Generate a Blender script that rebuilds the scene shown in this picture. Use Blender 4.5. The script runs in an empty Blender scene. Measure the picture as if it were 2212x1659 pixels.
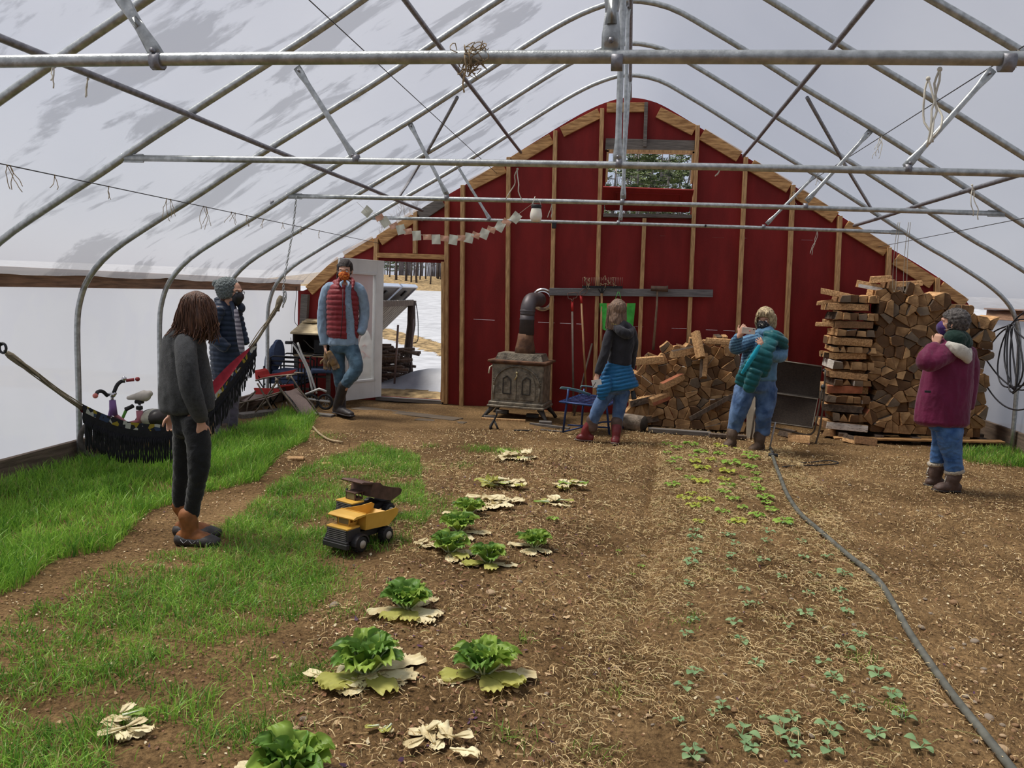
import bpy, bmesh, math, random
import numpy as np
from mathutils import Vector, Matrix, noise, Quaternion
random.seed(7); RNG = np.random.default_rng(7)
S = bpy.context.scene; COL = S.collection
PI = math.pi
# ---------------------------------------------------------------- camera
F, H, CX, CY = 1750., 1.62, 1106., 829.5
VX, VY, RHO = 1360., 638., .04
_N = np.array([RHO, 1, ((CY-VY)+RHO*(VX-CX))/F]); _N /= np.linalg.norm(_N)
_V = np.array([VX-CX, CY-VY, -F]); _X = np.cross(_V, _N); _X /= np.linalg.norm(_X); _V = np.cross(_N, _X)
RM = np.array([_X, _V, _N])
cam = bpy.data.cameras.new('camera'); camo = bpy.data.objects.new('camera', cam); COL.objects.link(camo)
cam.sensor_width = 36; cam.lens = F/2212*36; cam.clip_start = .05; cam.clip_end = 2000
camo.matrix_world = Matrix([list(RM[0])+[0], list(RM[1])+[0], list(RM[2])+[H], [0, 0, 0, 1]])
S.camera = camo
def _ray(x, y): return RM @ np.array([x-CX, CY-y, -F])
def G(x, y, z=0.):                      # point of the photograph on the level plane z
    d = _ray(x, y); p = d*((z-H)/d[2]); return Vector((p[0], p[1], p[2]+H))
def PY(x, y, Y):                        # point of the photograph at distance Y down the tunnel
    d = _ray(x, y); p = d*(Y/d[1]); return Vector((p[0], p[1], p[2]+H))
def PX(x, y, X):
    d = _ray(x, y); p = d*(X/d[0]); return Vector((p[0], p[1], p[2]+H))
def PROJ(P):
    c = (np.asarray(P)-[0, 0, H]) @ RM; return np.stack([CX+F*c[..., 0]/-c[..., 2], CY-F*c[..., 1]/-c[..., 2]], -1)
# ---------------------------------------------------------------- materials
def mat(name, col, rough=.7, metal=0., var=.15, scale=12., bump=.0, bscale=None, col2=None, stretch=None, spec=.4, sheen=0., detail=6, coat=0., lo=.35, hi=.65):
    m = bpy.data.materials.new(name); m.use_nodes = True; nt = m.node_tree; N = nt.nodes; L = nt.links
    b = N['Principled BSDF']; b.inputs['Roughness'].default_value = rough; b.inputs['Metallic'].default_value = metal
    b.inputs['Specular IOR Level'].default_value = spec
    if sheen: b.inputs['Sheen Weight'].default_value = sheen
    if coat: b.inputs['Coat Weight'].default_value = coat
    tc = N.new('ShaderNodeTexCoord'); vec = tc.outputs['Object']
    if stretch:
        mp = N.new('ShaderNodeMapping'); mp.inputs['Scale'].default_value = stretch; L.new(vec, mp.inputs[0]); vec = mp.outputs[0]
    nz = N.new('ShaderNodeTexNoise'); nz.inputs['Scale'].default_value = scale; nz.inputs['Detail'].default_value = detail; L.new(vec, nz.inputs[0])
    r = N.new('ShaderNodeValToRGB'); c1 = [c*(1-var) for c in col[:3]]+[1]
    c2 = list(col2[:3])+[1] if col2 else [min(1, c*(1+var)) for c in col[:3]]+[1]
    r.color_ramp.elements[0].position = lo; r.color_ramp.elements[1].position = hi
    r.color_ramp.elements[0].color = c1; r.color_ramp.elements[1].color = c2
    L.new(nz.outputs['Fac'], r.inputs[0]); L.new(r.outputs[0], b.inputs['Base Color'])
    if bump:
        n2 = N.new('ShaderNodeTexNoise'); n2.inputs['Scale'].default_value = bscale or scale*3; n2.inputs['Detail'].default_value = 5; L.new(vec, n2.inputs[0])
        bp = N.new('ShaderNodeBump'); bp.inputs['Strength'].default_value = bump; bp.inputs['Distance'].default_value = .02; L.new(n2.outputs['Fac'], bp.inputs['Height']); L.new(bp.outputs[0], b.inputs['Normal'])
    m['ramp'] = r.name
    return m
def srgb(r, g, b):
    f = lambda c: (c/255/12.92) if c <= 10 else ((c/255+.055)/1.055)**2.4
    return (f(r), f(g), f(b))
# ---------------------------------------------------------------- mesh builder
class B:
    def __init__(s): s.v = []; s.f = []; s.m = []; s.sm = []
    def add(s, vs, fs, mi=0, smooth=False):
        o = len(s.v); s.v += [tuple(v) for v in vs]; s.f += [tuple(i+o for i in f) for f in fs]; s.m += [mi]*len(fs); s.sm += [smooth]*len(fs); return s
    def box(s, c, d, rot=None, mi=0, taper=1., bev=0.):
        x, y, z = d[0]/2, d[1]/2, d[2]/2; c = Vector(c)
        if bev:
            q = min(bev, x*.45, y*.45, z*.45); pts = []
            for sx in (-1, 1):
                for sy in (-1, 1):
                    for sz in (-1, 1):
                        pts += [(sx*x, sy*(y-q), sz*(z-q)), (sx*(x-q), sy*y, sz*(z-q)), (sx*(x-q), sy*(y-q), sz*z)]
            k = lambda a, b_, c_: ((a*2+b_)*2+c_)*3
            fs = [(k(0,0,0), k(0,0,1), k(0,1,1), k(0,1,0)), (k(1,0,0), k(1,1,0), k(1,1,1), k(1,0,1)),
                  (k(0,0,0)+1, k(1,0,0)+1, k(1,0,1)+1, k(0,0,1)+1), (k(0,1,0)+1, k(0,1,1)+1, k(1,1,1)+1, k(1,1,0)+1),
                  (k(0,0,0)+2, k(0,1,0)+2, k(1,1,0)+2, k(1,0,0)+2), (k(0,0,1)+2, k(1,0,1)+2, k(1,1,1)+2, k(0,1,1)+2)]
            for a in (0, 1):
                for b_ in (0, 1):
                    fs += [(k(a,b_,0), k(a,b_,1), k(a,b_,1)+1, k(a,b_,0)+1), (k(a,0,b_), k(a,1,b_), k(a,1,b_)+2, k(a,0,b_)+2), (k(0,a,b_)+1, k(1,a,b_)+1, k(1,a,b_)+2, k(0,a,b_)+2)]
                    for c_ in (0, 1): fs.append((k(a,b_,c_), k(a,b_,c_)+1, k(a,b_,c_)+2))
        else:
            pts = [(sx*x*(taper if sz > 0 else 1), sy*y*(taper if sz > 0 else 1), sz*z) for sx in (-1, 1) for sy in (-1, 1) for sz in (-1, 1)]
            fs = [(0, 1, 3, 2), (4, 6, 7, 5), (0, 4, 5, 1), (2, 3, 7, 6), (0, 2, 6, 4), (1, 5, 7, 3)]
        R = rot if rot is not None else Matrix.Identity(3)
        return s.add([R @ Vector(p)+c for p in pts], fs, mi)
    def beam(s, a, b, w, h, up=(0, 0, 1), mi=0, bev=0.):      # box from a to b, w across, h along up
        a, b = Vector(a), Vector(b); d = (b-a); L = d.length; d.normalize(); u = Vector(up); sd = d.cross(u)
        if sd.length < 1e-4: sd = d.cross(Vector((1, 0, 0)))
        sd.normalize(); u = sd.cross(d)
        R = Matrix((d, sd, u)).transposed()
        return s.box((a+b)/2, (L, w, h), R, mi, bev=bev)
    def tube(s, pts, r, n=8, mi=0, cap=True, up=None, smooth=True, flat=1., close=False):
        pts = [Vector(p) for p in pts]; k = len(pts)
        rs = r if isinstance(r, (list, tuple)) else [r]*k
        vs = []; prev = None
        for i, p in enumerate(pts):
            if close: t = pts[(i+1) % k]-pts[i-1]
            else: t = (pts[min(i+1, k-1)]-pts[max(i-1, 0)])
            if t.length < 1e-9: t = Vector((0, 0, 1))
            t.normalize()
            if prev is None:
                u = Vector(up) if up else (Vector((0, 0, 1)) if abs(t.z) < .9 else Vector((1, 0, 0)))
            else: u = prev
            u = (u-t*u.dot(t)); u = u.normalized() if u.length > 1e-6 else t.orthogonal().normalized(); prev = u; w = t.cross(u)
            ra, rb = rs[i] if isinstance(rs[i], tuple) else (rs[i], rs[i]*flat)
            for j in range(n):
                a = 2*PI*j/n; vs.append(p+w*math.cos(a)*ra+u*math.sin(a)*rb)
        fs = []
        for i in range(k if close else k-1):
            i2 = (i+1) % k
            for j in range(n): fs.append((i*n+j, i*n+(j+1) % n, i2*n+(j+1) % n, i2*n+j))
        if cap and not close: fs += [tuple(range(n))[::-1], tuple((k-1)*n+j for j in range(n))]
        return s.add(vs, fs, mi, smooth)
    def limb(s, pts, rad, side=(1, 0, 0), n=16, sub=4, mi=0, ch=1.):   # closed smooth body section; rad=(across, deep)
        P = spline(pts, sub); Rr = spline([Vector((a, b, 0)) for a, b in [(q if isinstance(q, tuple) else (q, q)) for q in rad]], sub)
        def cap(i0, i1):
            out = []; t = (P[i0]-P[i1]).normalized(); r = min(Rr[i0].x, Rr[i0].y)
            for q in (.5, .87): out.append((P[i0]+t*r*q*ch, Rr[i0]*math.sqrt(1-q*q)))
            return out
        A = cap(0, 1)[::-1]; Z = cap(-1, -2)
        pp = [a[0] for a in A]+P+[z[0] for z in Z]; rr = [a[1] for a in A]+Rr+[z[1] for z in Z]
        vs = []; k = len(pp); sd = Vector(side)
        for i, p in enumerate(pp):
            t = (pp[min(i+1, k-1)]-pp[max(i-1, 0)]).normalized(); w = sd-t*sd.dot(t)
            w = w.normalized() if w.length > .1 else t.orthogonal().normalized(); u = t.cross(w)
            for j in range(n): a = 2*PI*j/n; vs.append(p+w*math.cos(a)*rr[i].x+u*math.sin(a)*rr[i].y)
        fs = [(i*n+j, i*n+(j+1) % n, (i+1)*n+(j+1) % n, (i+1)*n+j) for i in range(k-1) for j in range(n)]
        fs += [tuple(range(n))[::-1], tuple((k-1)*n+j for j in range(n))]
        return s.add(vs, fs, mi, True)
    def ball(s, c, r, n=16, m=10, mi=0, rot=None):
        c = Vector(c); r = (r, r, r) if not isinstance(r, (tuple, list)) else r; R = rot or Matrix.Identity(3); vs = [R @ Vector((0, 0, -r[2]))+c]
        for i in range(1, m):
            t = -PI/2+PI*i/m
            for j in range(n): a = 2*PI*j/n; vs.append(R @ Vector((r[0]*math.cos(t)*math.cos(a), r[1]*math.cos(t)*math.sin(a), r[2]*math.sin(t)))+c)
        vs.append(R @ Vector((0, 0, r[2]))+c); fs = [(0, 1+(j+1) % n, 1+j) for j in range(n)]; l = len(vs)-1
        for i in range(m-2):
            for j in range(n): a = 1+i*n; fs.append((a+j, a+(j+1) % n, a+n+(j+1) % n, a+n+j))
        a = 1+(m-2)*n; fs += [(a+j, a+(j+1) % n, l) for j in range(n)]
        return s.add(vs, fs, mi, True)
    def lathe(s, prof, c=(0, 0, 0), n=24, axis='z', mi=0, cap=True):
        c = Vector(c); vs = []
        for r, z in prof:
            for j in range(n):
                a = 2*PI*j/n; x, y = r*math.cos(a), r*math.sin(a)
                vs.append(c+(Vector((x, y, z)) if axis == 'z' else Vector((z, x, y)) if axis == 'x' else Vector((y, z, x))))
        k = len(prof); fs = [(i*n+j, i*n+(j+1) % n, (i+1)*n+(j+1) % n, (i+1)*n+j) for i in range(k-1) for j in range(n)]
        if cap: fs += [tuple(range(n))[::-1], tuple((k-1)*n+j for j in range(n))]
        return s.add(vs, fs, mi, True)
    def prism(s, poly, ext, mi=0, mi2=None):                     # poly: 3-D points, extruded by vector ext
        n = len(poly); e = Vector(ext); P = [Vector(p) for p in poly]
        s.add(P+[p+e for p in P], [tuple(range(n))[::-1], tuple(range(n, 2*n))], mi if mi2 is None else mi2)
        o = [(i, (i+1) % n, n+(i+1) % n, n+i) for i in range(n)]
        return s.add(P+[p+e for p in P], o, mi)
def spline(pts, sub=4, close=False):
    P = [Vector(p) for p in pts]; n = len(P); out = []
    if n < 3 and not close:
        return [P[0].lerp(P[-1], i/sub) for i in range(sub+1)]
    for i in range(n if close else n-1):
        if close: a, b, c, d = P[i-1], P[i], P[(i+1) % n], P[(i+2) % n]
        else:
            b, c = P[i], P[i+1]; a = P[i-1] if i else b*2-c; d = P[i+2] if i+2 < n else c*2-b
        for k in range(sub):
            t = k/sub; out.append(.5*((2*b)+(c-a)*t+(2*a-5*b+4*c-d)*t*t+(3*b-a-3*c+d)*t**3))
    if not close: out.append(P[-1].copy())
    return out
def mesh(name, b, mats):
    me = bpy.data.meshes.new(name); me.from_pydata(b.v, [], b.f)
    for m in (mats if isinstance(mats, (list, tuple)) else [mats]): me.materials.append(m)
    me.polygons.foreach_set('material_index', b.m); me.polygons.foreach_set('use_smooth', b.sm); me.update()
    return me
def link(name, me, parent=None):
    o = bpy.data.objects.new(name, me); COL.objects.link(o)
    if parent is not None: o.parent = parent
    return o
def _root_loc(p):
    v = Vector((0, 0, 0))
    while p is not None: v += p.location; p = p.parent
    return v
def ob(name, b, mats, parent=None, world=True, bev=0., at=None):
    """world=True: builder points are world points; the object origin becomes parent's place (or 'at')."""
    off = Vector((0, 0, 0))
    if parent is not None and world: off = _root_loc(parent)
    if at is not None: off = Vector(at)
    if off.length: b.v = [(x-off.x, y-off.y, z-off.z) for x, y, z in b.v]
    o = link(name, mesh(name, b, mats), parent)
    if at is not None and parent is None: o.location = off
    if bev:
        md = o.modifiers.new('b', 'BEVEL'); md.width = bev; md.segments = 2; md.limit_method = 'ANGLE'
    return o
def tag(o, label=None, cat=None, group=None, kind=None):
    if label: o['label'] = label
    if cat: o['category'] = cat
    if group: o['group'] = group
    if kind: o['kind'] = kind
    return o
def thing(name, label, cat, loc=(0, 0, 0), rz=0., group=None):
    o = bpy.data.objects.new(name, None); o.empty_display_size = .1; COL.objects.link(o); o.location = loc; o.rotation_euler = (0, 0, rz)
    return tag(o, label, cat, group)
def dup(root, loc=None, rz=None, label=None, group=None, scale=None):
    r = root.copy(); COL.objects.link(r)
    if loc is not None: r.location = loc
    if rz is not None: r.rotation_euler = (root.rotation_euler[0], root.rotation_euler[1], rz)
    if scale is not None: r.scale = (scale,)*3
    if label: r['label'] = label
    if group: r['group'] = group
    for ch in list(root.children):
        c = ch.copy(); COL.objects.link(c); c.parent = r
        for g in list(ch.children):
            d = g.copy(); COL.objects.link(d); d.parent = c
    return r
def arr_mesh(name, V, Fq, mats, mi=None, smooth=False):           # numpy arrays: V (n,3), Fq (m,k)
    me = bpy.data.meshes.new(name); V = np.ascontiguousarray(V, dtype=np.float32); Fq = np.ascontiguousarray(Fq, dtype=np.int32)
    me.vertices.add(len(V)); me.vertices.foreach_set('co', V.ravel()); k = Fq.shape[1]
    me.loops.add(Fq.size); me.loops.foreach_set('vertex_index', Fq.ravel()); me.polygons.add(len(Fq))
    me.polygons.foreach_set('loop_start', np.arange(len(Fq), dtype=np.int32)*k)
    if mi is not None: me.polygons.foreach_set('material_index', np.ascontiguousarray(mi, dtype=np.int32))
    if smooth: me.polygons.foreach_set('use_smooth', np.ones(len(Fq), dtype=bool))
    for m in (mats if isinstance(mats, (list, tuple)) else [mats]): me.materials.append(m)
    me.update(calc_edges=True); return me
def remesh(b, vox, smooth=3, disp=None):
    """union of the builder's closed pieces as one continuous skin; disp(co, no)->offset along normal"""
    me = bpy.data.meshes.new('t'); me.from_pydata(b.v, [], b.f); me.update()
    o = bpy.data.objects.new('t', me); COL.objects.link(o)
    md = o.modifiers.new('r', 'REMESH'); md.mode = 'VOXEL'; md.voxel_size = vox; md.use_smooth_shade = True
    if smooth:
        ms = o.modifiers.new('s', 'SMOOTH'); ms.factor = .5; ms.iterations = smooth
    dg = bpy.context.evaluated_depsgraph_get(); dg.update(); m2 = bpy.data.meshes.new_from_object(o.evaluated_get(dg))
    bpy.data.objects.remove(o); bpy.data.meshes.remove(me)
    n = len(m2.vertices); co = np.empty(n*3, np.float32); m2.vertices.foreach_get('co', co); co = co.reshape(-1, 3)
    if disp is not None and n:
        no = np.empty(n*3, np.float32); m2.vertex_normals.foreach_get('vector', no); no = no.reshape(-1, 3)
        co = co+no*disp(co, no)[:, None]; m2.vertices.foreach_set('co', co.ravel().astype(np.float32)); m2.update()
    m2.polygons.foreach_set('use_smooth', np.ones(len(m2.polygons), dtype=bool))
    return m2
def skin(name, b, mats, parent, vox=.01, smooth=3, disp=None, matfn=None):
    off = _root_loc(parent)
    me = remesh(b, vox, smooth, disp)
    me.transform(Matrix.Translation(-off)); me.name = name
    for m in (mats if isinstance(mats, (list, tuple)) else [mats]): me.materials.append(m)
    if matfn:
        n = len(me.polygons); c = np.empty(n*3, np.float32); me.polygons.foreach_get('center', c); c = c.reshape(-1, 3)+np.array(off)
        me.polygons.foreach_set('material_index', matfn(c).astype(np.int32))
    return link(name, me, parent)
def vnoise(co, sc, seed=0.):
    """cheap smooth numpy noise, sum of rotated sines"""
    r = np.random.default_rng(int(seed*10)+3); out = np.zeros(len(co))
    for k in range(7):
        d = r.normal(size=3); d /= np.linalg.norm(d); out += np.sin(co @ d*sc*(1+.35*k)*2.2+r.uniform(0, 6.28)+1.3*np.sin(co @ r.normal(size=3)*sc*.7))/(1+.25*k)
    return out/4.
# ---------------------------------------------------------------- ground height
def gz(x, y):
    x = np.asarray(x, float); y = np.asarray(y, float)
    z = .012*np.sin(x*2.1+1.3*np.sin(y*.9))*np.cos(y*1.3+.4*x)+.006*np.sin(x*6.3+y*2.2)+.005*np.cos(y*5.1-x*3.7+1)
    bed = np.exp(-((x-.85-.04*(y-2.7))/.68)**4); z = z+.035*bed*np.clip((9.2-y)/.5, 0, 1)
    bed2 = np.exp(-((x+.75)/.5)**4); z = z+.03*bed2*np.clip((8.3-y)/.8, 0, 1)
    z = z-.03*np.exp(-((x-.09-.045*(y-2.7)+.02*np.sin(y*2.3))/.06)**2)*np.clip((y-3)/.6, 0, 1)*np.clip((9.-y)/.6, 0, 1)
    for k in range(5):                                                     # wheel and tine marks on the right
        z = z-.012*np.exp(-((x-1.6-.15*k-.165*(y-2.7)+.02*np.sin(y*1.7+k))/.035)**2)*np.clip((y-2.2)/.5, 0, 1)*np.clip((7.4-y)/.6, 0, 1)
    return z
def gzf(x, y): return float(gz(x, y))
def on(p, dz=0.): return Vector((p[0], p[1], gzf(p[0], p[1])+dz))
# ================================================================ materials
m_galv = mat('galvanised_steel', (.42, .44, .44), .38, .75, .22, 30, .1, 120)
m_galv2 = mat('weathered_steel', (.25, .25, .27), .5, .6, .25, 30, .1, 120)
m_lumber = mat('fresh_lumber', srgb(176, 134, 88), .7, 0, .22, 9, .15, 60, stretch=(6, 6, .8), col2=srgb(205, 165, 115))
m_lumberx = mat('rafter_lumber', srgb(166, 120, 72), .7, 0, .25, 9, .15, 60, stretch=(.8, 6, 6), col2=srgb(205, 160, 105))
m_grey = mat('grey_board', srgb(108, 102, 96), .8, 0, .3, 10, .3, 50, stretch=(.6, 6, 8))
m_hip = mat('hip_board', srgb(140, 108, 86), .8, 0, .35, 8, .3, 40, stretch=(5, .5, 6))
m_base = mat('base_board', srgb(120, 104, 90), .85, 0, .3, 6, .3, 40, stretch=(5, .5, 6))
m_red = mat('red_plywood', srgb(126, 32, 30), .62, 0, .16, 2.2, .12, 60, stretch=(2.5, 1, .7), spec=.25)
m_snow = mat('snow', (.62, .64, .68), .6, 0, .08, 3, .6, 5)
m_white = mat('white_paint', srgb(205, 206, 204), .45, 0, .06, 5)
m_black = mat('black_rubber', (.018, .018, .02), .6, 0, .3, 20, .1)
m_blackmetal = mat('black_metal', (.02, .02, .022), .4, .4, .3, 20)
# plastic film: thin, white, scatters daylight through it
def film(name, patch):
    m = bpy.data.materials.new(name); m.use_nodes = True; nt = m.node_tree; N = nt.nodes; L = nt.links
    for n in list(N): N.remove(n)
    o = N.new('ShaderNodeOutputMaterial'); tr = N.new('ShaderNodeBsdfTranslucent'); di = N.new('ShaderNodeBsdfDiffuse'); gl = N.new('ShaderNodeBsdfGlossy'); tp = N.new('ShaderNodeBsdfTransparent')
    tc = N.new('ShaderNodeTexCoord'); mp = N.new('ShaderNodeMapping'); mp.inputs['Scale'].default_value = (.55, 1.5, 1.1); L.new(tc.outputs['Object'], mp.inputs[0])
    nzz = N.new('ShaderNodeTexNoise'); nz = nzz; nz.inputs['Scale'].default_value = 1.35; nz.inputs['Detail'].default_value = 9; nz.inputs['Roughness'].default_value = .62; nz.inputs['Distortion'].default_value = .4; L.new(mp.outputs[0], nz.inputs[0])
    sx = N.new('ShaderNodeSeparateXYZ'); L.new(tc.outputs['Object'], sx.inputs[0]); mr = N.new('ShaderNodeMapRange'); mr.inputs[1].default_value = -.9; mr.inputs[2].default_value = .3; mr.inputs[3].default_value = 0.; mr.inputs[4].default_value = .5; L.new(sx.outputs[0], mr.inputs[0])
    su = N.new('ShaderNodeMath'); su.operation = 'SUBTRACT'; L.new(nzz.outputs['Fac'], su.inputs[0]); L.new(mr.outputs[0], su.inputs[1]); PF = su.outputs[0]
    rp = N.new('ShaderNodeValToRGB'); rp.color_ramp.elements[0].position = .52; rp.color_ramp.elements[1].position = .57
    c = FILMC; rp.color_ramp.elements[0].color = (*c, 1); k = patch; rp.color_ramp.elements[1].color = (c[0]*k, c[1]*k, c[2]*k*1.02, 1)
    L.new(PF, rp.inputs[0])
    n2 = N.new('ShaderNodeTexNoise'); n2.inputs['Scale'].default_value = .35; n2.inputs['Detail'].default_value = 3; L.new(tc.outputs['Object'], n2.inputs[0])
    mx = N.new('ShaderNodeMix'); mx.data_type = 'RGBA'; mx.blend_type = 'MULTIPLY'; mx.inputs[0].default_value = 1; r2 = N.new('ShaderNodeValToRGB')
    r2.color_ramp.elements[0].position = .3; r2.color_ramp.elements[0].color = (.88, .88, .88, 1); r2.color_ramp.elements[1].position = .7; L.new(n2.outputs['Fac'], r2.inputs[0])
    L.new(rp.outputs[0], mx.inputs[6]); L.new(r2.outputs[0], mx.inputs[7])
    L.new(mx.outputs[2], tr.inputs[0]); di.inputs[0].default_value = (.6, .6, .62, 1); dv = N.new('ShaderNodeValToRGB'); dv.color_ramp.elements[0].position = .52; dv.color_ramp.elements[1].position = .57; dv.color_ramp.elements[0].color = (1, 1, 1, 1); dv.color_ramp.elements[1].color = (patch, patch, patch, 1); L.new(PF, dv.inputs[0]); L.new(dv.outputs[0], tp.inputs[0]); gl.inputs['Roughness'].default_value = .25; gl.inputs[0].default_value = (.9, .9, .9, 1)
    bp = N.new('ShaderNodeBump'); bp.inputs['Strength'].default_value = .35; bp.inputs['Distance'].default_value = .05
    wv = N.new('ShaderNodeTexNoise'); wv.inputs['Scale'].default_value = 3; m3 = N.new('ShaderNodeMapping'); m3.inputs['Scale'].default_value = (.5, 2.5, .5); L.new(tc.outputs['Object'], m3.inputs[0]); L.new(m3.outputs[0], wv.inputs[0]); L.new(wv.outputs['Fac'], bp.inputs['Height'])
    L.new(bp.outputs[0], gl.inputs['Normal'])
    a = N.new('ShaderNodeMixShader'); a.inputs[0].default_value = .22; L.new(tr.outputs[0], a.inputs[1]); L.new(di.outputs[0], a.inputs[2])
    b = N.new('ShaderNodeMixShader'); b.inputs[0].default_value = .035; L.new(a.outputs[0], b.inputs[1]); L.new(gl.outputs[0], b.inputs[2])
    d = N.new('ShaderNodeMixShader'); d.inputs[0].default_value = FILMT; L.new(b.outputs[0], d.inputs[1]); L.new(tp.outputs[0], d.inputs[2])
    L.new(d.outputs[0], o.inputs[0]); return m
FILMC = (.27, .27, .285); FILMT = .48
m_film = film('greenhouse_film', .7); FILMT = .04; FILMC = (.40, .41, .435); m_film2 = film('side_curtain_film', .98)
# ================================================================ tunnel shell
PROF = [(-4.60, 0), (-4.60, .7), (-4.60, 1.15), (-4.57, 1.38), (-4.48, 1.59), (-4.27, 1.81), (-3.9, 2.05), (-3.5, 2.29), (-3.2, 2.48), (-2.8, 2.72), (-2.07, 3.15), (-1.6, 3.45), (-1.16, 3.73), (-.78, 3.96), (-.46, 4.11), (-.16, 4.18), (.2, 4.12), (.57, 3.93), (1.02, 3.67), (1.42, 3.43), (2.0, 3.10), (2.6, 2.74), (3.26, 2.34), (3.57, 2.17), (3.98, 1.92), (4.21, 1.73), (4.33, 1.55), (4.40, 1.3), (4.43, .8), (4.45, 0)]
PS = [(p.x, p.z) for p in spline([Vector((x, 0, z)) for x, z in PROF], 3)]
YW = 11.05; HOOPY = [9.92, 8.70, 7.48, 6.26, 5.04, 3.82, 2.60, 1.38, .16, -1.06, -2.28, -3.5]
def arch(x, off=0.):
    for (a, b), (c, d) in zip(PS[:-1], PS[1:]):
        if a <= x <= c and c > a+1e-6: return b+(d-b)*(x-a)/(c-a)+off
    return 1.5
def shell(name, i0, i1, y0, y1, m, out=.028, sag=.03):
    pts = PS[i0:i1]; ny = int((y1-y0)/.122)+1; V = []; 
    for j in range(ny+1):
        y = y0+(y1-y0)*j/ny; t = ((y-.16)/1.22) % 1.; s = out-sag*math.sin(PI*t)**1.0
        for k, (x, z) in enumerate(pts):
            a = pts[max(k-1, 0)]; c = pts[min(k+1, len(pts)-1)]; tx, tz = c[0]-a[0], c[1]-a[1]; l = math.hypot(tx, tz) or 1
            w = .006*math.sin(x*3+y*7)*math.sin(y*11+z*5)
            V.append((x-tz/l*(s+w), y, z+tx/l*(s+w)))
    n = len(pts); Fq = [(j*n+k, j*n+k+1, (j+1)*n+k+1, (j+1)*n+k) for j in range(ny) for k in range(n-1)]
    b = B(); b.add(V, Fq, 0, True); return tag(ob(name, b, m), kind='structure')
iL = next(i for i, p in enumerate(PS) if p[1] > 1.56); iR = len(PS)-next(i for i, p in enumerate(PS[::-1]) if p[1] > 1.56)
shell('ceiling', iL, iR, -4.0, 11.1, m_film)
def side(name, X, m):
    b = B(); V = []; ny, nz = 130, 14; sg = 1 if X > 0 else -1
    for j in range(ny+1):
        y = -4+15.1*j/ny
        for k in range(nz+1): V.append((X+sg*(.02*math.sin(y*2.5+1)*math.sin(PI*k/nz)+.006*math.sin(y*17+k*.3)), y, .02+1.56*k/nz))
    b.add(V, [(j*(nz+1)+k, j*(nz+1)+k+1, (j+1)*(nz+1)+k+1, (j+1)*(nz+1)+k) for j in range(ny) for k in range(nz)], 0, True)
    return tag(ob(name, b, m), kind='structure')
side('wall_left', -4.70, m_film2); side('wall_right', 4.52, m_film2)
b = B(); pl = [(x, -4.0, z) for x, z in PS[::2]]; b.prism(pl, (0, -.01, 0)); tag(ob('wall_front', b, m_film2), kind='structure')
# boards along the sides
b = B(); b.box((-4.655, 5.5, 1.56), (.05, 11.1, .125)).box((-4.635, 5.5, 1.635), (.10, 11.1, .03)); tag(ob('trim_1', b, m_hip, bev=.004), kind='structure')
b = B(); b.box((4.50, 5.5, 1.56), (.04, 11.1, .12)).box((4.48, 5.5, 1.63), (.07, 11.1, .02)); tag(ob('trim_2', b, m_hip, bev=.004), kind='structure')
b = B(); b.box((-4.655, 3.6, .07), (.045, 14.8, .24)); tag(ob('baseboard_left', b, m_base, bev=.004), kind='structure')
b = B(); b.box((4.51, 3.6, .09), (.045, 14.8, .3)); tag(ob('baseboard_right', b, m_base, bev=.004), kind='structure')
# ================================================================ end wall
dz0, dz1 = .06, PY(890, 566, YW).z; dx0, dx1 = PY(826, 700, YW).x, PY(956, 700, YW).x
wx0, wx1 = PY(1309, 370, YW).x, PY(1497, 370, YW).x; wz0, wz1 = PY(1400, 463, YW).z, PY(1400, 326, YW).z
b = B(); xs = sorted(set([round(-4.67+.075*i, 4) for i in range(123)]+[dx0, dx1, wx0, wx1])); SEAM = 1.205
for x0, x1 in zip(xs[:-1], xs[1:]):
    if x1-x0 < 1e-4: continue
    xm = (x0+x1)/2; t0, t1 = max(arch(x0, .01), 1.5), max(arch(x1, .01), 1.5)
    iv = [(-.25, None)]
    cuts = []
    if dx0 < xm < dx1: cuts.append((dz0, dz1))
    if wx0 < xm < wx1: cuts.append((wz0, wz1))
    if -2.1 < xm < 2.1 and noise.noise(Vector((xm*5, 0, 3))) > .0: cuts.append((SEAM, SEAM+.0022))
    if .25 < xm < 2.3 and noise.noise(Vector((xm*6, 2, 3))) > .12: cuts.append((2.42, 2.4216))
    z = -.25
    for c0, c1 in sorted(cuts)+[(None, None)]:
        top = (c0, c0) if c0 is not None else (t0, t1)
        if top[0] > z: b.prism([(x0, YW, z), (x1, YW, z), (x1, YW, top[1]), (x0, YW, top[0])], (0, .015, 0))
        if c1 is not None: z = c1
wall = tag(ob('wall_back', b, m_red), kind='structure')
def stud(xt, yt, xb, yb, w=.052, d=.085, m=m_lumber, name='stud', dz=.0):
    a, c = PY(xt, yt, YW-.045), PY(xb, yb, YW-.045); a.z += dz
    bb = B(); bb.beam(c, a, w, d, up=(0, 1, 0)); o = ob(name, bb, m, wall, bev=.003); return o
for i, q in enumerate([(966, 425, 963, 872), (1000, 400, 997, 878), (1099, 340, 1095, 884), (1200, 283, 1187, 890), (1301, 235, 1283, 896), (1392, 472, 1375, 900), (1507, 272, 1480, 905),
          (1611, 340, 1585, 910), (1713, 400, 1690, 915), (1814, 467, 1795, 920), (1920, 535, 1908, 922), (2024, 600, 2018, 925), (814, 515, 812, 562), (898, 455, 897, 548)]):
    stud(*q)
stud(1396, 222, 1393, 318, m=m_grey, w=.045); stud(660, 636, 655, 720, m=m_grey, w=.1); stud(958, 566, 958, 868, w=.04, d=.13, name='door_jamb')
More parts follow.
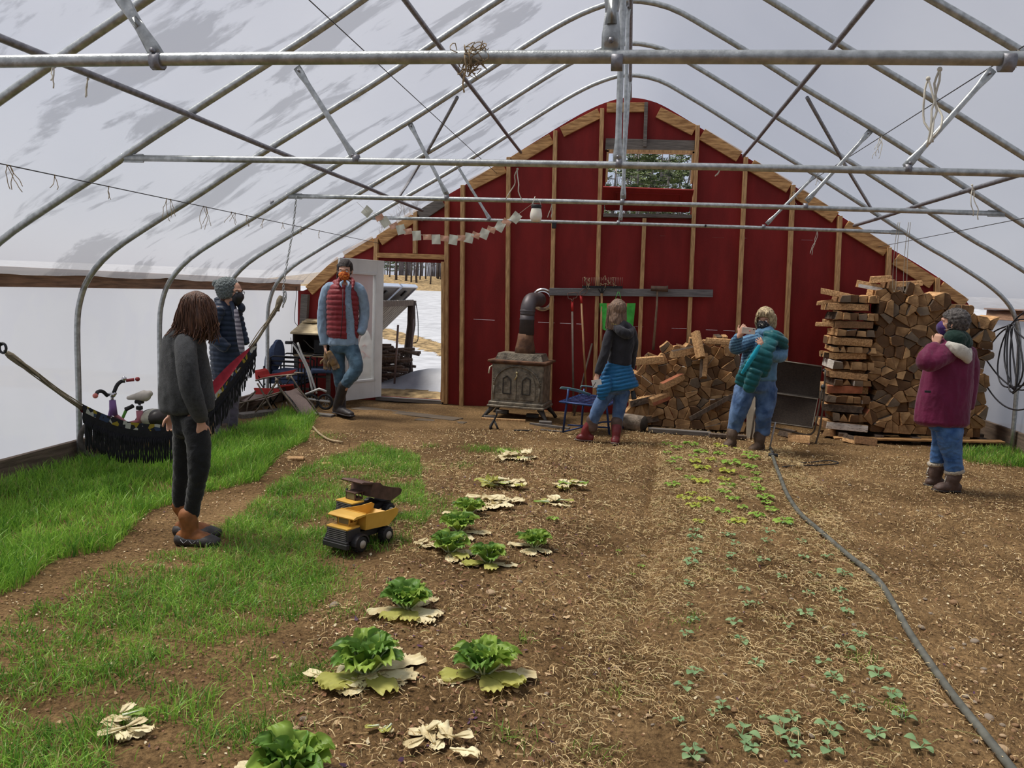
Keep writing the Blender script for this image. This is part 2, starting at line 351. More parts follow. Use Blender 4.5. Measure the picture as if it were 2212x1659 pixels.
b = B(); b.beam(PY(812, 551, YW-.04), PY(962, 556, YW-.04), .09, .065); ob('door_header', b, m_lumberx, wall, bev=.003)
b = B(); b.beam(PY(1308, 312, YW-.03), PY(1500, 317, YW-.03), .05, .15); ob('window_header', b, m_grey, wall, bev=.003)
b = B(); b.beam(PY(1303, 465, YW-.04), PY(1494, 468, YW-.04), .09, .045); ob('window_sill', b, m_grey, wall, bev=.003)
for x0, y0, x1, y1, w, m in [(668, 628, 736, 564, .15, m_lumberx), (745, 553, 808, 520, .13, m_lumberx), (820, 520, 892, 469, .15, m_lumberx), (906, 468, 956, 435, .15, m_grey), (1012, 402, 1090, 362, .15, m_lumberx),
        (1108, 350, 1192, 300, .14, m_lumberx), (1214, 286, 1295, 245, .13, m_lumberx), (1311, 233, 1392, 232, .12, m_lumberx), (1422, 243, 1500, 282, .14, m_lumberx), (1516, 290, 1597, 338, .15, m_lumberx),
        (1622, 357, 1705, 405, .15, m_lumberx), (1724, 418, 1804, 470, .15, m_lumberx), (1826, 488, 1915, 542, .15, m_lumberx), (1934, 560, 2014, 612, .15, m_lumberx), (2032, 618, 2085, 655, .12, m_lumberx)]:
    b = B(); b.beam(PY(x0, y0, YW-.035), PY(x1, y1, YW-.035), .045, w); ob('rafter_board', b, m, wall, bev=.003)
b = B(); b.beam(PY(975, 880, YW-.05), PY(1900, 935, YW-.05), .09, .06); ob('sill_board', b, m_lumberx, wall, bev=.003)
b = B(); b.beam((dx0-.05, YW-.02, .03), (dx1+.05, YW-.02, .03), .15, .05); ob('door_sill', b, m_grey, wall, bev=.003)
# window opening: frame and a hinged flap lying open inwards
wt = thing('window_1', None, None, (0, YW, wz0)); wt['kind'] = 'structure'
b = B()
for xx in (wx0+.012, wx1-.012): b.box((xx, YW-.01, (wz0+wz1)/2+.2), (.025, .11, wz1-wz0-.42))
b.box(((wx0+wx1)/2, YW-.01, wz1-.015), (wx1-wx0, .11, .035)); ob('window_frame', b, m_lumber, wt)
fa, fb, fc, fd = PY(1303, 404, YW-.30), PY(1499, 411, YW-.30), Vector((wx1-.02, YW-.03, wz0+.035)), Vector((wx0+.02, YW-.03, wz0+.035))
b = B(); nrm = (fb-fa).cross(fd-fa).normalized()*.02; b.prism([fa, fb, fc, fd], nrm); ob('window_flap', b, m_red, wt)
b = B(); q = lambda u, v: fa.lerp(fb, u).lerp(fd.lerp(fc, u), v)
for u0, v0, u1, v1 in [(.13, .2, .87, .2), (.13, .2, .13, .9), (.87, .2, .87, .9)]: b.beam(q(u0, v0)-nrm*.4, q(u1, v1)-nrm*.4, .012, .012, up=nrm)
ob('flap_batten', b, m_red, wt)
# ================================================================ ground
def ground():
    ys = np.concatenate([np.linspace(-4, 1.8, 24, endpoint=False), 1.8+9.3*(np.linspace(0, 1, 470)**1.35)]); xs = np.linspace(-4.7, 4.56, 520)
    Xg, Yg = np.meshgrid(xs, ys); co = np.stack([Xg.ravel(), Yg.ravel(), np.zeros(Xg.size)], 1)
    z = gz(co[:, 0], co[:, 1]); x, y = co[:, 0], co[:, 1]
    n1 = vnoise(co, 9., 1); n2 = vnoise(co, 27., 2); n3 = vnoise(co, 70., 3)
    bare = np.clip((x+1.6)/.8, .25, 1)
    z = z+bare*(.008*n1+.009*n2+.007*n3*np.clip(1.5-(y-2)/6, .2, 1))
    co[:, 2] = z; nx = len(xs); ny = len(ys); i = (np.arange(ny-1)[:, None]*nx+np.arange(nx-1)[None, :]).ravel()
    me = arr_mesh('floor', co, np.stack([i, i+1, i+nx+1, i+nx], 1), m_soil, smooth=True)
    o = link('floor', me); tag(o, kind='structure')
m_soil = mat('soil', srgb(120, 94, 62), .95, 0, .22, 1.6, .9, 75, col2=srgb(146, 118, 82), detail=12, spec=.15)
def soil_extra():
    nt = m_soil.node_tree; N = nt.nodes; L = nt.links; bs = N['Principled BSDF']; base = bs.inputs['Base Color'].links[0].from_socket
    tc = N.new('ShaderNodeTexCoord')
    nz = N.new('ShaderNodeTexNoise'); nz.inputs['Scale'].default_value = 42; nz.inputs['Detail'].default_value = 10; nz.inputs['Roughness'].default_value = .75; L.new(tc.outputs['Object'], nz.inputs[0])
    rp = N.new('ShaderNodeValToRGB'); rp.color_ramp.elements[0].position = .38; rp.color_ramp.elements[0].color = (.40, .37, .34, 1); rp.color_ramp.elements[1].position = .66; rp.color_ramp.elements[1].color = (1.32, 1.32, 1.30, 1); L.new(nz.outputs['Fac'], rp.inputs[0])  # soil mottling; dark spots deepened as painted shade between the clods
    mx = N.new('ShaderNodeMix'); mx.data_type = 'RGBA'; mx.blend_type = 'MULTIPLY'; mx.inputs[0].default_value = 1; L.new(base, mx.inputs[6]); L.new(rp.outputs[0], mx.inputs[7]); L.new(mx.outputs[2], bs.inputs['Base Color'])
soil_extra()
ground()
# ================================================================ daylight
w = bpy.data.worlds.new('World'); S.world = w; w.use_nodes = True; nt = w.node_tree; bg = nt.nodes['Background']
sk = nt.nodes.new('ShaderNodeTexSky'); sk.sky_type = 'NISHITA'; sk.sun_disc = False; sk.sun_elevation = math.radians(38); sk.sun_rotation = math.radians(-75); sk.air_density = 1.2; sk.dust_density = 1.5; sk.ozone_density = 1.5
sk.dust_density = .4
mxw = nt.nodes.new('ShaderNodeMix'); mxw.data_type = 'RGBA'; mxw.inputs[0].default_value = .93; nt.links.new(sk.outputs[0], mxw.inputs[6])
tcw = nt.nodes.new('ShaderNodeTexCoord'); nzw = nt.nodes.new('ShaderNodeTexNoise'); nzw.inputs['Scale'].default_value = 2.2; nzw.inputs['Detail'].default_value = 7; nt.links.new(tcw.outputs['Generated'], nzw.inputs[0])
rpw = nt.nodes.new('ShaderNodeValToRGB'); rpw.color_ramp.elements[0].position = .4; rpw.color_ramp.elements[1].position = .62; rpw.color_ramp.elements[0].color = (2.3, 2.5, 3.1, 1); rpw.color_ramp.elements[1].color = (3.0, 3.15, 3.6, 1); nt.links.new(nzw.outputs['Fac'], rpw.inputs[0]); nt.links.new(rpw.outputs[0], mxw.inputs[7])
nt.links.new(mxw.outputs[2], bg.inputs[0]); bg.inputs[1].default_value = SKYS = .15
sun = bpy.data.lights.new('sun', 'SUN'); sun.energy = 6.2; sun.angle = math.radians(22); sun.color = (1, .95, .88); so = bpy.data.objects.new('sun', sun); COL.objects.link(so)
sd = Vector((-.46, .02, .9)).normalized(); so.rotation_euler = sd.to_track_quat('Z', 'Y').to_euler()
S.view_settings.view_transform = 'Standard'; S.view_settings.look = 'None'; S.view_settings.gamma = 1; S.view_settings.use_curve_mapping = False; S.view_settings.exposure = 0.36
c = S.cycles; c.use_denoising = True; c.max_bounces = 8; c.diffuse_bounces = 5; c.glossy_bounces = 3; c.transmission_bounces = 5; c.transparent_max_bounces = 12; c.use_adaptive_sampling = True; c.adaptive_threshold = .03; c.sample_clamp_indirect = 6; c.caustics_reflective = False; c.caustics_refractive = False
# ================================================================ steel frame
ORD = ['farthest', 'second farthest', 'third from the far end', 'fourth from the far end', 'fifth from the far end', 'sixth from the far end', 'overhead nearest']
for i, y in enumerate(HOOPY):
    b = B(); b.tube([(x, y, z) for x, z in PS], .024, 12)
    if i < 7:
        o = ob('hoop_pipe', b, m_galv); tag(o, 'galvanised steel hoop pipe arching over the tunnel, ' + ORD[i] + ' of the hoops', 'pipe', 'greenhouse hoop pipes')
    else: tag(ob('hoop_pipe', b, m_galv), 'galvanised steel hoop pipe arching over the tunnel behind the viewer', 'pipe', 'greenhouse hoop pipes')
b = B(); b.tube([(x*.998, YW+.07, z-.004) for x, z in PS], .026, 10); tag(ob('hoop_pipe', b, m_galv2), 'dark hoop pipe edging the red end wall', 'pipe', 'greenhouse hoop pipes')
def clampband(b, c, r=.032, w=.03, axis='x', mi=0): b.lathe([(r*.8, -w/2), (r, -w/2), (r, w/2), (r*.8, w/2)], c, 12, axis, mi)
def flatpipe(b, a, c, r, fl=.07, n=10):              # pipe with hammered flat ends
    a, c = Vector(a), Vector(c); d = (c-a).normalized(); L = (c-a).length
    pts = [a, a+d*fl*.7, a+d*fl*1.6, a+d*fl*2.2, c-d*fl*2.2, c-d*fl*1.6, c-d*fl*.7, c]; rr = [(r*.35, r*1.5), (r*.35, r*1.5), (r*.9, r*1.08), r, r, (r*.9, r*1.08), (r*.35, r*1.5), (r*.35, r*1.5)]
    b.tube(pts, rr, n, up=(0, 0, 1))
BARS = [(2.60, 2.31, 'nearest'), (5.04, 2.385, 'second nearest'), (7.48, 2.43, 'third nearest'), (9.92, 2.455, 'farthest')]
def xat(z, left):
    pr = PS if left else PS[::-1]
    for (a, b_), (c_, d) in zip(pr[:-1], pr[1:]):
        if b_ <= z <= d: return a+(c_-a)*(z-b_)/(d-b_)
for y, z, w_ in BARS:
    xl, xr = xat(z, True)+.02, xat(z, False)-.02
    t = thing('cross_bar', 'horizontal galvanised cross bar spanning the tunnel, %s of the four' % w_, 'pipe', (0, y, z), group='horizontal cross bars')
    b = B(); b.tube([(xl+(xr-xl)*k/12, y, z+.0+(.035*math.sin(PI*k/12) if w_ == 'nearest' else .012*math.sin(PI*k/12))) for k in range(13)], .021, 12); ob('bar', b, m_galv, t)
    b = B(); b.box((xl+.05, y, z), (.16, .012, .055), bev=.004); ob('flattened_end', b, m_galv, t); b = B(); b.box((xr-.05, y, z), (.16, .012, .055), bev=.004); ob('flattened_end', b, m_galv, t)
    for px in {2.60: (343, 1319, 2147), 5.04: (769, 1334, 1957), 7.48: (966, 1346, 1743), 9.92: (1059, 1340, 1656)}[y]:
        X = PY(px, 400, y).x; b = B(); clampband(b, (X, y, z+.02), .028, .035); ob('clamp_band', b, m_galv2, t)
def strut(a, c, lab, r=.017, m=m_galv, name='strut_pipe'):
    t = thing(name, lab, 'pipe', (a+c)/2, group='truss struts between hoops and cross bars')
    b = B(); flatpipe(b, a, c, r); ob('pipe', b, m, t)
    for p, d in ((a, (c-a).normalized()), (c, (a-c).normalized())): b = B(); q = p+d*.03; b.tube([q+Vector((0, -.022, 0)), q+Vector((0, .022, 0))], .008, 6); ob('bolt', b, m_galv2, t)
strut(PY(250, -25, 2.6), PY(345, 128, 2.6), 'thick flattened-end strut hanging down at upper left corner to nearest cross bar')
strut(PY(1325, -60, 2.6), PY(1319, 112, 2.6), 'vertical king post strut dropping from the top onto nearest cross bar', .02)
strut(PY(641, 145, 5.04), PY(769, 345, 5.04), 'slanting strut left of centre ending on the second cross bar')
strut(PY(2145, 150, 5.04), PY(1956, 362, 5.04), 'long slanting strut at the right ending on the second cross bar')
strut(PY(1350, -120, 5.04), PY(1334, 350, 5.04), 'vertical king post strut ending on the second cross bar before the window', .02)
strut(PY(885, 266, 7.48), PY(966, 422, 7.48), 'slanting strut left of centre ending on the third cross bar')
strut(PY(1881, 282, 7.48), PY(1742, 435, 7.48), 'slanting strut right of centre ending on the third cross bar')
strut(PY(1357, 8, 7.48), PY(1346, 430, 7.48), 'vertical king post strut ending on the third cross bar', .018)
strut(PY(980, 345, 9.92), PY(1059, 475, 9.92), 'small slanting strut at left ending on the farthest cross bar before the wall')
strut(PY(1768, 372, 9.92), PY(1656, 484, 9.92), 'small slanting strut at right ending on the farthest cross bar before the wall')
strut(PY(1362, 162, 9.92), PY(1340, 476, 9.92), 'vertical king post strut ending on the farthest cross bar', .017)
def off(p, d): return Vector((p.x, p.y, p.z-d))
def pipe(name, pts, r, m, lab, cat='pipe', group=None, n=10, sub=0):
    b = B(); b.tube(spline(pts, sub) if sub else pts, r, n); o = ob(name, b, m); return tag(o, lab, cat, group)
pipe('wind_brace', [off(PY(988, 203, 7.48), .03), off(PY(922, 320, 8.7), .05), off(PY(859, 425, 9.92), .03)], .016, m_galv2, 'dark diagonal wind brace pipe under the roof at left', group='diagonal wind braces')
pipe('wind_brace', [off(PY(1744, 203, 7.48), .03), off(PY(1832, 355, 8.7), .05), off(PY(1884, 447, 9.92), .03)], .016, m_galv2, 'dark diagonal wind brace pipe under the roof at right', group='diagonal wind braces')
def purlin(x, z, lab, r=.019, m=m_galv2):
    pipe('purlin_pipe', [(x, -3.8+k*1.22, z+.004*math.sin(k*2.1)) for k in range(13)], r, m, lab, group='lengthwise purlin pipes')
purlin(-2.83, 2.645, 'dark purlin pipe running lengthwise below the left hoops, lowest at left')
purlin(-1.52, 3.43, 'dark purlin pipe running lengthwise below the left hoops, upper one')
purlin(-.13, 4.125, 'ridge purlin pipe running lengthwise along the peak')
purlin(1.33, 3.43, 'dark purlin pipe running lengthwise below the right hoops, upper one')
purlin(2.74, 2.60, 'dark purlin pipe running lengthwise below the right hoops, lower one')
# wires and twine
m_wire = mat('wire', (.08, .08, .085), .5, .5); m_twine = mat('twine', srgb(205, 200, 185), .9, 0, .15, 30)
m_straw = mat('dry_twine', srgb(160, 140, 110), .9, 0, .2, 30)
def wire(x, z, lab): pipe('wire', [(x, -3+k*1.17, z-.02*math.sin(PI*((k*1.17) % 1.22)/1.22)) for k in range(13)], .0035, m_wire, lab, 'wire', 'lengthwise roof wires', 5)
wire(-1.86, 3.20, 'thin straight wire running lengthwise under the upper left roof')
wire(-3.46, 2.215, 'sagging thin wire with twine scraps running along the lower left roof')
wire(1.98, 3.02, 'thin wire with white string scraps running lengthwise under the right roof')
wire(3.1, 2.38, 'thin wire running lengthwise beside the lower right purlin')
def strings(lab, spots, m, L=.18, n=2, r=.0022, seed=1):
    rr = random.Random(seed)
    for i, (p, l) in enumerate(spots):
        b = B()
        for k in range(n):
            q = Vector(p); pts = [q.copy()]; d = Vector((rr.uniform(-.25, .25), rr.uniform(-.3, .3), -1)).normalized()
            for j in range(6): d = (d+Vector((rr.uniform(-.5, .5), rr.uniform(-.4, .4), rr.uniform(-.5, .1)))).normalized(); q = q+d*l/6*rr.uniform(.7, 1.2); pts.append(q.copy())
            b.tube(spline(pts, 2), r, 5)
        b.ball(p, r*2.2, 6, 5); o = ob('twine_scrap', b, m); tag(o, lab[i] if isinstance(lab, list) else lab, 'string', 'twine scraps tied to the roof frame')
wy = lambda x, z, px: None
def onwire(X, Z, px):      # point of a lengthwise wire seen at picture column px
    lo, hi = 1.5, 11.
    for _ in range(40):
        m_ = (lo+hi)/2; q = PROJ((X, m_, Z))[0]
        if (q < px) == (X < 0): lo = m_
        else: hi = m_
    return Vector((X, lo, Z))
strings('dry twine scrap hanging from the sagging wire at lower left roof', [(onwire(-3.46, 2.2, x), l) for x, l in [(15, .16), (22, .14), (118, .1), (235, .1), (360, .18), (368, .14), (440, .2), (445, .16), (500, .12), (508, .1), (533, .12), (570, .1), (610, .08), (650, .09), (690, .1)]], m_straw, n=2, seed=3)
strings('white string scrap knotted to the wire under the right roof', [(onwire(1.98, 3.0, x), l) for x, l in [(2200, .1), (1905, .18), (1900, .12), (1820, .12), (1765, .1), (1715, .12), (1690, .12), (1665, .14), (1650, .14), (1630, .18)]], m_twine, n=3, seed=5)
strings(['long white string hanging from the nearest bar at upper right', 'second long white string hanging beside another from nearest bar', 'string knot on a roof hoop at upper left', 'string end dangling from the lower left purlin', 'string loops tied on second bar left of the lantern', 'string tied on the farthest bar right of the lantern',
         'string dangling from farthest cross bar at right', 'string below the third bar at far right', 'short string on second bar above the lantern window'],
        [(PY(2030, 150, 2.6), .25), (PY(2005, 170, 2.9), .22), (onwire(-2.83, 2.62, 115), .12), (onwire(-2.83, 2.62, 190), .1), (PY(1118, 365, 5.04), .22), (PY(1192, 440, 7.5), .14), (PY(1765, 500, 9.92), .3), (PY(2100, 400, 6.0), .25), (PY(1555, 364, 5.04), .05)], m_twine, n=2, r=.0035, seed=9)
pt = Vector((-.13-.62, 2.6, 2.33))
pt = PY(1008, 125, 2.6); b = B(); rr = random.Random(4)
for k in range(26):
    q = pt+Vector((rr.uniform(-.02, .04), 0, rr.uniform(-.03, .02))); pts = [q+Vector((rr.uniform(-.035, .035), rr.uniform(-.035, .035), rr.uniform(-.04, .035))) for _ in range(5)]
    b.tube(spline(pts, 3), .0016, 4)
b.tube(spline([pt+Vector((0, -.03, 0)), pt+Vector((.005, -.03, -.04)), pt+Vector((-.005, -.02, -.08)), pt+Vector((.0, -.02, -.11))], 3), .003, 5)
tag(ob('twine_knot', b, m_straw), 'tangled tuft of twine knotted around the nearest cross bar', 'string')
# hanging white loops at right (for the top log)
b = B()
for dx in (1932, 1955):
    b.tube(spline([PY(dx+8, 480, 9.0), PY(dx, 540, 9.3), PY(dx-4, 620, 9.6), PY(dx+3, 622, 9.6), PY(dx+6, 540, 9.3), PY(dx+12, 480, 9.0)], 3), .003, 5)
tag(ob('cord_loop', b, m_twine), 'pale cord loops hanging down to the top of the tall woodpile', 'cord')
# ================================================================ outdoors
m_leaflit = mat('leaf_litter', srgb(96, 80, 58), .9, 0, .45, 5, .8, 40, col2=srgb(150, 128, 92), spec=.1)
m_snow2 = mat('old_snow', (.27, .275, .29), .6, 0, .15, 2.2, .8, 7, detail=10)
m_bark = mat('bark', srgb(74, 62, 54), .9, 0, .4, 14, .8, 30, stretch=(3, 3, .6))
m_oldwood = mat('weathered_wood', srgb(98, 84, 72), .85, 0, .35, 10, .3, 40, stretch=(4, 4, .8))
def terrain():
    xs = np.concatenate([np.linspace(-90, -9, 28), np.linspace(-8.7, 3, 150), np.linspace(4, 90, 28)]); ys = np.concatenate([np.linspace(-60, 11, 20), np.linspace(11.05, 26, 160), np.linspace(27, 170, 60)])
    X, Y = np.meshgrid(xs, ys); x, y = X.ravel(), Y.ravel(); co = np.stack([x, y, 0*x], 1)
    z = -.14+2.6*np.clip((y-19)/42, 0, 1)**1.2+np.clip(y-62, 0, 200)*.012
    z = z+.012*vnoise(co, 1.5, 4)*(y > 11.5)+.012*vnoise(co, 6, 5)*(y > 11.5)
    z = z+.30*np.exp(-(((x+3.1)/.85)**2+((y-13.75)/.5)**2)**1.6)           # ploughed snow heap
    z = z+.06*np.clip((y-12.2)/.5, 0, 1)*(y < 26)
    co[:, 2] = z; nx, ny = len(xs), len(ys); i = (np.arange(ny-1)[:, None]*nx+np.arange(nx-1)[None, :]).ravel(); Fq = np.stack([i, i+1, i+nx+1, i+nx], 1)
    c = co[Fq].mean(1); nse = vnoise(c, 2.5, 8); cx, cy = c[:, 0], c[:, 1]; mi = np.zeros(len(c), int)
    mi[(cy > 11) & (cy < 12.95+.12*nse)] = 1
    d = cy-(20.4+(cx+4.3)*-1.3); mi[(np.abs(d+.35*nse) < 1.0) & (cy < 30) & (cx > -9) & (cx < 2)] = 1
    mi[(cy > 46+3*nse) & (cy < 60) & (cx < -6) & (cx > -24)] = 1
    o = link('snow_field', arr_mesh('snow_field', co, Fq, [m_snow2, m_leaflit], mi, True)); tag(o, 'white snow field outside with brown leaf strips, seen through the doorway', 'ground', kind='structure')
terrain()
# lean-to with panels
A = PY(893, 648, 15.0); t = thing('lean_to_shed', 'low lean-to roof of weathered boards outside the doorway', 'shed', (A.x, 14.2, -.1)); XH = A.x; ZH = A.z
b = B()
for k in range(21): y0 = 11.9+k*.15; b.box((XH-.62, y0+.07, ZH-.62), (1.75, .125, .022), Matrix.Rotation(-PI/4, 3, 'Y'))
ob('roof_boards', b, mat('grey_slats', srgb(150, 142, 130), .8, 0, .2, 8), t)
b = B(); b.tube([(XH-.06, 15.05, -.1), (XH-.10, 15.05, .4), (XH-.04, 15.05, .9), (XH-.05, 15.05, ZH-.02)], [.085, .075, .08, .07], 10); ob('post', b, m_bark, t)
b = B(); b.tube([(XH-1.2, 13.0, -.1), (XH-1.2, 13.0, .62)], .07, 8); ob('post', b, m_bark, t)
b = B(); b.beam((XH-.02, 11.9, ZH-.06), (XH-.02, 15.2, ZH-.06), .05, .09); ob('beam', b, m_oldwood, t)
b = B(); b.tube(spline([(XH+.05, 15.0, ZH-.05), (XH+.12, 14.9, ZH-.3), (XH+.16, 14.8, ZH-.55), (XH+.18, 14.7, ZH-.75), (XH+.08, 14.7, ZH-.8)], 4), .008, 5); ob('cable', b, m_black, t)
m_panelback = mat('panel_back', srgb(70, 66, 66), .5); m_pframe = mat('panel_frame', srgb(190, 200, 215), .35, .3, .05)
for y0, y1, lab in ((12.75, 13.9, 'solar panel on the lean-to roof, the one nearer the greenhouse door'), (14.02, 15.05, 'solar panel on the lean-to roof, the farther one')):
    t = thing('solar_panel', lab, 'solar panel', (XH, (y0+y1)/2, ZH+.2), group='solar panels'); R = Matrix.Rotation(-PI/4, 3, 'Y'); cc = Vector((XH-.28, (y0+y1)/2, ZH-.06))
    b = B(); b.box(cc, (.9, y1-y0, .03), R); ob('panel', b, m_panelback, t)
    for sx, sy, dx, dy in ((.45, 0, .03, y1-y0), (-.45, 0, .03, y1-y0), (0, .5, .9, .03), (0, -.5, .9, .03)):
        b = B(); b.box(cc+R @ Vector((sx, sy*(y1-y0), 0)), (dx, dy, .07), R); ob('frame_rail', b, m_pframe, t)
    b = B(); b.box(cc+R @ Vector((.28, 0, -.03)), (.12, .1, .03), R); ob('junction_box', b, m_black, t)
for (x0, y0, x1, y1, Y, lab) in ((860, 702, 852, 829, 13.2, 'thin grey metal rod stuck upright in the brush pile outside'), (893, 689, 886, 806, 14.3, 'thin metal rod standing right of the shed post')):
    pipe('metal_rod', [PY(x1, y1, Y), PY(x0, y0, Y)], .018, mat('rusty_rod', srgb(110, 95, 90), .6, .3), lab, 'rod')
# stacked slabs and sticks
b0 = []
for k in range(5):
    b = B(); L = random.Random(k).uniform(.9, 1.4); b.tube(spline([(-L/2, 0, 0), (-L/6, .02, .015), (L/5, -.01, .0), (L/2, .02, .01)], 2), [.022+.008*math.sin(k+i) for i in range(7)], 6); b0.append(mesh('stick', b, m_oldwood))
rr = random.Random(11)
for k in range(95):
    o = link('brush_stick', b0[k % 5]); zz = -.08+.62*(k/95)+rr.uniform(-.02, .02); fr = 1-.35*(k/95)
    o.location = (XH-.45+rr.uniform(-.25, .12)*1.6, 13.9+rr.uniform(-.7, .7)*fr, zz); o.rotation_euler = (rr.uniform(-.4, .4), rr.uniform(-.16, .2), rr.uniform(-.35, .35)+(PI if rr.random() < .5 else 0))
    tag(o, 'dark weathered stick in the brush pile beside the shed post outside', 'stick', 'sticks of the brush pile')
# far trees
m_far = mat('far_bark', srgb(82, 74, 72), .9, 0, .3, 3)
m_needle = mat('pine_needles', srgb(44, 62, 44), .8, 0, .4, 1.2, col2=srgb(104, 116, 62)); m_trunk = mat('pine_trunk', srgb(120, 112, 108), .9, 0, .45, 5, .8, 12, stretch=(2, 2, .5))
def bare_tree(seed, h, r, nb):
    q = random.Random(seed); b = B(); p = [Vector((q.uniform(-.2, .2)*i*.3, q.uniform(-.2, .2)*i*.3, h*i/6)) for i in range(7)]; b.tube(p, [r*(1-i/7.5) for i in range(7)], 6)
    for k in range(nb):
        z = q.uniform(.25, .98); i = int(z*6); a = p[i].lerp(p[min(i+1, 6)], z*6-i); d = Vector((q.uniform(-1, 1), q.uniform(-1, 1), q.uniform(.3, 1.1))).normalized(); L = h*.22*q.uniform(.4, 1)*(1.2-z*.6)
        pts = [a, a+d*L*.5+Vector((0, 0, .05*L)), a+d*L+Vector((0, 0, .2*L))]; b.tube(pts, [r*.28, r*.17, r*.05], 4, cap=False)
        for _ in range(4):
            u = q.uniform(.3, 1); s0 = pts[0].lerp(pts[2], u); e = s0+Vector((q.uniform(-1, 1), q.uniform(-1, 1), q.uniform(-.2, 1))).normalized()*L*.4; b.tube([s0, e], [r*.08, r*.03], 3, cap=False)
    return mesh('bare_tree', b, m_far)
bt = [bare_tree(k, 4.6+.4*k, .055+.012*k, 34) for k in range(4)]
def tz(y): return -.14+2.6*min(max((y-19)/42, 0), 1)**1.2+max(y-62, 0)*.012
rr = random.Random(5)
for k in range(84):
    Y = rr.uniform(52, 92); px = rr.uniform(835, 975) if k < 66 else rr.uniform(800, 990)
    if px < 865 and rr.random() < .5: continue
    p = PY(px, 600, Y); o = link('bare_tree', bt[k % 4]); o.location = (p.x, Y, tz(Y)-.1); o.rotation_euler = (0, 0, rr.uniform(0, 6)); o.scale = (1, 1, 1)
    if k == 3: o.scale = (1.6, 1.6, 1.05)
    tag(o, 'bare trunk in the distant leafless woods seen through the doorway', 'tree', 'bare trees beyond the snow field')
def pine(seed, h, r):
    q = random.Random(seed); tr = B(); tr.tube([(0.05*math.sin(i), 0, h*i/8) for i in range(9)], [r*(1-i/9.5) for i in range(9)], 9); V = []; Fq = []
    for k in range(30):
        z = h*q.uniform(.3, 1); a = q.uniform(0, 2*PI); L = (1-z/h)*h*.32+.9; L *= q.uniform(.6, 1.05); d = Vector((math.cos(a), math.sin(a), q.uniform(-.12, .2)))
        e = Vector((0, 0, z))+d*L; tr.tube([(0, 0, z), Vector((0, 0, z)).lerp(e, .5)+Vector((0, 0, .08*L)), e], [r*.22, r*.13, r*.04], 4, cap=False)
        for j in range(int(7*L)):
            u = q.uniform(.25, 1.05); c = Vector((0, 0, z)).lerp(e, u)+Vector((q.uniform(-.3, .3), q.uniform(-.3, .3), q.uniform(-.12, .22)))*(.5+.3*L)
            for _ in range(9):
                n = Vector((q.uniform(-1, 1), q.uniform(-1, 1), q.uniform(-.3, .9))).normalized(); s = n.orthogonal().normalized()*.035; l = q.uniform(.18, .4); i0 = len(V)
                V += [c-s, c+s, c+s+n*l, c-s+n*l]; Fq.append((i0, i0+1, i0+2, i0+3))
    return mesh('t', tr, m_trunk), arr_mesh('f', np.array([tuple(v) for v in V]), np.array(Fq), m_needle)
pn = [pine(21, 17, .2), pine(22, 14, .17), pine(23, 19, .23)]
SP = [(1322, 30, 2, 'thick trunk pine at the left edge of the gable window view'), (1350, 46, 0, 'dense pine behind the left half of the gable window'), (1372, 38, 1, 'mid-green pine left of centre in gable window'), (1402, 50, 2, 'tall pine behind the middle of the gable window'), (1420, 40, 1, 'yellowish pine low in the middle of the gable window'), (1437, 44, 0, 'pine right of centre in gable window with bare lower trunk'), (1462, 52, 2, 'pine with slim trunk in right half of gable window'), (1495, 48, 0, 'pine at the right edge of the gable window view'), (1385, 58, 0, 'farthest pine seen between nearer pines in gable window')]
for k, (px, Y, i, lab) in enumerate(SP):
    p = PY(px, 500, Y); t = thing('pine_tree', lab, 'tree', (p.x, Y, tz(Y)-.1), k*1.7, 'pines seen through the gable window'); link('trunk', pn[i][0], t); link('foliage', pn[i][1], t); hh = (.19*Y+.3)/(17, 14, 19)[i]; t.scale = (.75, .75, hh)
rr = random.Random(8)
for k in range(9):
    Y = rr.uniform(36, 60); p = PY(1300+k*25, 500, Y); o = link('bare_tree', bt[k % 4]); o.location = (p.x, Y, tz(Y)); o.rotation_euler = (0, 0, k); o.scale = (1, 1, (.18*Y)/5.2); tag(o, 'thin leafless tree among the pines seen through the gable window', 'tree', 'leafless trees in the gable window')
rr = random.Random(9)
for k in range(7):
    Y = 95+rr.uniform(0, 15); p = PY(822+k*11, 500, Y); t = thing('pine_tree', 'dark distant pine at the edge of the woods through the doorway', 'tree', (p.x, Y, tz(Y)-1), k, 'distant pines through the doorway'); link('trunk', pn[k % 3][0], t); link('foliage', pn[k % 3][1], t); t.scale = (.5, .5, .33)
# ================================================================ grass, straw, stones
def inpoly(P, poly):
    x, y = P[:, 0], P[:, 1]; r = np.zeros(len(P), bool); n = len(poly)
    for i in range(n):
        x0, y0 = poly[i]; x1, y1 = poly[i-1]
        c = ((y0 > y) != (y1 > y)) & (x < (x1-x0)*(y-y0)/((y1-y0) or 1e-9)+x0); r ^= c
    return r
def leafmat(name, c1, c2, tl=.35):
    m = mat(name, c1, .45, 0, .1, 3, col2=c2, spec=.3); nt = m.node_tree; N = nt.nodes; L = nt.links; bs = N['Principled BSDF']; out = N['Material Output']
    t = N.new('ShaderNodeBsdfTranslucent'); L.new(bs.inputs['Base Color'].links[0].from_socket, t.inputs[0]); x = N.new('ShaderNodeMixShader'); x.inputs[0].default_value = tl
    L.new(bs.outputs[0], x.inputs[1]); L.new(t.outputs[0], x.inputs[2]); L.new(x.outputs[0], out.inputs[0]); return m
g1 = leafmat('grass_bright', srgb(134, 184, 62), srgb(172, 214, 90)); g2 = leafmat('grass_mid', srgb(108, 158, 54), srgb(148, 192, 78)); g3 = leafmat('grass_dark', srgb(82, 130, 52), srgb(116, 160, 72)); g4 = leafmat('grass_dry', srgb(170, 160, 100), srgb(195, 180, 125))
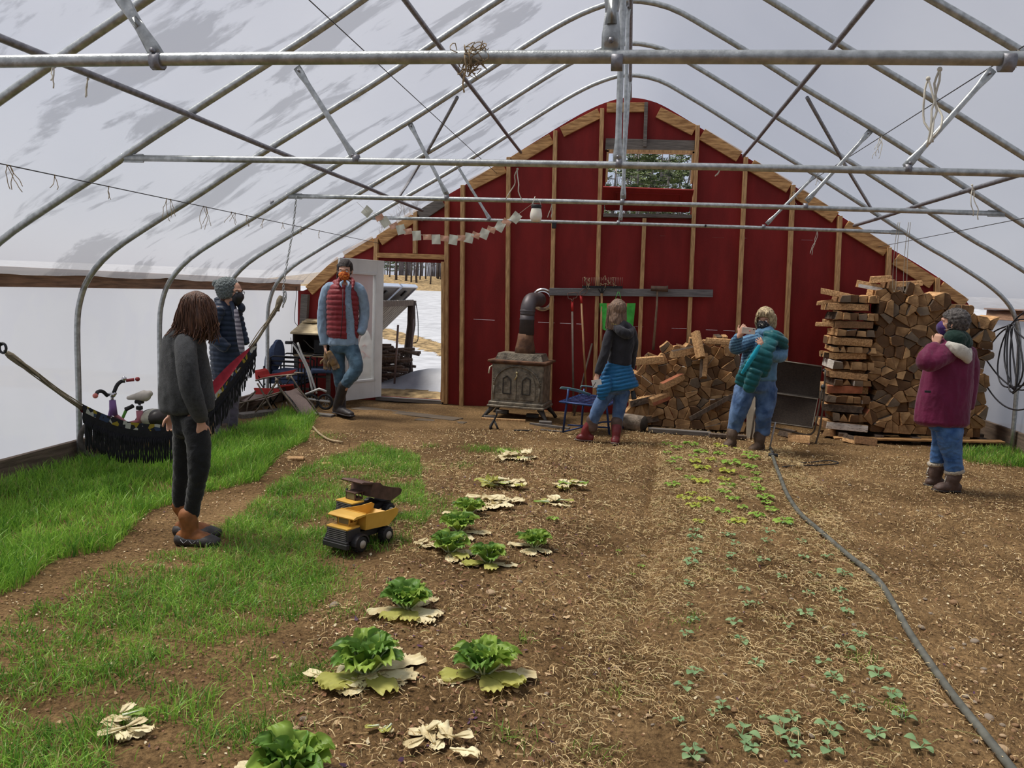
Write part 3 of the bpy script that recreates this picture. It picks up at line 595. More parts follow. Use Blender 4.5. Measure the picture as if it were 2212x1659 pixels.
def blades(name, lab, xy, hgt, wid, mi, lean=.45, cat='grass'):
    n = len(xy); a = RNG.uniform(0, 2*PI, n); ln = np.abs(RNG.normal(0, lean, n))+.1; z = gz(xy[:, 0], xy[:, 1])-.003
    d = np.stack([np.cos(a), np.sin(a)], 1); b_ = RNG.uniform(0, 2*PI, n); s = np.stack([np.cos(b_), np.sin(b_)], 1)*wid[:, None]/2
    V = np.zeros((n, 8, 3))
    for k, (t, wf) in enumerate(((0, 1), (.4, .95), (.75, .7), (1, .08))):
        off = d*(ln*hgt*t**1.8)[:, None]; zz = z+hgt*t*(1-.35*np.clip(ln, 0, 1.4)*t)
        for j, sg in enumerate((-1, 1)): V[:, k*2+j, :2] = xy+off+s*sg*wf; V[:, k*2+j, 2] = zz
    i = np.arange(n)[:, None]*8; Fq = np.concatenate([i+np.array([[0, 1, 3, 2]]), i+np.array([[2, 3, 5, 4]]), i+np.array([[4, 5, 7, 6]])], 1).reshape(-1, 4)
    o = link(name, arr_mesh(name, V.reshape(-1, 3), Fq, [g1, g2, g3, g4], np.repeat(mi, 3), True)); return tag(o, lab, cat, kind='stuff')
def sample(poly, dens, zr=(0,)):
    P = [G(x, y) for x, y in poly]; xs = [p.x for p in P]; ys = [p.y for p in P]; x0, x1, y0, y1 = max(min(xs), -4.6), max(xs), min(ys), min(max(ys), 11)
    n = int((x1-x0)*(y1-y0)*dens); xy = np.stack([RNG.uniform(x0, x1, n), RNG.uniform(y0, y1, n)], 1)
    return xy[inpoly(xy, [(p.x, p.y) for p in P])]
PA = [(-260, 1130), (0, 1062), (165, 1008), (300, 985), (420, 965), (540, 925), (620, 895), (680, 905), (665, 950), (600, 990), (560, 1040), (440, 1062), (330, 1100), (240, 1190), (120, 1215), (50, 1275), (0, 1290), (-300, 1370)]
PB = [(-400, 1520), (0, 1350), (110, 1290), (230, 1225), (330, 1200), (430, 1180), (520, 1115), (600, 1045), (700, 992), (800, 960), (905, 985), (915, 1060), (930, 1120), (870, 1205), (730, 1215), (700, 1310), (570, 1380), (490, 1470), (450, 1590), (340, 1570), (250, 1600), (240, 1760), (-400, 1900)]
A = sample(PA, 8500); c3 = np.concatenate([A, np.zeros((len(A), 1))], 1); nz = vnoise(c3, 1.6, 12)+.5*vnoise(c3, 5, 13); keep = RNG.uniform(0, 1, len(A)) < np.clip(.95+.6*nz, .25, 1); A = A[keep]; nz = nz[keep]
h = (.10+.05*np.clip(nz, -1, 1)+.03*RNG.normal(size=len(A))).clip(.03, .2); mi = RNG.choice([0, 1, 2, 3], len(A), p=[.42, .36, .17, .05])
blades('grass', 'tall lush green grass growing along the left side under the hammock', A, h, RNG.uniform(.003, .0065, len(A)), mi)
Bx = sample(PB, 6400); c3 = np.concatenate([Bx, np.zeros((len(Bx), 1))], 1); nz = vnoise(c3, 2.2, 15)+.7*vnoise(c3, 6, 16)+.25*np.clip((-1.2-Bx[:, 0]), -1, 1); keep = RNG.uniform(0, 1, len(Bx)) < np.clip(.62+1.25*nz, .02, 1); Bx = Bx[keep]; nz = nz[keep]
h = (.05+.028*np.clip(nz, -1, 1.3)+.014*RNG.normal(size=len(Bx))).clip(.015, .12); mi = RNG.choice([0, 1, 2, 3], len(Bx), p=[.24, .40, .26, .10])
blades('grass', 'shorter patchy green grass in the left foreground around the toy trucks', Bx, h, RNG.uniform(.0025, .0055, len(Bx)), mi, .75)
T = []
for x, y, r, n in [(700, 1270, .11, 500), (690, 1240, .08, 300), (620, 1480, .08, 260), (665, 1465, .08, 160), (520, 1590, .1, 300), (555, 1600, .07, 160), (440, 1610, .05, 90), (1035, 972, .09, 300), (1080, 982, .13, 500), (1000, 1010, .07, 120), (930, 965, .05, 80), (745, 1330, .08, 130), (570, 1430, .09, 200), (1130, 1395, .03, 30), (1100, 1600, .05, 50), (930, 1085, .12, 350), (960, 1110, .1, 250), (700, 940, .1, 160),
                   (820, 1010, .2, 500), (1480, 1350, .05, 50), (1335, 1510, .03, 25), (1850, 1440, .04, 40), (1930, 1560, .03, 30), (1290, 1620, .04, 40)]:
    p = G(x, y); T.append(np.stack([RNG.normal(p.x, r, n), RNG.normal(p.y, r, n)], 1))
T = np.concatenate(T); blades('grass', 'small scattered grass tufts on the bare soil of the beds', T, RNG.uniform(.02, .07, len(T)), RNG.uniform(.002, .0045, len(T)), RNG.choice([0, 1, 2, 3], len(T), p=[.25, .45, .25, .05]), .8)
T = sample([(2070, 978), (2190, 972), (2300, 1000), (2300, 1025), (2200, 1012), (2090, 1000)], 5200); blades('grass', 'dark green grass strip in front of the tall woodpile at the right', T, RNG.uniform(.03, .13, len(T)), RNG.uniform(.004, .007, len(T)), RNG.choice([0, 1, 2, 3], len(T), p=[.2, .3, .4, .1]), .4)
# straw and litter
m_st = [mat('straw_pale', srgb(222, 198, 148), .8, 0, .12, 6), mat('straw_tan', srgb(184, 154, 108), .85, 0, .15, 6), mat('straw_dark', srgb(112, 86, 58), .9, 0, .15, 6), mat('straw_green', srgb(150, 150, 90), .85, 0, .15, 6)]
def strands(name, lab, xy, L, wd, mi, zl=.012):
    n = len(xy); a = RNG.uniform(0, 2*PI, n); k1 = RNG.normal(0, 1.5, n); L = L*np.where(RNG.uniform(0, 1, n) < .06, 2.2, 1.); V = np.zeros((n, 8, 3)); p = xy.copy()
    zb = RNG.uniform(.0, zl, n); arc = np.abs(RNG.normal(0, .010, n))
    for k in range(4):
        s = np.stack([-np.sin(a), np.cos(a)], 1)*wd[:, None]/2; z = gz(p[:, 0], p[:, 1])+.004+zb+arc*[0, 1, 1, 0][k]
        for j, sg in enumerate((-1, 1)): V[:, k*2+j, :2] = p+s*sg; V[:, k*2+j, 2] = z+(.0015 if j else 0)
        p = p+np.stack([np.cos(a), np.sin(a)], 1)*(L/3)[:, None]; a = a+k1*.35
    i = np.arange(n)[:, None]*8; Fq = np.concatenate([i+np.array([[0, 1, 3, 2]]), i+np.array([[2, 3, 5, 4]]), i+np.array([[4, 5, 7, 6]])], 1).reshape(-1, 4)
    return tag(link(name, arr_mesh(name, V.reshape(-1, 3), Fq, m_st, np.repeat(mi, 3))), lab, 'straw' if 'straw' in name else 'litter', kind='stuff')
def field(poly, dens, seed, base, gain, sc=2.5):
    X = sample(poly, dens); c = np.concatenate([X, np.zeros((len(X), 1))], 1); nz = vnoise(c, sc, seed)+.6*vnoise(c, sc*3, seed+1); return X[RNG.uniform(0, 1, len(X)) < np.clip(base+gain*nz, 0, 1)]
X = field([(1420, 965), (1700, 965), (1900, 1250), (2110, 1700), (1150, 1800), (1250, 1300), (1400, 1100)], 7500, 31, .42, .7)
strands('straw', 'pale straw mulch strewn over the seedling bed', X, RNG.uniform(.012, .065, len(X)), RNG.uniform(.0007, .002, len(X)), RNG.choice(4, len(X), p=[.42, .32, .2, .06]))
X = field([(700, 1010), (1400, 960), (1380, 1300), (1250, 1750), (500, 1750), (700, 1300), (850, 1200)], 3600, 33, .4, .5)
strands('straw', 'dry straw and plant fibres strewn around the cabbages', X, RNG.uniform(.01, .06, len(X)), RNG.uniform(.001, .003, len(X)), RNG.choice(4, len(X), p=[.25, .35, .35, .05]))
X = field([(1700, 985), (2300, 1000), (2400, 1700), (2120, 1700), (1900, 1270)], 2200, 35, .4, .4)
strands('straw', 'thin straw bits over the raked soil at the right', X, RNG.uniform(.01, .045, len(X)), RNG.uniform(.001, .003, len(X)), RNG.choice(4, len(X), p=[.3, .4, .3, 0]))
X = field([(600, 930), (1800, 930), (1700, 990), (1250, 1030), (600, 1030)], 1000, 37, .3, .6)
strands('straw', 'wood chips and straw bits before the end wall', X, RNG.uniform(.01, .05, len(X)), RNG.uniform(.002, .007, len(X)), RNG.choice(4, len(X), p=[.35, .4, .25, 0]))
m_lf = [mat('leaf_brown', srgb(128, 92, 66), .85, 0, .2, 20), mat('leaf_tan', srgb(186, 158, 120), .85, 0, .15, 20), mat('leaf_pale', srgb(214, 200, 165), .8, 0, .1, 20), mat('leaf_purple', srgb(82, 52, 78), .7, 0, .25, 20)]
def flakes(lab, xy, sz, mi, el=2.):
    n = len(xy); a = RNG.uniform(0, 2*PI, n); d = np.stack([np.cos(a), np.sin(a), RNG.normal(0, .3, n)], 1); e = np.stack([-np.sin(a), np.cos(a), RNG.normal(0, .35, n)], 1)
    c = np.stack([xy[:, 0], xy[:, 1], gz(xy[:, 0], xy[:, 1])+.006+sz*.15], 1); V = np.zeros((n, 6, 3)); l = (sz*el/2)[:, None]; w_ = (sz/2)[:, None]; up = np.array([0, 0, 1.])
    curl = (RNG.uniform(-.3, .5, n)*sz)[:, None]
    for k, (u, v, cu) in enumerate(((-1, 0, 1), (-.3, -1, .4), (.5, -.8, .3), (1, 0.1, 1), (.4, .9, .2), (-.4, .8, .5))): V[:, k] = c+d*l*u*RNG.uniform(.7, 1.1, (n, 1))+e*w_*v*RNG.uniform(.6, 1.2, (n, 1))+up*curl*cu
    i = np.arange(n)[:, None]*6; Fq = np.concatenate([i+np.array([[0, 1, 2, 5]]), i+np.array([[5, 2, 4, 4]])[:, :4], i+np.array([[2, 3, 4, 5]])], 1).reshape(-1, 3, 4)[:, [0, 2]].reshape(-1, 4)
    return tag(link('leaf_litter', arr_mesh('leaf_litter', V.reshape(-1, 3), Fq, m_lf, np.repeat(mi, 2))), lab, 'litter', kind='stuff')
X = field([(980, 990), (1260, 990), (1290, 1200), (1200, 1700), (560, 1750), (680, 1400), (900, 1180)], 620, 41, .5, .3)
flakes('dead brown and purple leaf scraps littering the cabbage bed', X, RNG.uniform(.006, .02, len(X)), RNG.choice(4, len(X), p=[.66, .22, .03, .09]))
X = field([(0, 1300), (600, 930), (1400, 920), (2250, 960), (2400, 1700), (1200, 1800), (0, 1800)], 900, 43, .5, .3)
flakes('small soil crumbs and leaf scraps over all bare ground', X, RNG.uniform(.004, .014, len(X)), RNG.choice(4, len(X), p=[.5, .35, .13, .02]), 1.4)
# stones
m_stone = [mat('stone_tan', srgb(176, 150, 118), .8, 0, .2, 25, .2), mat('stone_grey', srgb(140, 126, 110), .8, 0, .2, 25, .2), mat('stone_dirt', srgb(142, 112, 82), .9, 0, .2, 25, .2)]
def stone_mesh(seed, m):
    b = B(); b.ball((0, 0, 0), (1, .78, .55), 12, 8); b.v = [tuple(Vector(v)*(1+.16*noise.noise(Vector(v)*1.3+Vector((seed*5, 0, 0))))) for v in b.v]; return mesh('stone', b, m)
sm_ = [stone_mesh(k, m_stone[k % 3]) for k in range(9)]
SL = [(2160, 1635, 34), (2135, 1562, 26), (2190, 1585, 16), (2165, 1600, 14), (2105, 1390, 20), (1700, 1250, 12), (2085, 1540, 20), (2085, 1515, 16), (2215, 1590, 12), (1870, 1215, 11), (1990, 1365, 15), (2060, 1305, 22), (1475, 1345, 8), (1390, 1195, 12), (1418, 1205, 12), (1365, 1265, 12), (1332, 1448, 14), (1585, 1545, 16), (1755, 1500, 16), (1775, 1510, 12), (1660, 1500, 14), (1612, 1462, 12), (1565, 1468, 10), (1650, 1575, 22), (1730, 1600, 10), (1708, 1315, 10), (1650, 1340, 9), (1060, 1292, 24), (1122, 1268, 14), (935, 1375, 16), (955, 1335, 14), (1180, 1505, 14), (1145, 1490, 10), (930, 1400, 14), (740, 1020, 8), (655, 1110, 12), (630, 1440, 18), (722, 1312, 26), (940, 1470, 16), (1330, 1450, 12), (1410, 1570, 10), (1960, 1260, 12), (2040, 1230, 10), (1900, 1115, 8), (1850, 1130, 9), (1745, 975, 10), (1560, 1430, 10), (1310, 1270, 10), (640, 1595, 18), (655, 1575, 20), (1085, 1545, 16), (920, 1405, 14), (2130, 1180, 12), (2180, 1140, 10), (1870, 1060, 10), (1835, 1050, 8), (1790, 1020, 9), (2200, 1210, 12), (2020, 1180, 9), (1990, 1410, 12), (1925, 1290, 9), (2010, 1335, 12)]
rr = random.Random(3)
while len(SL) < 230:
    x, y = rr.uniform(1300, 2212), rr.uniform(1000, 1659)
    if rr.random() < .45: x = rr.uniform(1750, 2212)
    SL.append((x, y, rr.uniform(5, 11)*(y-560)/700))
for k, (x, y, s) in enumerate(SL):
    p = G(x, y); o = link('stone', sm_[k % 9]); r = s/2*p.y/F*1.05; o.location = on(p, r*.22); o.rotation_euler = (rr.uniform(-.2, .2), rr.uniform(-.2, .2), rr.uniform(0, 6)); o.scale = (r, r, r)
    tag(o, 'small tan stone lying on the bare soil' if s < 20 else 'larger rounded tan stone lying on the bare soil', 'stone', 'stones on the soil' if s < 20 else 'larger stones on the soil')
# ================================================================ door leaf standing open
def quadpt(a, b, c, d, u, v): return a.lerp(b, u).lerp(d.lerp(c, u), v)      # a b top, d c bottom
hx = PY(826, 700, YW).x+.01; DW = .83; DH = dz1-.05
ang = None
best = min(range(90, 200), key=lambda q: abs(PROJ((hx+DW*math.cos(math.radians(q)), YW-.06-DW*math.sin(math.radians(q)), 1.2))[0]-731)) if True else 0
ca, sa = math.cos(math.radians(best)), -math.sin(math.radians(best))
dt = thing('door_1', 'white door with a tall glass pane standing open inwards', None, (hx, YW-.06, .05), 0); dt['kind'] = 'structure'
du = Vector((ca, sa, 0)); dn = Vector((-sa, ca, 0)) if -sa*0+ca*1 < 0 else Vector((sa, -ca, 0))
if dn.y > 0: dn = -dn
dn = Vector((-du.y, du.x, 0)); dn = dn if dn.y < 0 else -dn
def dbox(b, u0, u1, z0, z1, th=.042, o=0.): c = du*((u0+u1)/2)+dn*o+Vector((hx, YW-.06, (z0+z1)/2)); b.box(c, (abs(u1-u0), th, z1-z0), Matrix((du, dn, Vector((0, 0, 1)))).transposed(), bev=.003)
b = B(); dbox(b, .0, .14, .06, dz1); ob('stile', b, m_white, dt); b = B(); dbox(b, DW-.14, DW, .06, dz1); ob('stile', b, m_white, dt)
b = B(); dbox(b, .14, DW-.14, dz1-.18, dz1); ob('top_rail', b, m_white, dt); b = B(); dbox(b, .14, DW-.14, .06, .30); ob('bottom_rail', b, m_white, dt)
b = B()
for u0, u1, z0, z1 in ((.135, .165, .30, dz1-.18), (DW-.165, DW-.135, .30, dz1-.18), (.135, DW-.135, .295, .325), (.135, DW-.135, dz1-.205, dz1-.175)): dbox(b, u0, u1, z0, z1, .06)
ob('glass_trim', b, m_white, dt)
m_glass = bpy.data.materials.new('door_glass'); m_glass.use_nodes = True; q = m_glass.node_tree.nodes['Principled BSDF']; q.inputs['Base Color'].default_value = (.85, .88, .88, 1); q.inputs['Roughness'].default_value = .06; q.inputs['Alpha'].default_value = .32
b = B(); dbox(b, .15, DW-.15, .31, dz1-.19, .008); ob('glass_pane', b, m_glass, dt)
# ================================================================ feed sack hanging behind the glass
m_sack = mat('white_bag', srgb(225, 222, 215), .6, 0, .08, 6); m_redp = mat('red_print', srgb(196, 92, 84), .6, 0, .2, 40)
bp_ = PY(790, 765, YW-.09); b = B(); b.limb([bp_+Vector((0, 0, .32)), bp_+Vector((0, 0, .1)), bp_+Vector((0, 0, -.2)), bp_+Vector((0, 0, -.36))], [(.04, .02), (.12, .035), (.15, .045), (.13, .04)])
t = thing('plastic_bag', 'white plastic bag with red print hanging behind the glass of open door', 'bag', bp_); skin('bag', b, m_sack, t, .012, 2, lambda c, n: .008*vnoise(c, 14, 3))
b = B()
for dx, dz, r in ((-.03, .02, .05), (.03, -.03, .045), (0, .12, .03)): b.tube([bp_+Vector((dx-r, -.06, dz-r*.5)), bp_+Vector((dx, -.063, dz+r*.5)), bp_+Vector((dx+r, -.06, dz-r*.4))], .007, 5)
ob('print', b, m_redp, t)
# ================================================================ wood stove
m_iron = mat('grey_cast_iron', srgb(112, 104, 92), .6, .3, .25, 14, .4, 50, col2=srgb(150, 140, 122)); m_iron2 = mat('dark_iron', srgb(62, 58, 54), .6, .3, .3, 12, .2); m_rust = mat('rusty_iron', srgb(96, 66, 50), .8, .1, .35, 8, .3, col2=srgb(120, 86, 62))
sb = G(1120, 905); st = thing('wood_stove', 'old grey cast iron wood stove with rusty top on splayed legs', 'stove', (sb.x, 10.25, 0), math.radians(-7)); SX, SY = sb.x, 10.25
def L_(b): return b
Wd, Dp = .72, .44
b = B(); b.box((0, 0, .46), (Wd*.93, Dp, .50), bev=.015); ob('body', b, m_iron, st, world=False)
b = B(); b.box((0, 0, .735), (Wd*1.06, Dp+.1, .03), bev=.01); b.box((0, 0, .715), (Wd*.99, Dp+.04, .03), bev=.008); ob('top_plate', b, m_rust, st, world=False)
b = B(); b.box((0, .0, .79), (Wd*.86, Dp*.8, .085), taper=.9); ob('upper_casting', b, m_iron, st, world=False)
b = B(); b.box((0, 0, .20), (Wd*1.0, Dp+.06, .045), bev=.012); b.box((0, 0, .165), (Wd*1.03, Dp+.1, .03), bev=.01); ob('base_plate', b, m_iron, st, world=False)
for sg in (-1, 1):
    b = B(); fy = -Dp/2-.012; cx = sg*.125
    pts = [(cx-sg*.12, .26), (cx+sg*.115, .26), (cx+sg*.115, .45), (cx+sg*.085, .54), (cx+sg*.02, .60), (cx-sg*.12, .64)]
    b.prism([(x, fy, z) for x, z in (pts if sg > 0 else pts[::-1])], (0, .02, 0)); dr = ob('door', b, m_iron, st, world=False, bev=.005)
    b = B(); ip = [(cx-.05, .33), (cx+.05, .33), (cx+.05, .50), (cx+sg*.0, .55), (cx-.05, .52)] if sg < 0 else [(cx-.05, .33), (cx+.05, .33), (cx+.05, .52), (cx, .55), (cx-.05, .50)]
    for i in range(5): b.beam((ip[i][0], fy-.006, ip[i][1]), (ip[(i+1) % 5][0], fy-.006, ip[(i+1) % 5][1]), .012, .012, up=(0, 1, 0))
    ob('door_moulding', b, m_iron2, dr, world=False)
b = B(); b.tube([(.36*math.cos(a)*.82, -Dp/2-.012, .43+.25*math.sin(a)) for a in [PI*k/16 for k in range(17)]], .009, 6); b.tube([(-.295, -Dp/2-.01, .25), (-.295, -Dp/2-.01, .43)], .009, 6); b.tube([(.295, -Dp/2-.01, .25), (.295, -Dp/2-.01, .43)], .009, 6)
for k in range(22): a = PI*(k+.5)/22; b.ball((.34*math.cos(a)*.92, -Dp/2-.01, .44+.23*math.sin(a)), .008, 6, 4)
ob('arch_moulding', b, m_iron, st, world=False)
b = B(); b.tube([(0, -Dp/2-.03, .60), (.01, -Dp/2-.05, .56), (-.02, -Dp/2-.05, .51)], .009, 8); b.ball((.005, -Dp/2-.04, .60), .017, 8, 6); ob('door_handle', b, mat('brass', srgb(190, 175, 130), .4, .6), st, world=False)
b = B(); b.tube([(-.36, -.1, .66), (-.39, -.12, .64), (-.40, -.14, .56)], .011, 8); ob('side_handle', b, mat('bone', srgb(210, 200, 175), .5), st, world=False)
for sx in (-1, 1):
    for sy in (-1, 1):
        b = B(); P0 = Vector((sx*(Wd/2-.06), sy*(Dp/2-.03), .16)); P1 = Vector((sx*(Wd/2+.03), sy*(Dp/2+.03), .045)); P2 = Vector((sx*(Wd/2+.055), sy*(Dp/2+.05), -.0))
        b.tube([P0+Vector((0, 0, .01)), P0.lerp(P1, .4), P1, P2], [(.055, .04), (.04, .032), (.022, .022), (.028, .025)], 8); ob('leg', b, m_iron2, st, world=False)
# flue
b = B(); b.lathe([(.135, .82), (.125, .90), (.105, 1.0), (.098, 1.08)], (0.02, .05, 0), 24); ob('flue_boot', b, m_rust, st, world=False)
m_flue = mat('flue_pipe', srgb(84, 78, 80), .5, .4, .25, 6, .05)
b = B(); b.lathe([(.097, 1.07), (.093, 1.25), (.097, 1.255), (.097, 1.27), (.093, 1.275), (.093, 1.34)], (.03, .05, 0), 24); ob('flue_pipe', b, m_flue, st, world=False)
b = B(); b.tube(spline([(.03, .05, 1.32), (.035, .05, 1.40), (.04, .09, 1.47), (.045, .2, 1.51), (.045, .62, 1.515)], 4), .094, 24); b.lathe([(.096, 1.36), (.099, 1.365), (.099, 1.38), (.096, 1.385)], (.032, .05, 0), 24); ob('flue_elbow', b, m_flue, st, world=False)
def _sw(p): c, s = math.cos(math.radians(-7)), math.sin(math.radians(-7)); return Vector((SX+p[0]*c-p[1]*s, SY+p[0]*s+p[1]*c, p[2]))
tc_ = _sw((.06, .62, 1.515)); b = B(); b.lathe([(.105, 0), (.15, -.01), (.16, -.03), (.155, -.05), (.105, -.06)], (tc_.x+.015, YW-.02, 1.515), 28, 'y', cap=False)
t = thing('wall_thimble', 'shiny metal collar ring around the stove pipe on red wall', 'collar', (tc_.x, YW-.03, 1.515)); ob('collar', b, mat('shiny_metal', (.7, .7, .72), .2, .9), t)
b = B(); b.tube([(tc_.x+.015+.125*math.cos(a), YW-.06, 1.515+.125*math.sin(a)) for a in [PI*k/14 for k in range(15)]], .02, 8); ob('rusty_rim', b, m_rust, t)
for i, (px, py, ry) in enumerate(((1058, 903, .3), (1085, 893, -.1), (1178, 915, .1), (1150, 900, 0))):
    p = G(px, py); b = B(); b.box((0, 0, .022), (.16, .09, .045), bev=.006); o = ob('wood_block', b, m_grey, world=False); o.location = on(p, 0); o.rotation_euler = (0, 0, ry); tag(o, ['grey wood block under the front left leg of stove', 'grey wood block under the rear left leg of stove', 'grey wood block under the front right leg of stove', 'grey wood block under the rear right leg of stove'][i], 'block', 'blocks under stove legs')
b = B(); p = on(G(1066, 924)); b.tube([p+Vector((-.03, 0, .0)), p+Vector((-.035, 0, .03)), p+Vector((.0, .02, .10)), p+Vector((.03, .03, .17)), p+Vector((.02, .03, .20))], [(.05, .02), (.03, .018), (.02, .012), (.018, .01), (.02, .01)], 8); b.tube([p+Vector((.0, .02, .10)), p+Vector((.06, -.03, .01))], .012, 6)
tag(ob('fire_tool', b, m_black), 'small black iron foot standing on the soil before stove', 'tool')
m_plk = mat('trodden_plank', srgb(92, 80, 66), .9, 0, .35, 6, .4, 30, stretch=(.8, 5, 5))
def plank(x0, y0, x1, y1, w, h, m, lab, z=.01, cat='plank', group=None):
    a, c = on(G(x0, y0), z), on(G(x1, y1), z); b = B(); b.beam(a, c, w, h, bev=.003); return tag(ob('plank', b, m), lab, cat, group)
plank(1040, 905, 1135, 911, .05, .03, m_lumber, 'thin pale batten lying on the soil before the stove')
plank(1145, 916, 1230, 925, .04, .03, m_grey, 'thin grey batten lying right of the stove'); plank(1110, 929, 1150, 931, .025, .012, m_black, 'short dark stick lying on soil before the stove'); plank(1168, 929, 1215, 934, .02, .015, m_grey, 'thin dark stick on soil near the blue chair')
plank(770, 880, 990, 908, .24, .02, m_plk, 'wide weathered plank on the ground before the door', .0); plank(900, 905, 1005, 915, .14, .012, m_plk, 'second weathered board lying on the ground before the door', .0)
b = B(); p = on(G(638, 992), .012); b.box(p, (.15, .1, .022), Matrix.Rotation(.3, 3, 'Z'), bev=.003); tag(ob('wood_offcut', b, m_lumber), 'small pale square wood offcut on the path', 'offcut')
b = B(); p = on(G(705, 1002), .01); b.box(p, (.09, .07, .018), Matrix.Rotation(.6, 3, 'Z'), bev=.003); tag(ob('wood_offcut', b, m_lumber), 'smaller wood offcut half hidden in the short grass', 'offcut')
# ================================================================ tool rail and tools
RA, RB = PY(1187, 630, YW-.09), PY(1540, 634, YW-.09); b = B(); b.beam(RA, RB, .03, .10, bev=.004)
tag(ob('tool_rail', b, mat('rail_grey', srgb(112, 110, 110), .8, 0, .25, 8, .3, 40, stretch=(.6, 4, 8))), 'weathered grey board fixed across the studs as a tool rail', 'rail')
m_handle = mat('ash_handle', srgb(160, 122, 82), .5, 0, .2, 10, stretch=(6, 6, 1)); m_handle2 = mat('grey_handle', srgb(112, 98, 88), .7, 0, .2, 10); m_redpaint = mat('red_paint', srgb(190, 48, 44), .5, 0, .1, 8); m_toolrust = mat('tool_steel', srgb(120, 92, 82), .6, .3, .3, 20)
YT = YW-.13
def hoe(lab, hx0, hy0, hx1, hy1, ferr, m, head):
    a, c = PY(hx0, hy0, YT), PY(hx1, hy1, YT-.12); t = thing('hoe', lab, 'hoe', c); f = a.lerp(c, ferr)
    b = B(); b.tube([f, c], .014, 10); ob('handle', b, m, t); b = B(); b.tube([a, f.lerp(a, -.02)], .017, 10); ob('socket', b, m_redpaint, t)
    b = B()
    for pts in head: b.tube(spline([PY(x, y, YT-.02) for x, y in pts], 3) if len(pts) > 2 else [PY(x, y, YT-.02) for x, y in pts], .006, 6)
    ob('head', b, m_toolrust, t); return t
hoe('stirrup hoe with red socket and grey handle leaning upside down against the wall', 1236, 650, 1239, 892, .09, m_handle2, [[(1226, 634), (1246, 632), (1245, 643), (1238, 644)], [(1226, 634), (1228, 645), (1234, 646)], [(1234, 646), (1236, 652)], [(1239, 645), (1236, 652)]])
hoe('hoe with red socket and orange-brown handle leaning right of the stirrup hoe', 1255, 638, 1266, 845, .08, m_handle, [[(1255, 640), (1253, 632), (1260, 626), (1267, 624), (1268, 630), (1262, 635), (1256, 638)]])
t = thing('bed_rake', 'wide bed preparation rake hanging tines up on the grey rail', 'rake', PY(1298, 630, YT)); b = B(); b.beam(PY(1258, 620, YT-.03), PY(1345, 621, YT-.03), .03, .035); ob('rake_bar', b, m_blackmetal, t)
for k in range(24):
    x = 1259+k*3.7; b = B(); b.tube([PY(x, 619, YT-.03), PY(x, 599, YT-.03)], .0028, 5); ob('tine', b, m_toolrust, t)
b = B(); b.tube([PY(1300, 634, YT), PY(1297, 800, YT-.05)], .016, 10); ob('handle', b, m_handle, t); b = B(); b.tube([PY(1291, 622, YT), PY(1300, 636, YT)], .006, 6); b.tube([PY(1309, 622, YT), PY(1300, 636, YT)], .006, 6); b.tube([PY(1300, 620, YT), PY(1300, 640, YT)], .012, 6); ob('brace', b, m_blackmetal, t)
rr = random.Random(6)
for cx, n in ((1267, 9), (1305, 4), (1321, 4)):
    b = B()
    for k in range(n): q = PY(cx+rr.uniform(-6, 7), rr.uniform(600, 619), YT-.05); b.tube(spline([q+Vector((rr.uniform(-.03, .03), rr.uniform(-.02, .02), rr.uniform(-.04, .04))) for _ in range(4)], 3), .003, 5)
    tag(ob('root_clump', b, m_straw), {1267: 'dry root clump caught in the left tines of the rake', 1305: 'dry root wisp caught in the middle tines of the rake', 1321: 'dry root wisp caught in the right tines of the rake'}[cx], 'roots')
t = thing('sledge_hammer', 'long-handled wooden mallet hanging head up over the grey rail', 'mallet', PY(1420, 630, YT)); b = B(); b.tube([PY(1406, 623, YT-.04), PY(1436, 624, YT-.04), PY(1443, 624, YT-.04)], [.034, .036, .042], 12); ob('head', b, mat('mallet_head', srgb(84, 66, 54), .8, 0, .3, 14), t)
b = B(); b.tube([PY(1420, 626, YT-.03), PY(1419, 660, YT-.03), PY(1411, 756, YT-.05)], [.015, .014, .019], 10); ob('handle', b, mat('mallet_handle', srgb(128, 108, 88), .7, 0, .25, 12), t)
# tote bag
t = thing('tote_bag', 'green and salmon striped tote bag hanging from the rake on red wall', 'bag', PY(1340, 690, YT)); mg = mat('bag_green', srgb(62, 170, 62), .5, 0, .2, 12, .3, 20); ms_ = mat('bag_salmon', srgb(206, 118, 96), .5, 0, .25, 14, .3, 20)
def bagpt(u, v, s): x = 1295+(1373-1295)*u; x = x+(8 if u < .5 else -5)*v*(1-2*abs(u-.5))*0+(4*v if u < .5 else -6*v); p = PY(x, 655+55*v+4*math.sin(u*9)*v, YT-.02); return p+Vector((0, -s*(.05*math.sin(PI*u)*(.4+v*.6)), 0))
b = B(); NU, NV = 30, 14; V = [bagpt(i/NU, j/NV, s)+Vector((0, .006*noise.noise(Vector((i*.6, j*.6, s))), 0)) for s in (1, -.1) for j in range(NV+1) for i in range(NU+1)]; n1 = (NU+1)*(NV+1)
for s in (0, 1):
    for j in range(NV):
        for i in range(NU):
            a = s*n1+j*(NU+1)+i; u = (i+.5)/NU; b.f.append((a, a+1, a+NU+2, a+NU+1)); b.m.append(1 if (.2 < u < .3 or .68 < u < .78 or .4 < u < .5) else 0); b.sm.append(True)
b.v = [tuple(p) for p in V]; ob('bag', b, [mg, ms_], t)
for x0, x1, xm in ((1326, 1352, 1335),):
    b = B(); b.tube([PY(1325, 657, YT-.05), PY(1335, 630, YT-.06), PY(1337, 630, YT-.06), PY(1345, 657, YT-.06)], (.008), 6, flat=.4); ob('bag_handle', b, mg, t)
# leaning thin stick in corner
pipe('stick', [PY(1238, 905, YW-.35), PY(1279, 742, YW-.08)], .013, m_oldwood, 'dark weathered lath leaning diagonally against the wall behind blue chair')
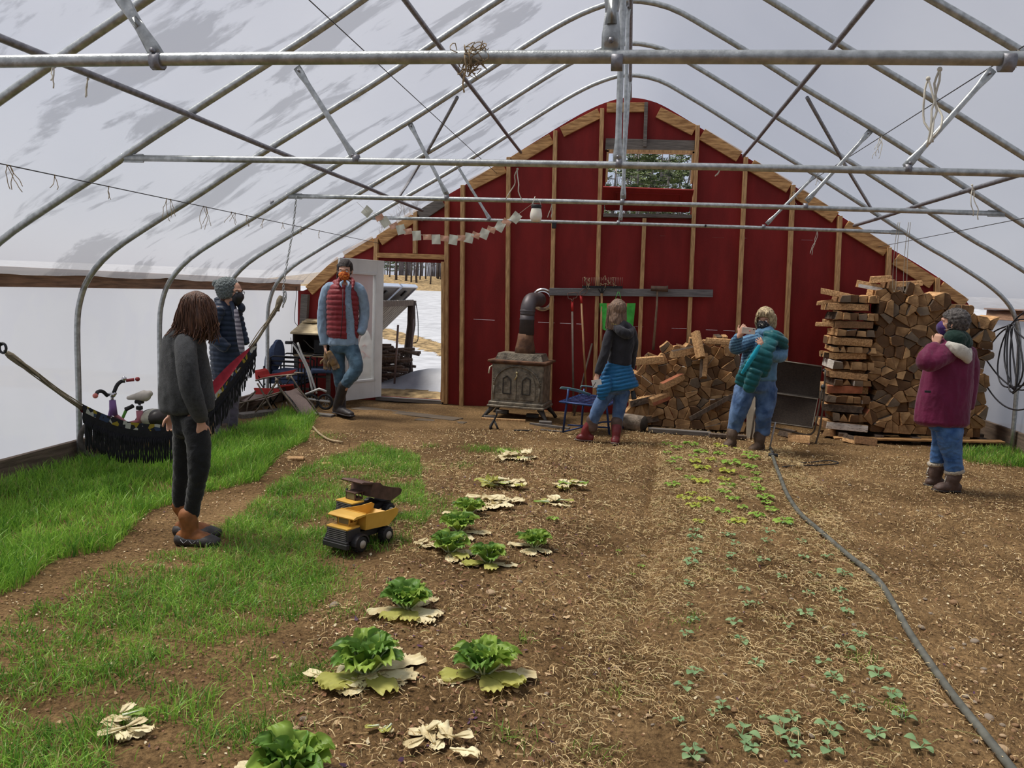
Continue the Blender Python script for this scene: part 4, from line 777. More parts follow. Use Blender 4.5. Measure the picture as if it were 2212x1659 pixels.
# ================================================================ blue lawn chair
m_blue = mat('blue_tube', srgb(38, 62, 110), .4, .2, .15, 12); m_bluearm = mat('blue_arm', srgb(110, 150, 158), .5, 0, .1, 12); m_bweb = mat('blue_web', srgb(42, 50, 92), .7, 0, .15, 20)
c0 = G(1216, 938); c1 = G(1333, 930)
t = thing('lawn_chair', 'blue folding lawn chair with webbed seat behind the woman in dark hoodie', 'chair', (c0.x+.3, c0.y+.25, 0))
def P9(x, y, d): return PY(x, y, d)
Y0, Y1 = 9.25, 9.72
fl, fr, bl, br = P9(1216, 936, Y0), P9(1316, 944, Y0), P9(1256, 925, Y1), P9(1345, 930, Y1)
for a, c, nm in ((fl, P9(1228, 840, Y0), 'leg'), (fr, P9(1308, 852, Y0), 'leg'), (bl, P9(1262, 840, Y1), 'leg'), (br, P9(1338, 846, Y1), 'leg')):
    b = B(); a = on(a, .012); b.tube([a, c], .0125, 8); ob(nm, b, m_blue, t)
for (xa, ya, Ya, xb, yb, Yb) in ((1216, 838, Y0, 1275, 853, Y0+.12), (1259, 834, Y1-.1, 1330, 846, Y1)):
    b = B(); a, c = P9(xa, ya, Ya), P9(xb, yb, Yb); b.tube(spline([a+Vector((-.02, 0, -.01)), a, a.lerp(c, .5)+Vector((0, 0, .012)), c], 3), .022, 8, flat=.4); ob('armrest', b, m_bluearm, t)
b = B(); b.tube([P9(1209, 868, Y0-.05), P9(1305, 880, Y0-.05), P9(1345, 862, Y1), P9(1258, 852, Y1)], .012, 8, close=True); ob('seat_frame', b, m_blue, t)
b = B(); s0, s1, s2, s3 = P9(1212, 868, Y0-.05), P9(1303, 880, Y0-.05), P9(1343, 863, Y1), P9(1260, 853, Y1)
for k in range(7): u = (k+.5)/7; b.beam(quadpt(s3, s2, s1, s0, u, 0), quadpt(s3, s2, s1, s0, u, 1), .045, .006); b.beam(quadpt(s3, s2, s1, s0, 0, u)+Vector((0, 0, .006)), quadpt(s3, s2, s1, s0, 1, u)+Vector((0, 0, .006)), .05, .006)
ob('seat_webbing', b, m_bweb, t)
b = B(); b.tube([on(fl, .02), P9(1300, 912, Y0+.2), on(br, .1)], .01, 6); b.tube([P9(1226, 918, Y0), P9(1318, 924, Y0+.1)], .01, 6); ob('brace', b, m_blue, t)
# ================================================================ toy trucks
m_yel = mat('toy_yellow', srgb(214, 164, 62), .45, 0, .08, 6, spec=.5, col2=srgb(226, 178, 76)); m_yrust = mat('toy_rusty_brown', srgb(92, 68, 58), .7, 0, .3, 16); m_tblk = mat('toy_black', srgb(48, 46, 48), .5, 0, .2, 10); m_hub = mat('toy_hub', srgb(176, 168, 155), .5)
def truck(lab, loc, rz, rusty, lift):
    t = thing('toy_dump_truck', lab, 'toy truck', loc, rz, 'toy dump trucks'); my = m_yrust if rusty else m_yel; k = dict(world=False)
    def O(n, b, m, p=t): return ob(n, b, m, p, world=False, bev=.0)
    b = B(); b.box((0, 0, .085), (.42, .13, .05), bev=.006); O('chassis', b, m_tblk)
    b = B(); b.box((-.16, 0, .115), (.12, .19, .08), bev=.006); b.box((-.228, 0, .05), (.03, .21, .035), bev=.004); b.box((-.228, 0, .075), (.024, .2, .012), bev=.002); gr = O('grille_body', b, m_tblk)
    b = B()
    for i in range(6): b.box((-.222, 0, .088+i*.0125), (.008, .16, .004))
    O('grille_bar', b, mat('grille_grey', srgb(120, 115, 112), .5), gr)
    b = B(); b.box((-.165, 0, .160), (.118, .185, .012), bev=.003); O('hood', b, m_yel)
    b = B(); x0, x1, y0, y1, z0, z1 = -.155, -.085, .0-.045, .05, .166, .222
    for xx in (x0, x1):
        for yy in (y0, y1): b.box((xx, yy, (z0+z1)/2), (.008, .008, z1-z0))
    b.box(((x0+x1)/2, (y0+y1)/2, z1), (x1-x0+.016, y1-y0+.016, .008), bev=.002); b.box(((x0+x1)/2, (y0+y1)/2, z0+.008), (x1-x0+.008, y1-y0+.008, .016)); b.box(((x0+x1)/2, y0, (z0+z1)/2), (.006, .006, z1-z0)); cb = O('cab', b, my)
    b = B(); b.box((x0-.003, (y0+y1)/2, (z0+z1)/2), (.003, y1-y0-.012, z1-z0-.012)); O('windscreen', b, mat('cab_glass', srgb(108, 104, 80), .3), cb)
    b = B(); b.tube([(-.13, .075, .16), (-.13, .075, .235)], .008, 8); O('exhaust_stack', b, m_tblk)
    R = Matrix.Rotation(-lift, 3, 'Y'); pv = Vector((.2, 0, .12)); T = lambda p: tuple(R @ (Vector(p)-pv)+pv)
    prof = [(-.075, .13), (.16, .11), (.25, .165), (.262, .20), (.235, .215), (.13, .215), (-.07, .235)]
    b = B()
    for sy in (-1, 1):
        b.prism([T((x, sy*.105, z)) for x, z in prof], tuple(R @ Vector((0, sy*.006, 0))))
    fl_ = [(-.075, .13), (.16, .11), (.25, .165)]
    for (xa, za), (xb, zb) in zip(fl_[:-1], fl_[1:]): b.prism([T((xa, -.108, za)), T((xb, -.108, zb)), T((xb, .108, zb)), T((xa, .108, za))], tuple(R @ Vector((0, 0, .006))))
    b.prism([T((-.075, -.108, .13)), T((-.075, .108, .13)), T((-.07, .108, .24)), T((-.07, -.108, .24))], tuple(R @ Vector((.006, 0, 0))))
    O('dump_bed', b, my if rusty else m_yel)
    b = B(); cp = [(-.07, .236), (-.165, .236), (-.19, .226), (-.185, .218), (-.07, .226)]; b.prism([T((x, -.112, z)) for x, z in cp], tuple(R @ Vector((0, .224, 0)))); O('bed_canopy', b, my)
    for x in (-.125, .135):
        for sy in (-1, 1):
            r = .052; b = B(); b.lathe([(r*.7, -.028), (r*.95, -.026), (r, -.018), (r, .018), (r*.95, .026), (r*.7, .028)], (x, sy*.105, r), 20, 'y'); 
            for q in range(14): a = 2*PI*q/14; b.box((x+math.cos(a)*r, sy*.105, r+math.sin(a)*r), (.009, .04, .009), Matrix.Rotation(-a, 3, 'Y'))
            wh = O('wheel', b, m_black); b = B(); b.lathe([(r*.28, 0), (r*.36, .004), (r*.46, .006), (r*.5, .002), (r*.5, -.004)], (x, sy*.134, r), 16, 'y'); O('hub', b, m_hub, wh)
    b = B(); b.prism([(-.125+.068*math.cos(a), -.135, .05+.068*math.sin(a)) for a in [PI*k/10 for k in range(11)]]+[(-.125+.058*math.cos(a), -.135, .05+.058*math.sin(a)) for a in [PI*k/10 for k in range(10, -1, -1)]], (0, .27, 0)); O('wheel_arch', b, m_tblk)
    return t
p = G(775, 1185); t1 = truck('yellow toy dump truck with white-hubbed wheels, the front one of the two', (p.x, p.y+.02, gzf(p.x, p.y)+.012), math.radians(67), False, 0.); t1.scale = (.93,)*3
p = G(792, 1122); t2 = truck('rusty brown-topped toy dump truck with raised bed behind yellow one', (p.x+.0, p.y-.02, gzf(p.x, p.y)+.012), math.radians(62), True, -.22); t2.scale = (.9,)*3
# ================================================================ hose along the bed
m_hose = mat('drip_hose', srgb(92, 92, 84), .6, 0, .3, 14, .2, 30)
hp = [on(G(x, y), .02) for x, y in [(1664, 968), (1668, 990), (1672, 1010), (1684, 1042), (1700, 1080), (1726, 1118), (1760, 1155), (1825, 1212), (1890, 1270), (1925, 1322), (1960, 1380), (2010, 1455), (2060, 1530), (2110, 1595), (2160, 1659), (2230, 1750)]]
pipe('garden_hose', hp, .017, m_hose, 'long grey drip hose curving along the right side of the seedling bed', 'hose', n=10, sub=4)
b = B(); q = on(G(1668, 995), .03); b.tube([q+Vector((-.04, 0, 0)), q+Vector((.05, 0, 0))], .02, 10); b.ball(q, .027, 10, 8); b.tube([q, q+Vector((0, .0, .045))], .01, 8); tag(ob('hose_valve', b, m_black), 'black plastic valve joint on the hose by the boots', 'valve')
pipe('garden_hose', [on(G(x, y), .012) for x, y in [(1672, 998), (1700, 1000), (1735, 1002), (1790, 998), (1810, 1004), (1760, 1006), (1720, 1010), (1690, 1018)]], .006, m_black, 'thin black tubing loop lying right of the hose valve', 'hose', n=6, sub=4)
pipe('metal_stake', [on(G(1662, 968), .0), PY(1675, 912, 9.05)], .009, mat('stake_white', srgb(190, 190, 190), .4), 'thin white stake standing at the head of the hose', 'stake')
pipe('dry_vine', [on(G(x, y), .02) for x, y in [(676, 925), (690, 938), (712, 950), (740, 957)]], .012, m_straw, 'dry crooked stick lying below the brown recliner', 'stick', n=7, sub=4)
# hose bundle on the right post
m_tube = mat('black_tubing', srgb(38, 38, 42), .45, 0, .2, 12)
hb = [[(2190, 700), (2160, 720), (2130, 760), (2110, 800), (2100, 830)], [(2225, 690), (2190, 695), (2165, 740), (2155, 800), (2170, 835), (2225, 830)], [(2180, 700), (2175, 760), (2180, 840), (2195, 835), (2200, 760), (2190, 700)], [(2187, 700), (2200, 720), (2230, 745)], [(2182, 705), (2190, 780), (2196, 832), (2185, 835), (2182, 770), (2187, 705)],
      [(2125, 770), (2160, 815), (2200, 842), (2240, 835)], [(2110, 800), (2150, 860), (2190, 885), (2240, 878)], [(2240, 780), (2210, 830), (2188, 850)], [(2188, 700), (2150, 715), (2120, 740)], [(2175, 705), (2170, 780), (2190, 838), (2210, 800), (2200, 720)], [(2240, 660), (2205, 680), (2185, 700)]]
t = thing('tubing_bundle', 'tangle of black irrigation tubing hanging on the right hoop post', 'tubing', PY(2185, 760, 9.6))
for k, pts in enumerate(hb): b = B(); b.tube(spline([PX(x, y, 4.30-.03*(k % 4)) for x, y in pts], 5), .009, 6); ob('tube', b, m_tube, t)
# ================================================================ garland, lantern
m_pap = [mat('paper_white', srgb(205, 205, 190), .8, 0, .05, 10), mat('paper_peach', srgb(205, 158, 134), .8, 0, .08, 10)]
GX = [(793, 457, 40, 0), (820, 470, -28, 1), (832, 480, -35, 0), (851, 488, -25, 1), (866, 496, -15, 0), (881, 500, -12, 1), (900, 509, -6, 0), (923, 512, -2, 1), (942, 517, -2, 0), (960, 515, 4, 1), (979, 518, 8, 0), (996, 514, 2, 1), (1013, 514, 10, 0), (1028, 508, 22, 1), (1046, 505, 22, 0), (1061, 496, 20, 1), (1080, 489, 28, 0), (1094, 480, 32, 1), (1114, 470, 38, 0)]
YG = 8.5; t = thing('paper_garland', 'garland of white and peach paper squares strung below the bars', 'garland', PY(950, 510, YG))
b = B(); b.tube(spline([PY(x, y-3, YG) for x, y, _, _ in GX], 2), .0018, 4); b.tube([PY(793, 457, YG), PY(770, 436, 8.0)], .0018, 4); b.tube([PY(1114, 467, YG), PY(1150, 440, 7.6)], .0018, 4); ob('string', b, m_twine, t)
for x, y, a, k in GX:
    c = PY(x, y, YG-.004); s = .047 if k == 0 else .041; R = Matrix.Rotation(math.radians(a), 3, 'Y'); b = B(); V = []
    for j in range(5):
        for i in range(5): V.append(c+R @ Vector(((i/4-.5)*2*s*(1 if k == 0 else 1.1), -.008*math.sin(i*1.3+x)*math.cos(j+x), (j/4-.5)*2*s*(1.08 if k == 0 else .72))))
    b.add(V, [(j*5+i, j*5+i+1, j*5+i+6, j*5+i+5) for j in range(4) for i in range(4)], 0, True); ob('paper_square', b, m_pap[k], t)
lc = PY(1158, 462, 7.4); t = thing('lantern', 'frosted bulb-shaped solar lantern hanging from the third cross bar', 'lantern', lc+Vector((0, 0, .1)))
m_lamp = bpy.data.materials.new('frosted_shade'); m_lamp.use_nodes = True; q = m_lamp.node_tree.nodes['Principled BSDF']; q.inputs['Base Color'].default_value = (.80, .76, .66, 1); q.inputs['Roughness'].default_value = .4; q.inputs['Subsurface Weight'].default_value = .3
b = B(); b.lathe([(.01, -.072), (.035, -.07), (.05, -.05), (.056, -.02), (.052, .01), (.045, .04), (.042, .05)], lc, 24); ob('lamp_shade', b, m_lamp, t)
b = B(); b.lathe([(.043, .046), (.046, .05), (.046, .078), (.04, .082)], lc, 24); ob('cap', b, m_black, t)
b = B(); b.tube([lc+Vector((-.046, 0, .065)), lc+Vector((-.03, 0, .11)), lc+Vector((0, 0, .135)), lc+Vector((.03, 0, .11)), lc+Vector((.046, 0, .065))], .003, 6); b.tube([lc+Vector((-.03, 0, .075)), lc+Vector((-.028, 0, .12)), lc+Vector((-.018, .02, .155))], .004, 6); ob('wire_handle', b, m_twine, t)
for px, py, lab in ((1197, 487, 'small black clip on the farthest cross bar below the lantern'), (1524, 488, 'tiny black clip on the farthest cross bar under the window')):
    b = B(); b.box(PY(px, py, 9.88), (.05 if px < 1300 else .02, .06, .07 if px < 1300 else .03), bev=.004); tag(ob('clip', b, m_black), lab, 'clip')
# ================================================================ firewood
m_end = [mat('wood_end', srgb(150, 114, 76), .85, 0, .25, 7, .3, 50, col2=srgb(190, 152, 106)), mat('wood_end_dark', srgb(108, 80, 54), .85, 0, .25, 7, .3, 50), mat('wood_end_grey', srgb(120, 104, 86), .85, 0, .25, 7, .3, 50)]
m_split = [mat('split_face', srgb(176, 130, 84), .8, 0, .25, 12, .3, 60, stretch=(5, .7, 5), col2=srgb(214, 170, 118)), mat('split_face_dark', srgb(128, 94, 62), .8, 0, .25, 12, .3, 60, stretch=(5, .7, 5))]
m_brk = mat('log_bark', srgb(86, 72, 60), .95, 0, .4, 18, .7, 40); m_birch = mat('birch_bark', srgb(190, 178, 162), .8, 0, .55, 8, .3, 40, stretch=(3, 12, 12), col2=srgb(222, 214, 204), lo=.3, hi=.5); m_redbirch = mat('red_bark', srgb(160, 96, 66), .8, 0, .3, 10, .3, 40)
def voronoi(pts, box):
    out = []; n = len(pts); P = np.array(pts)
    for i in range(n):
        poly = [(box[0], box[1]), (box[2], box[1]), (box[2], box[3]), (box[0], box[3])]; d = P-P[i]; order = np.argsort((d**2).sum(1))[1:18]
        for j in order:
            mx, my = (P[i]+P[j])/2; nx, ny = P[j]-P[i]; new = []
            for k in range(len(poly)):
                a, b_ = poly[k-1], poly[k]; da = (a[0]-mx)*nx+(a[1]-my)*ny; db = (b_[0]-mx)*nx+(b_[1]-my)*ny
                if (da <= 0) != (db <= 0): t = da/(da-db); new.append((a[0]+(b_[0]-a[0])*t, a[1]+(b_[1]-a[1])*t))
                if db <= 0: new.append(b_)
            poly = new
            if len(poly) < 3: break
        if len(poly) >= 3: out.append(poly)
    return out
def split_poly(poly, q):                        # split a round block radially into wedges
    a = q.uniform(0, PI); cx = sum(p[0] for p in poly)/len(poly); cy = sum(p[1] for p in poly)/len(poly); nx, ny = math.cos(a), math.sin(a)
    cx += q.uniform(-.008, .008); cy += q.uniform(-.008, .008); A, Bp = [], []
    for k in range(len(poly)):
        p, r = poly[k-1], poly[k]; dp = (p[0]-cx)*nx+(p[1]-cy)*ny; dr = (r[0]-cx)*nx+(r[1]-cy)*ny
        if (dp <= 0) != (dr <= 0): t = dp/(dp-dr); m = (p[0]+(r[0]-p[0])*t, p[1]+(r[1]-p[1])*t); A.append(m); Bp.append(m)
        (A if dr <= 0 else Bp).append(r)
    return A, Bp
def area(p): return abs(sum(p[i-1][0]*p[i][1]-p[i][0]*p[i-1][1] for i in range(len(p))))/2
def log_b(poly, y0, L, q, mats_i):
    """log whose front face (x,z polygon) is at y0 and runs back L"""
    cx = sum(p[0] for p in poly)/len(poly); cz = sum(p[1] for p in poly)/len(poly); P = []
    pl = [(cx+(x-cx)*.955, cz+(z-cz)*.955) for x, z in poly]; n = len(pl)
    for i in range(n):                           # soften corners, bow the sides
        a, b_ = pl[i-1], pl[i]; l = math.hypot(a[0]-b_[0], a[1]-b_[1])
        if l < .012: P.append(((a[0]+b_[0])/2, (a[1]+b_[1])/2)); continue
        t = min(.07, .003/l); k = q.uniform(-.004, .004); nx, nz = (b_[1]-a[1])/l, -(b_[0]-a[0])/l; s = 1 if ((a[0]+b_[0])/2-cx)*nx+((a[1]+b_[1])/2-cz)*nz > 0 else -1
        P += [(a[0]+(b_[0]-a[0])*t, a[1]+(b_[1]-a[1])*t), ((a[0]+b_[0])/2+s*nx*k, (a[1]+b_[1])/2+s*nz*k), (b_[0]-(b_[0]-a[0])*t, b_[1]-(b_[1]-a[1])*t)]
    n = len(P); b = B(); sx, sz = q.uniform(-.03, .03), q.uniform(-.02, .02); tl = q.uniform(-.12, .12); tv = q.uniform(-.18, .18); V = []
    for k, (yy, sc) in enumerate(((0, .96), (.006, 1), (L*.5, 1.0), (L-.005, .96), (L, .92))):
        for x, z in P:
            dx, dz = (x-cx)*sc, (z-cz)*sc; V.append((cx+dx+sx*yy/L, y0+yy+(dx*tl+dz*tv)*(1 if k < 2 else .3)+.0015*math.sin(dx*300+dz*170), cz+dz+sz*yy/L))
    fs = [(k*n+j, k*n+(j+1) % n, (k+1)*n+(j+1) % n, (k+1)*n+j) for k in range(4) for j in range(n)]
    b.add(V, fs, 1); o = q.randrange(n); nb = q.choice((0, 0, n//4, n//3, n//2))
    for k in range(4):
        for j in range(nb): b.m[k*n+(o+j) % n] = 2
    b.add([V[j] for j in range(n)], [tuple(range(n))[::-1]], 0); b.add([V[4*n+j] for j in range(n)], [tuple(range(n))], 0)
    ms = [m_end[mats_i[0]], m_split[mats_i[1]], mats_i[2]]
    return b, ms, (cx, y0+L/2, cz)
LOGS = []                                       # (face size, builder, materials, centre, label, group)
def stack(inside, box, sp, seed, y0f, L, lab, group, splitp):
    q = random.Random(seed); pts = []
    z = box[1]+sp*.3; row = 0
    while z < box[3]+sp:
        x = box[0]-sp*.5+(row % 2)*sp*.5
        while x < box[2]+sp: pts.append((x+q.uniform(-.3, .3)*sp, z+q.uniform(-.28, .28)*sp)); x += sp*q.uniform(.85, 1.2)
        z += sp*.86; row += 1
    for poly in voronoi(pts, (box[0]-.2, box[1], box[2]+.2, box[3]+.3)):
        ps = [poly]
        if area(poly) > sp*sp*splitp: ps = [r for r in split_poly(poly, q) if len(r) > 2]
        for p in ps:
            cx = sum(a[0] for a in p)/len(p); cz = sum(a[1] for a in p)/len(p)
            if not inside(cx, cz) or area(p) < sp*sp*.15: continue
            y0 = y0f(cx, cz)+q.uniform(-.045, .045)
            b, ms, c = log_b(p, y0, L*q.uniform(.92, 1.05), q, (q.choices((0, 1, 2), (5, 3, 2))[0], q.choice((0, 0, 1)), q.choices((m_brk, m_birch, m_redbirch), (7, 1, 1))[0]))
            LOGS.append((area(p), b, ms, c, lab, group))
YT_ = 10.12
def ztop(X):
    xs = [(1885, 628), (1925, 612), (1960, 622), (1995, 618), (2030, 632), (2062, 650), (2105, 668), (2135, 690), (2172, 700), (2180, 760)]
    P = [PY(x, y, YT_) for x, y in xs]
    if X <= P[0].x: return P[0].z
    for a, c_ in zip(P[:-1], P[1:]):
        if a.x <= X <= c_.x: return a.z+(c_.z-a.z)*(X-a.x)/(c_.x-a.x)
    return 0
xL, xR = PY(1886, 800, YT_).x, PY(2168, 800, YT_).x; zB = .11
LT = 'split log end in the tall stack of firewood at the right of the end wall'; GT = 'split logs of the tall woodpile'
stack(lambda x, z: xL < x < min(xR, PS[-1][0]-.25) and zB < z < ztop(x)-.02, (xL, zB, xR, 2.15), .152, 5, lambda x, z: YT_, .42, LT, GT, .78)
# crossed end column of the tall stack
q = random.Random(17); x0c = PY(1800, 850, YT_).x; z = zB; row = 0
while z < PY(1850, 640, YT_).z:
    hh = q.uniform(.085, .115)
    def rect(xa, xb, za, zb): return [(xa+q.uniform(-.012, .012), za+q.uniform(0, .01)), (xb+q.uniform(-.012, .012), za+q.uniform(0, .01)), (xb+q.uniform(-.02, .01), zb-q.uniform(0, .02)), (xa+q.uniform(-.01, .02), zb-q.uniform(0, .025))]
    if row % 2 == 0:
        for d in range(4):                      # logs lying across, seen from the side
            Ll = q.uniform(.38, .50); pl = rect(-hh*.65, hh*.65, -hh/2, hh/2); b, ms, c = log_b(pl, 0, Ll, q, (q.choice((0, 1)), q.choices((0, 1), (3, 1))[0], q.choices((m_brk, m_birch, m_redbirch), (3, 4, 2))[0]))
            xs_ = x0c-q.uniform(0, .10)-(.06 if z > 1.4 else 0); yy = YT_+.06+d*.13; b.v = [(xs_+vy, yy-vx, z+hh/2+vz) for vx, vy, vz in b.v]
            LOGS.append((hh*Ll*(1 if d == 0 else .2), b, ms, (xs_+Ll/2, yy, z+hh/2), 'log lying crosswise in the left end column of the tall woodpile', 'crosswise logs of the tall woodpile'))
    else:
        x = x0c+q.uniform(-.08, .03)
        while x < xL-.03:
            w_ = q.uniform(.075, .13); pl = rect(x, min(x+w_, xL+.01), z, z+hh); pl = pl if q.random() < .8 else [pl[0], pl[1], ((pl[2][0]+pl[3][0])/2, pl[2][1])]
            b, ms, c = log_b(pl, YT_+q.uniform(-.05, .03), .5, q, (q.choice((0, 1, 2)), q.choice((0, 1)), q.choice((m_brk, m_birch)))); LOGS.append((area(pl)*1.3, b, ms, c, 'log end in the left end column of the tall woodpile', 'end-on logs of the left column')); x += w_
    z += hh; row += 1
for (xa, ya, xb, yb, w_, mm, lab) in [(1775, 628, 1870, 645, .09, m_brk, 'long pale split log lying on top left of the tall woodpile'), (1852, 612, 1905, 618, .11, m_birch, 'birch-barked log on the top of tall woodpile'), (1925, 614, 1992, 610, .08, m_redbirch, 'reddish log lying under the hanging cord loops on the tall woodpile'), (1880, 604, 1925, 600, .1, m_brk, 'rough grey log at the very top of the tall woodpile'), (1762, 700, 1800, 698, .06, m_brk, 'thin board-like log sticking out left of the tall woodpile'), (1765, 655, 1800, 650, .06, m_brk, 'grey log stub sticking out left near the woodpile top')]:
    a, c = PY(xa, ya, YT_+.1), PY(xb, yb, YT_+.1); Ll = (c-a).length; pl = [(-w_/2, -w_*.4), (w_/2, -w_*.45), (w_*.3, w_*.35), (-w_*.35, w_*.4)]
    b, ms, _ = log_b(pl, 0, Ll, q, (0, 0, mm)); d = (c-a).normalized(); b.v = [tuple(a+d*vy+Vector((0, -vx, 0))+Vector((0, 0, vz))) for vx, vy, vz in b.v]; LOGS.append((.1, b, ms, (a+c)/2, lab, None))
# low heap
YS = 10.18
heap = [PY(x, y, YS) for x, y in [(1352, 925), (1352, 870), (1368, 815), (1385, 800), (1395, 778), (1412, 765), (1440, 750), (1470, 748), (1490, 742), (1505, 733), (1525, 745), (1550, 735), (1585, 738), (1602, 760), (1612, 940), (1480, 938)]]
hp_ = [(p.x, p.z) for p in heap]
def inheap(x, z): return bool(inpoly(np.array([[x, z]]), hp_)[0])
stack(inheap, (hp_[0][0], .02, 1.45, 1.15), .15, 23, lambda x, z: YS-.10+.22*z, .40, 'split log end in the low heap of firewood behind the woman holding a phone', 'split logs of the low heap', .72)
for (px, py, w_, Ll, rx, rz_, mm, lab) in [(1512, 745, .12, .34, 1.1, .3, m_brk, 'upright wedge-shaped split log crowning the low heap'), (1400, 778, .10, .40, .1, -1.1, m_birch, 'pale round log at the upper left edge of low heap'), (1560, 737, .08, .40, .0, -1.3, m_brk, 'flat split log on top right of the low heap'), (1520, 790, .10, .30, 1.25, .1, m_brk, 'split log standing on end in middle of low heap'), (1388, 866, .10, .35, .2, -1.2, m_brk, 'orange split log lying sideways in low heap'), (1450, 825, .10, .35, .3, -.8, m_redbirch, 'reddish bark log lying askew in low heap'), (1475, 760, .10, .34, .2, -1.0, m_brk, 'rough split log lying sideways near the heap top'), (1425, 860, .11, .3, .3, -.9, m_redbirch, 'splintered orange log in the lower left of heap'), (1395, 905, .10, .3, .2, -1.4, m_brk, 'splintered pale log behind the round log')]:
    pl = [(-w_/2, -w_*.4), (w_/2, -w_*.45), (w_*.3, w_*.4), (-w_*.25, w_*.5)]; b, ms, _ = log_b(pl, -Ll/2, Ll, q, (0, 0, mm)); R = Matrix.Rotation(rz_, 3, 'Z') @ Matrix.Rotation(rx, 3, 'X'); c = PY(px, py, YS-.05); b.v = [tuple(R @ Vector(v)+c) for v in b.v]; LOGS.append((.1, b, ms, c, lab, None))
LOGS.sort(key=lambda l: -l[0]); rest = B(); restm = [m_end[0], m_split[0], m_brk]
for k, (a, b, ms, c, lab, grp) in enumerate(LOGS):
    if k < 300: o = ob('firewood_log', b, ms, at=c); tag(o, lab, 'log', grp)
    else: rest.add(b.v, b.f, 0); rest.m[-len(b.m):] = b.m
if rest.v: tag(ob('firewood_log', rest, restm), 'smaller split log ends filling the gaps of the two woodpiles', 'logs', kind='stuff')
c = G(1390, 936)+Vector((0, .05, .10)); e_ = c+Vector((-.30, .16, .0)); b = B(); b.tube([e_, e_.lerp(c, .5)+Vector((0, 0, .004)), c], [.095, .1, .1], 20); b.m[-1] = 1; tag(ob('round_log', b, [mat('grey_bark', srgb(138, 124, 108), .9, 0, .35, 14, .6, 30), mat('dark_end', srgb(62, 56, 50), .9, 0, .3, 14, .3)]), 'round uncut log with dark sawn end at the left foot of low heap', 'log')
plank(1400, 935, 1535, 943, .1, .05, m_grey, 'long grey board under the front of the low heap', .03); plank(1530, 945, 1610, 948, .1, .04, m_oldwood, 'dark board under the right part of low heap', .03)
b = B(); b.beam(PY(1490, 905, YS-.12), PY(1600, 845, YS-.12), .03, .05); tag(ob('plank', b, m_oldwood), 'dark slanting strip of wood leaning across the low heap', 'plank')
a, c = PY(1800, 945, YT_-.05), PY(2166, 954, YT_-.05); b = B(); b.beam(a, c, .14, .022, bev=.003); tag(ob('pallet_board', b, m_lumberx), 'long pale board under the front edge of the tall woodpile', 'board')
b = B(); b.beam(a+Vector((.05, .45, 0)), c+Vector((-.05, .45, 0)), .14, .03); tag(ob('pallet_board', b, m_oldwood), 'rear support board under the tall woodpile', 'board')
for k in range(5):
    p = a.lerp(c, .06+.22*k); b = B(); b.box((p.x, p.y+.25, .045), (.1, .5, .07), bev=.005); tag(ob('pallet_block', b, m_oldwood), 'dark support block under the tall woodpile', 'block', 'support blocks of the woodpile')
for k, (x, y, lab) in enumerate(((1845, 958, 'split chunk lying before the tall woodpile, bark side up'), (1868, 962, 'pale split chunk beside the fallen bark chunk'), (1790, 945, 'reddish block lying left of the tall woodpile foot'), (1700, 945, 'grey log lying under the folded cot'), (1725, 955, 'second dark log lying under the folded cot'))):
    pl = [(-.06, -.04), (.06, -.045), (.03, .04), (-.03, .05)]; b, ms, _ = log_b(pl, -.12, .24, q, (0, k % 2, m_brk)); R = Matrix.Rotation(.5+k, 3, 'Z'); c_ = on(G(x, y), .045); b.v = [tuple(R @ Vector(v)+c_) for v in b.v]; tag(ob('firewood_log', b, ms), lab, 'log')
# ================================================================ folded cot / garden chaise on its side
m_mesh = mat('brown_mesh', srgb(52, 42, 34), .8, 0, .25, 60, .2, 90); m_fr = mat('brown_frame', srgb(96, 88, 78), .45, .4, .2, 12)
t = thing('folding_chaise', 'folded brown mesh garden chaise standing on edge between the two woodpiles', 'chaise', G(1720, 955)); YC = 9.85
def panel(c4, nm, m, th=.01):
    b = B(); e = (c4[1]-c4[0]).cross(c4[3]-c4[0]).normalized()*th; NU = 8; V = [quadpt(*c4, i/NU, j/NU)+e*1.5*math.sin(PI*i/NU)*math.sin(PI*j/NU)*2 for j in range(NU+1) for i in range(NU+1)]
    b.add(V, [(j*(NU+1)+i, j*(NU+1)+i+1, (j+1)*(NU+1)+i+1, (j+1)*(NU+1)+i) for j in range(NU) for i in range(NU)], 0, True); return ob(nm, b, m, t)
u4 = [PY(1678, 778, YC), PY(1775, 792, YC), PY(1768, 860, YC), PY(1672, 848, YC)]; l4 = [PY(1672, 850, YC-.08), PY(1766, 862, YC-.08), PY(1755, 925, YC-.16), PY(1664, 912, YC-.16)]
panel(u4, 'mesh_panel', m_mesh); panel(l4, 'mesh_panel', m_mesh)
b = B(); b.tube(spline(u4, 3, True), .012, 8, close=True) if False else b.tube([u4[0], u4[1], u4[2], u4[3]], .012, 8, close=True); ob('frame_tube', b, m_fr, t)
b = B(); b.tube([l4[0], l4[1], l4[2], l4[3]], .012, 8, close=True); ob('frame_tube', b, m_fr, t)
for pts in ([(1783, 800), (1780, 850), (1772, 920), (1760, 965)], [(1778, 830), (1765, 900), (1752, 938), (1700, 930), (1664, 922)], [(1760, 966), (1735, 968), (1700, 962), (1655, 956)], [(1632, 880), (1622, 950)]):
    b = B(); b.tube(spline([PY(x, y, YC-.14) for x, y in pts], 4), .011, 8); ob('leg', b, m_fr, t)
b = B(); b.ball(PY(1778, 836, YC-.14), .028, 10, 8); b.ball(PY(1780, 800, YC-.1), .02, 8, 6); ob('hinge', b, m_black, t)
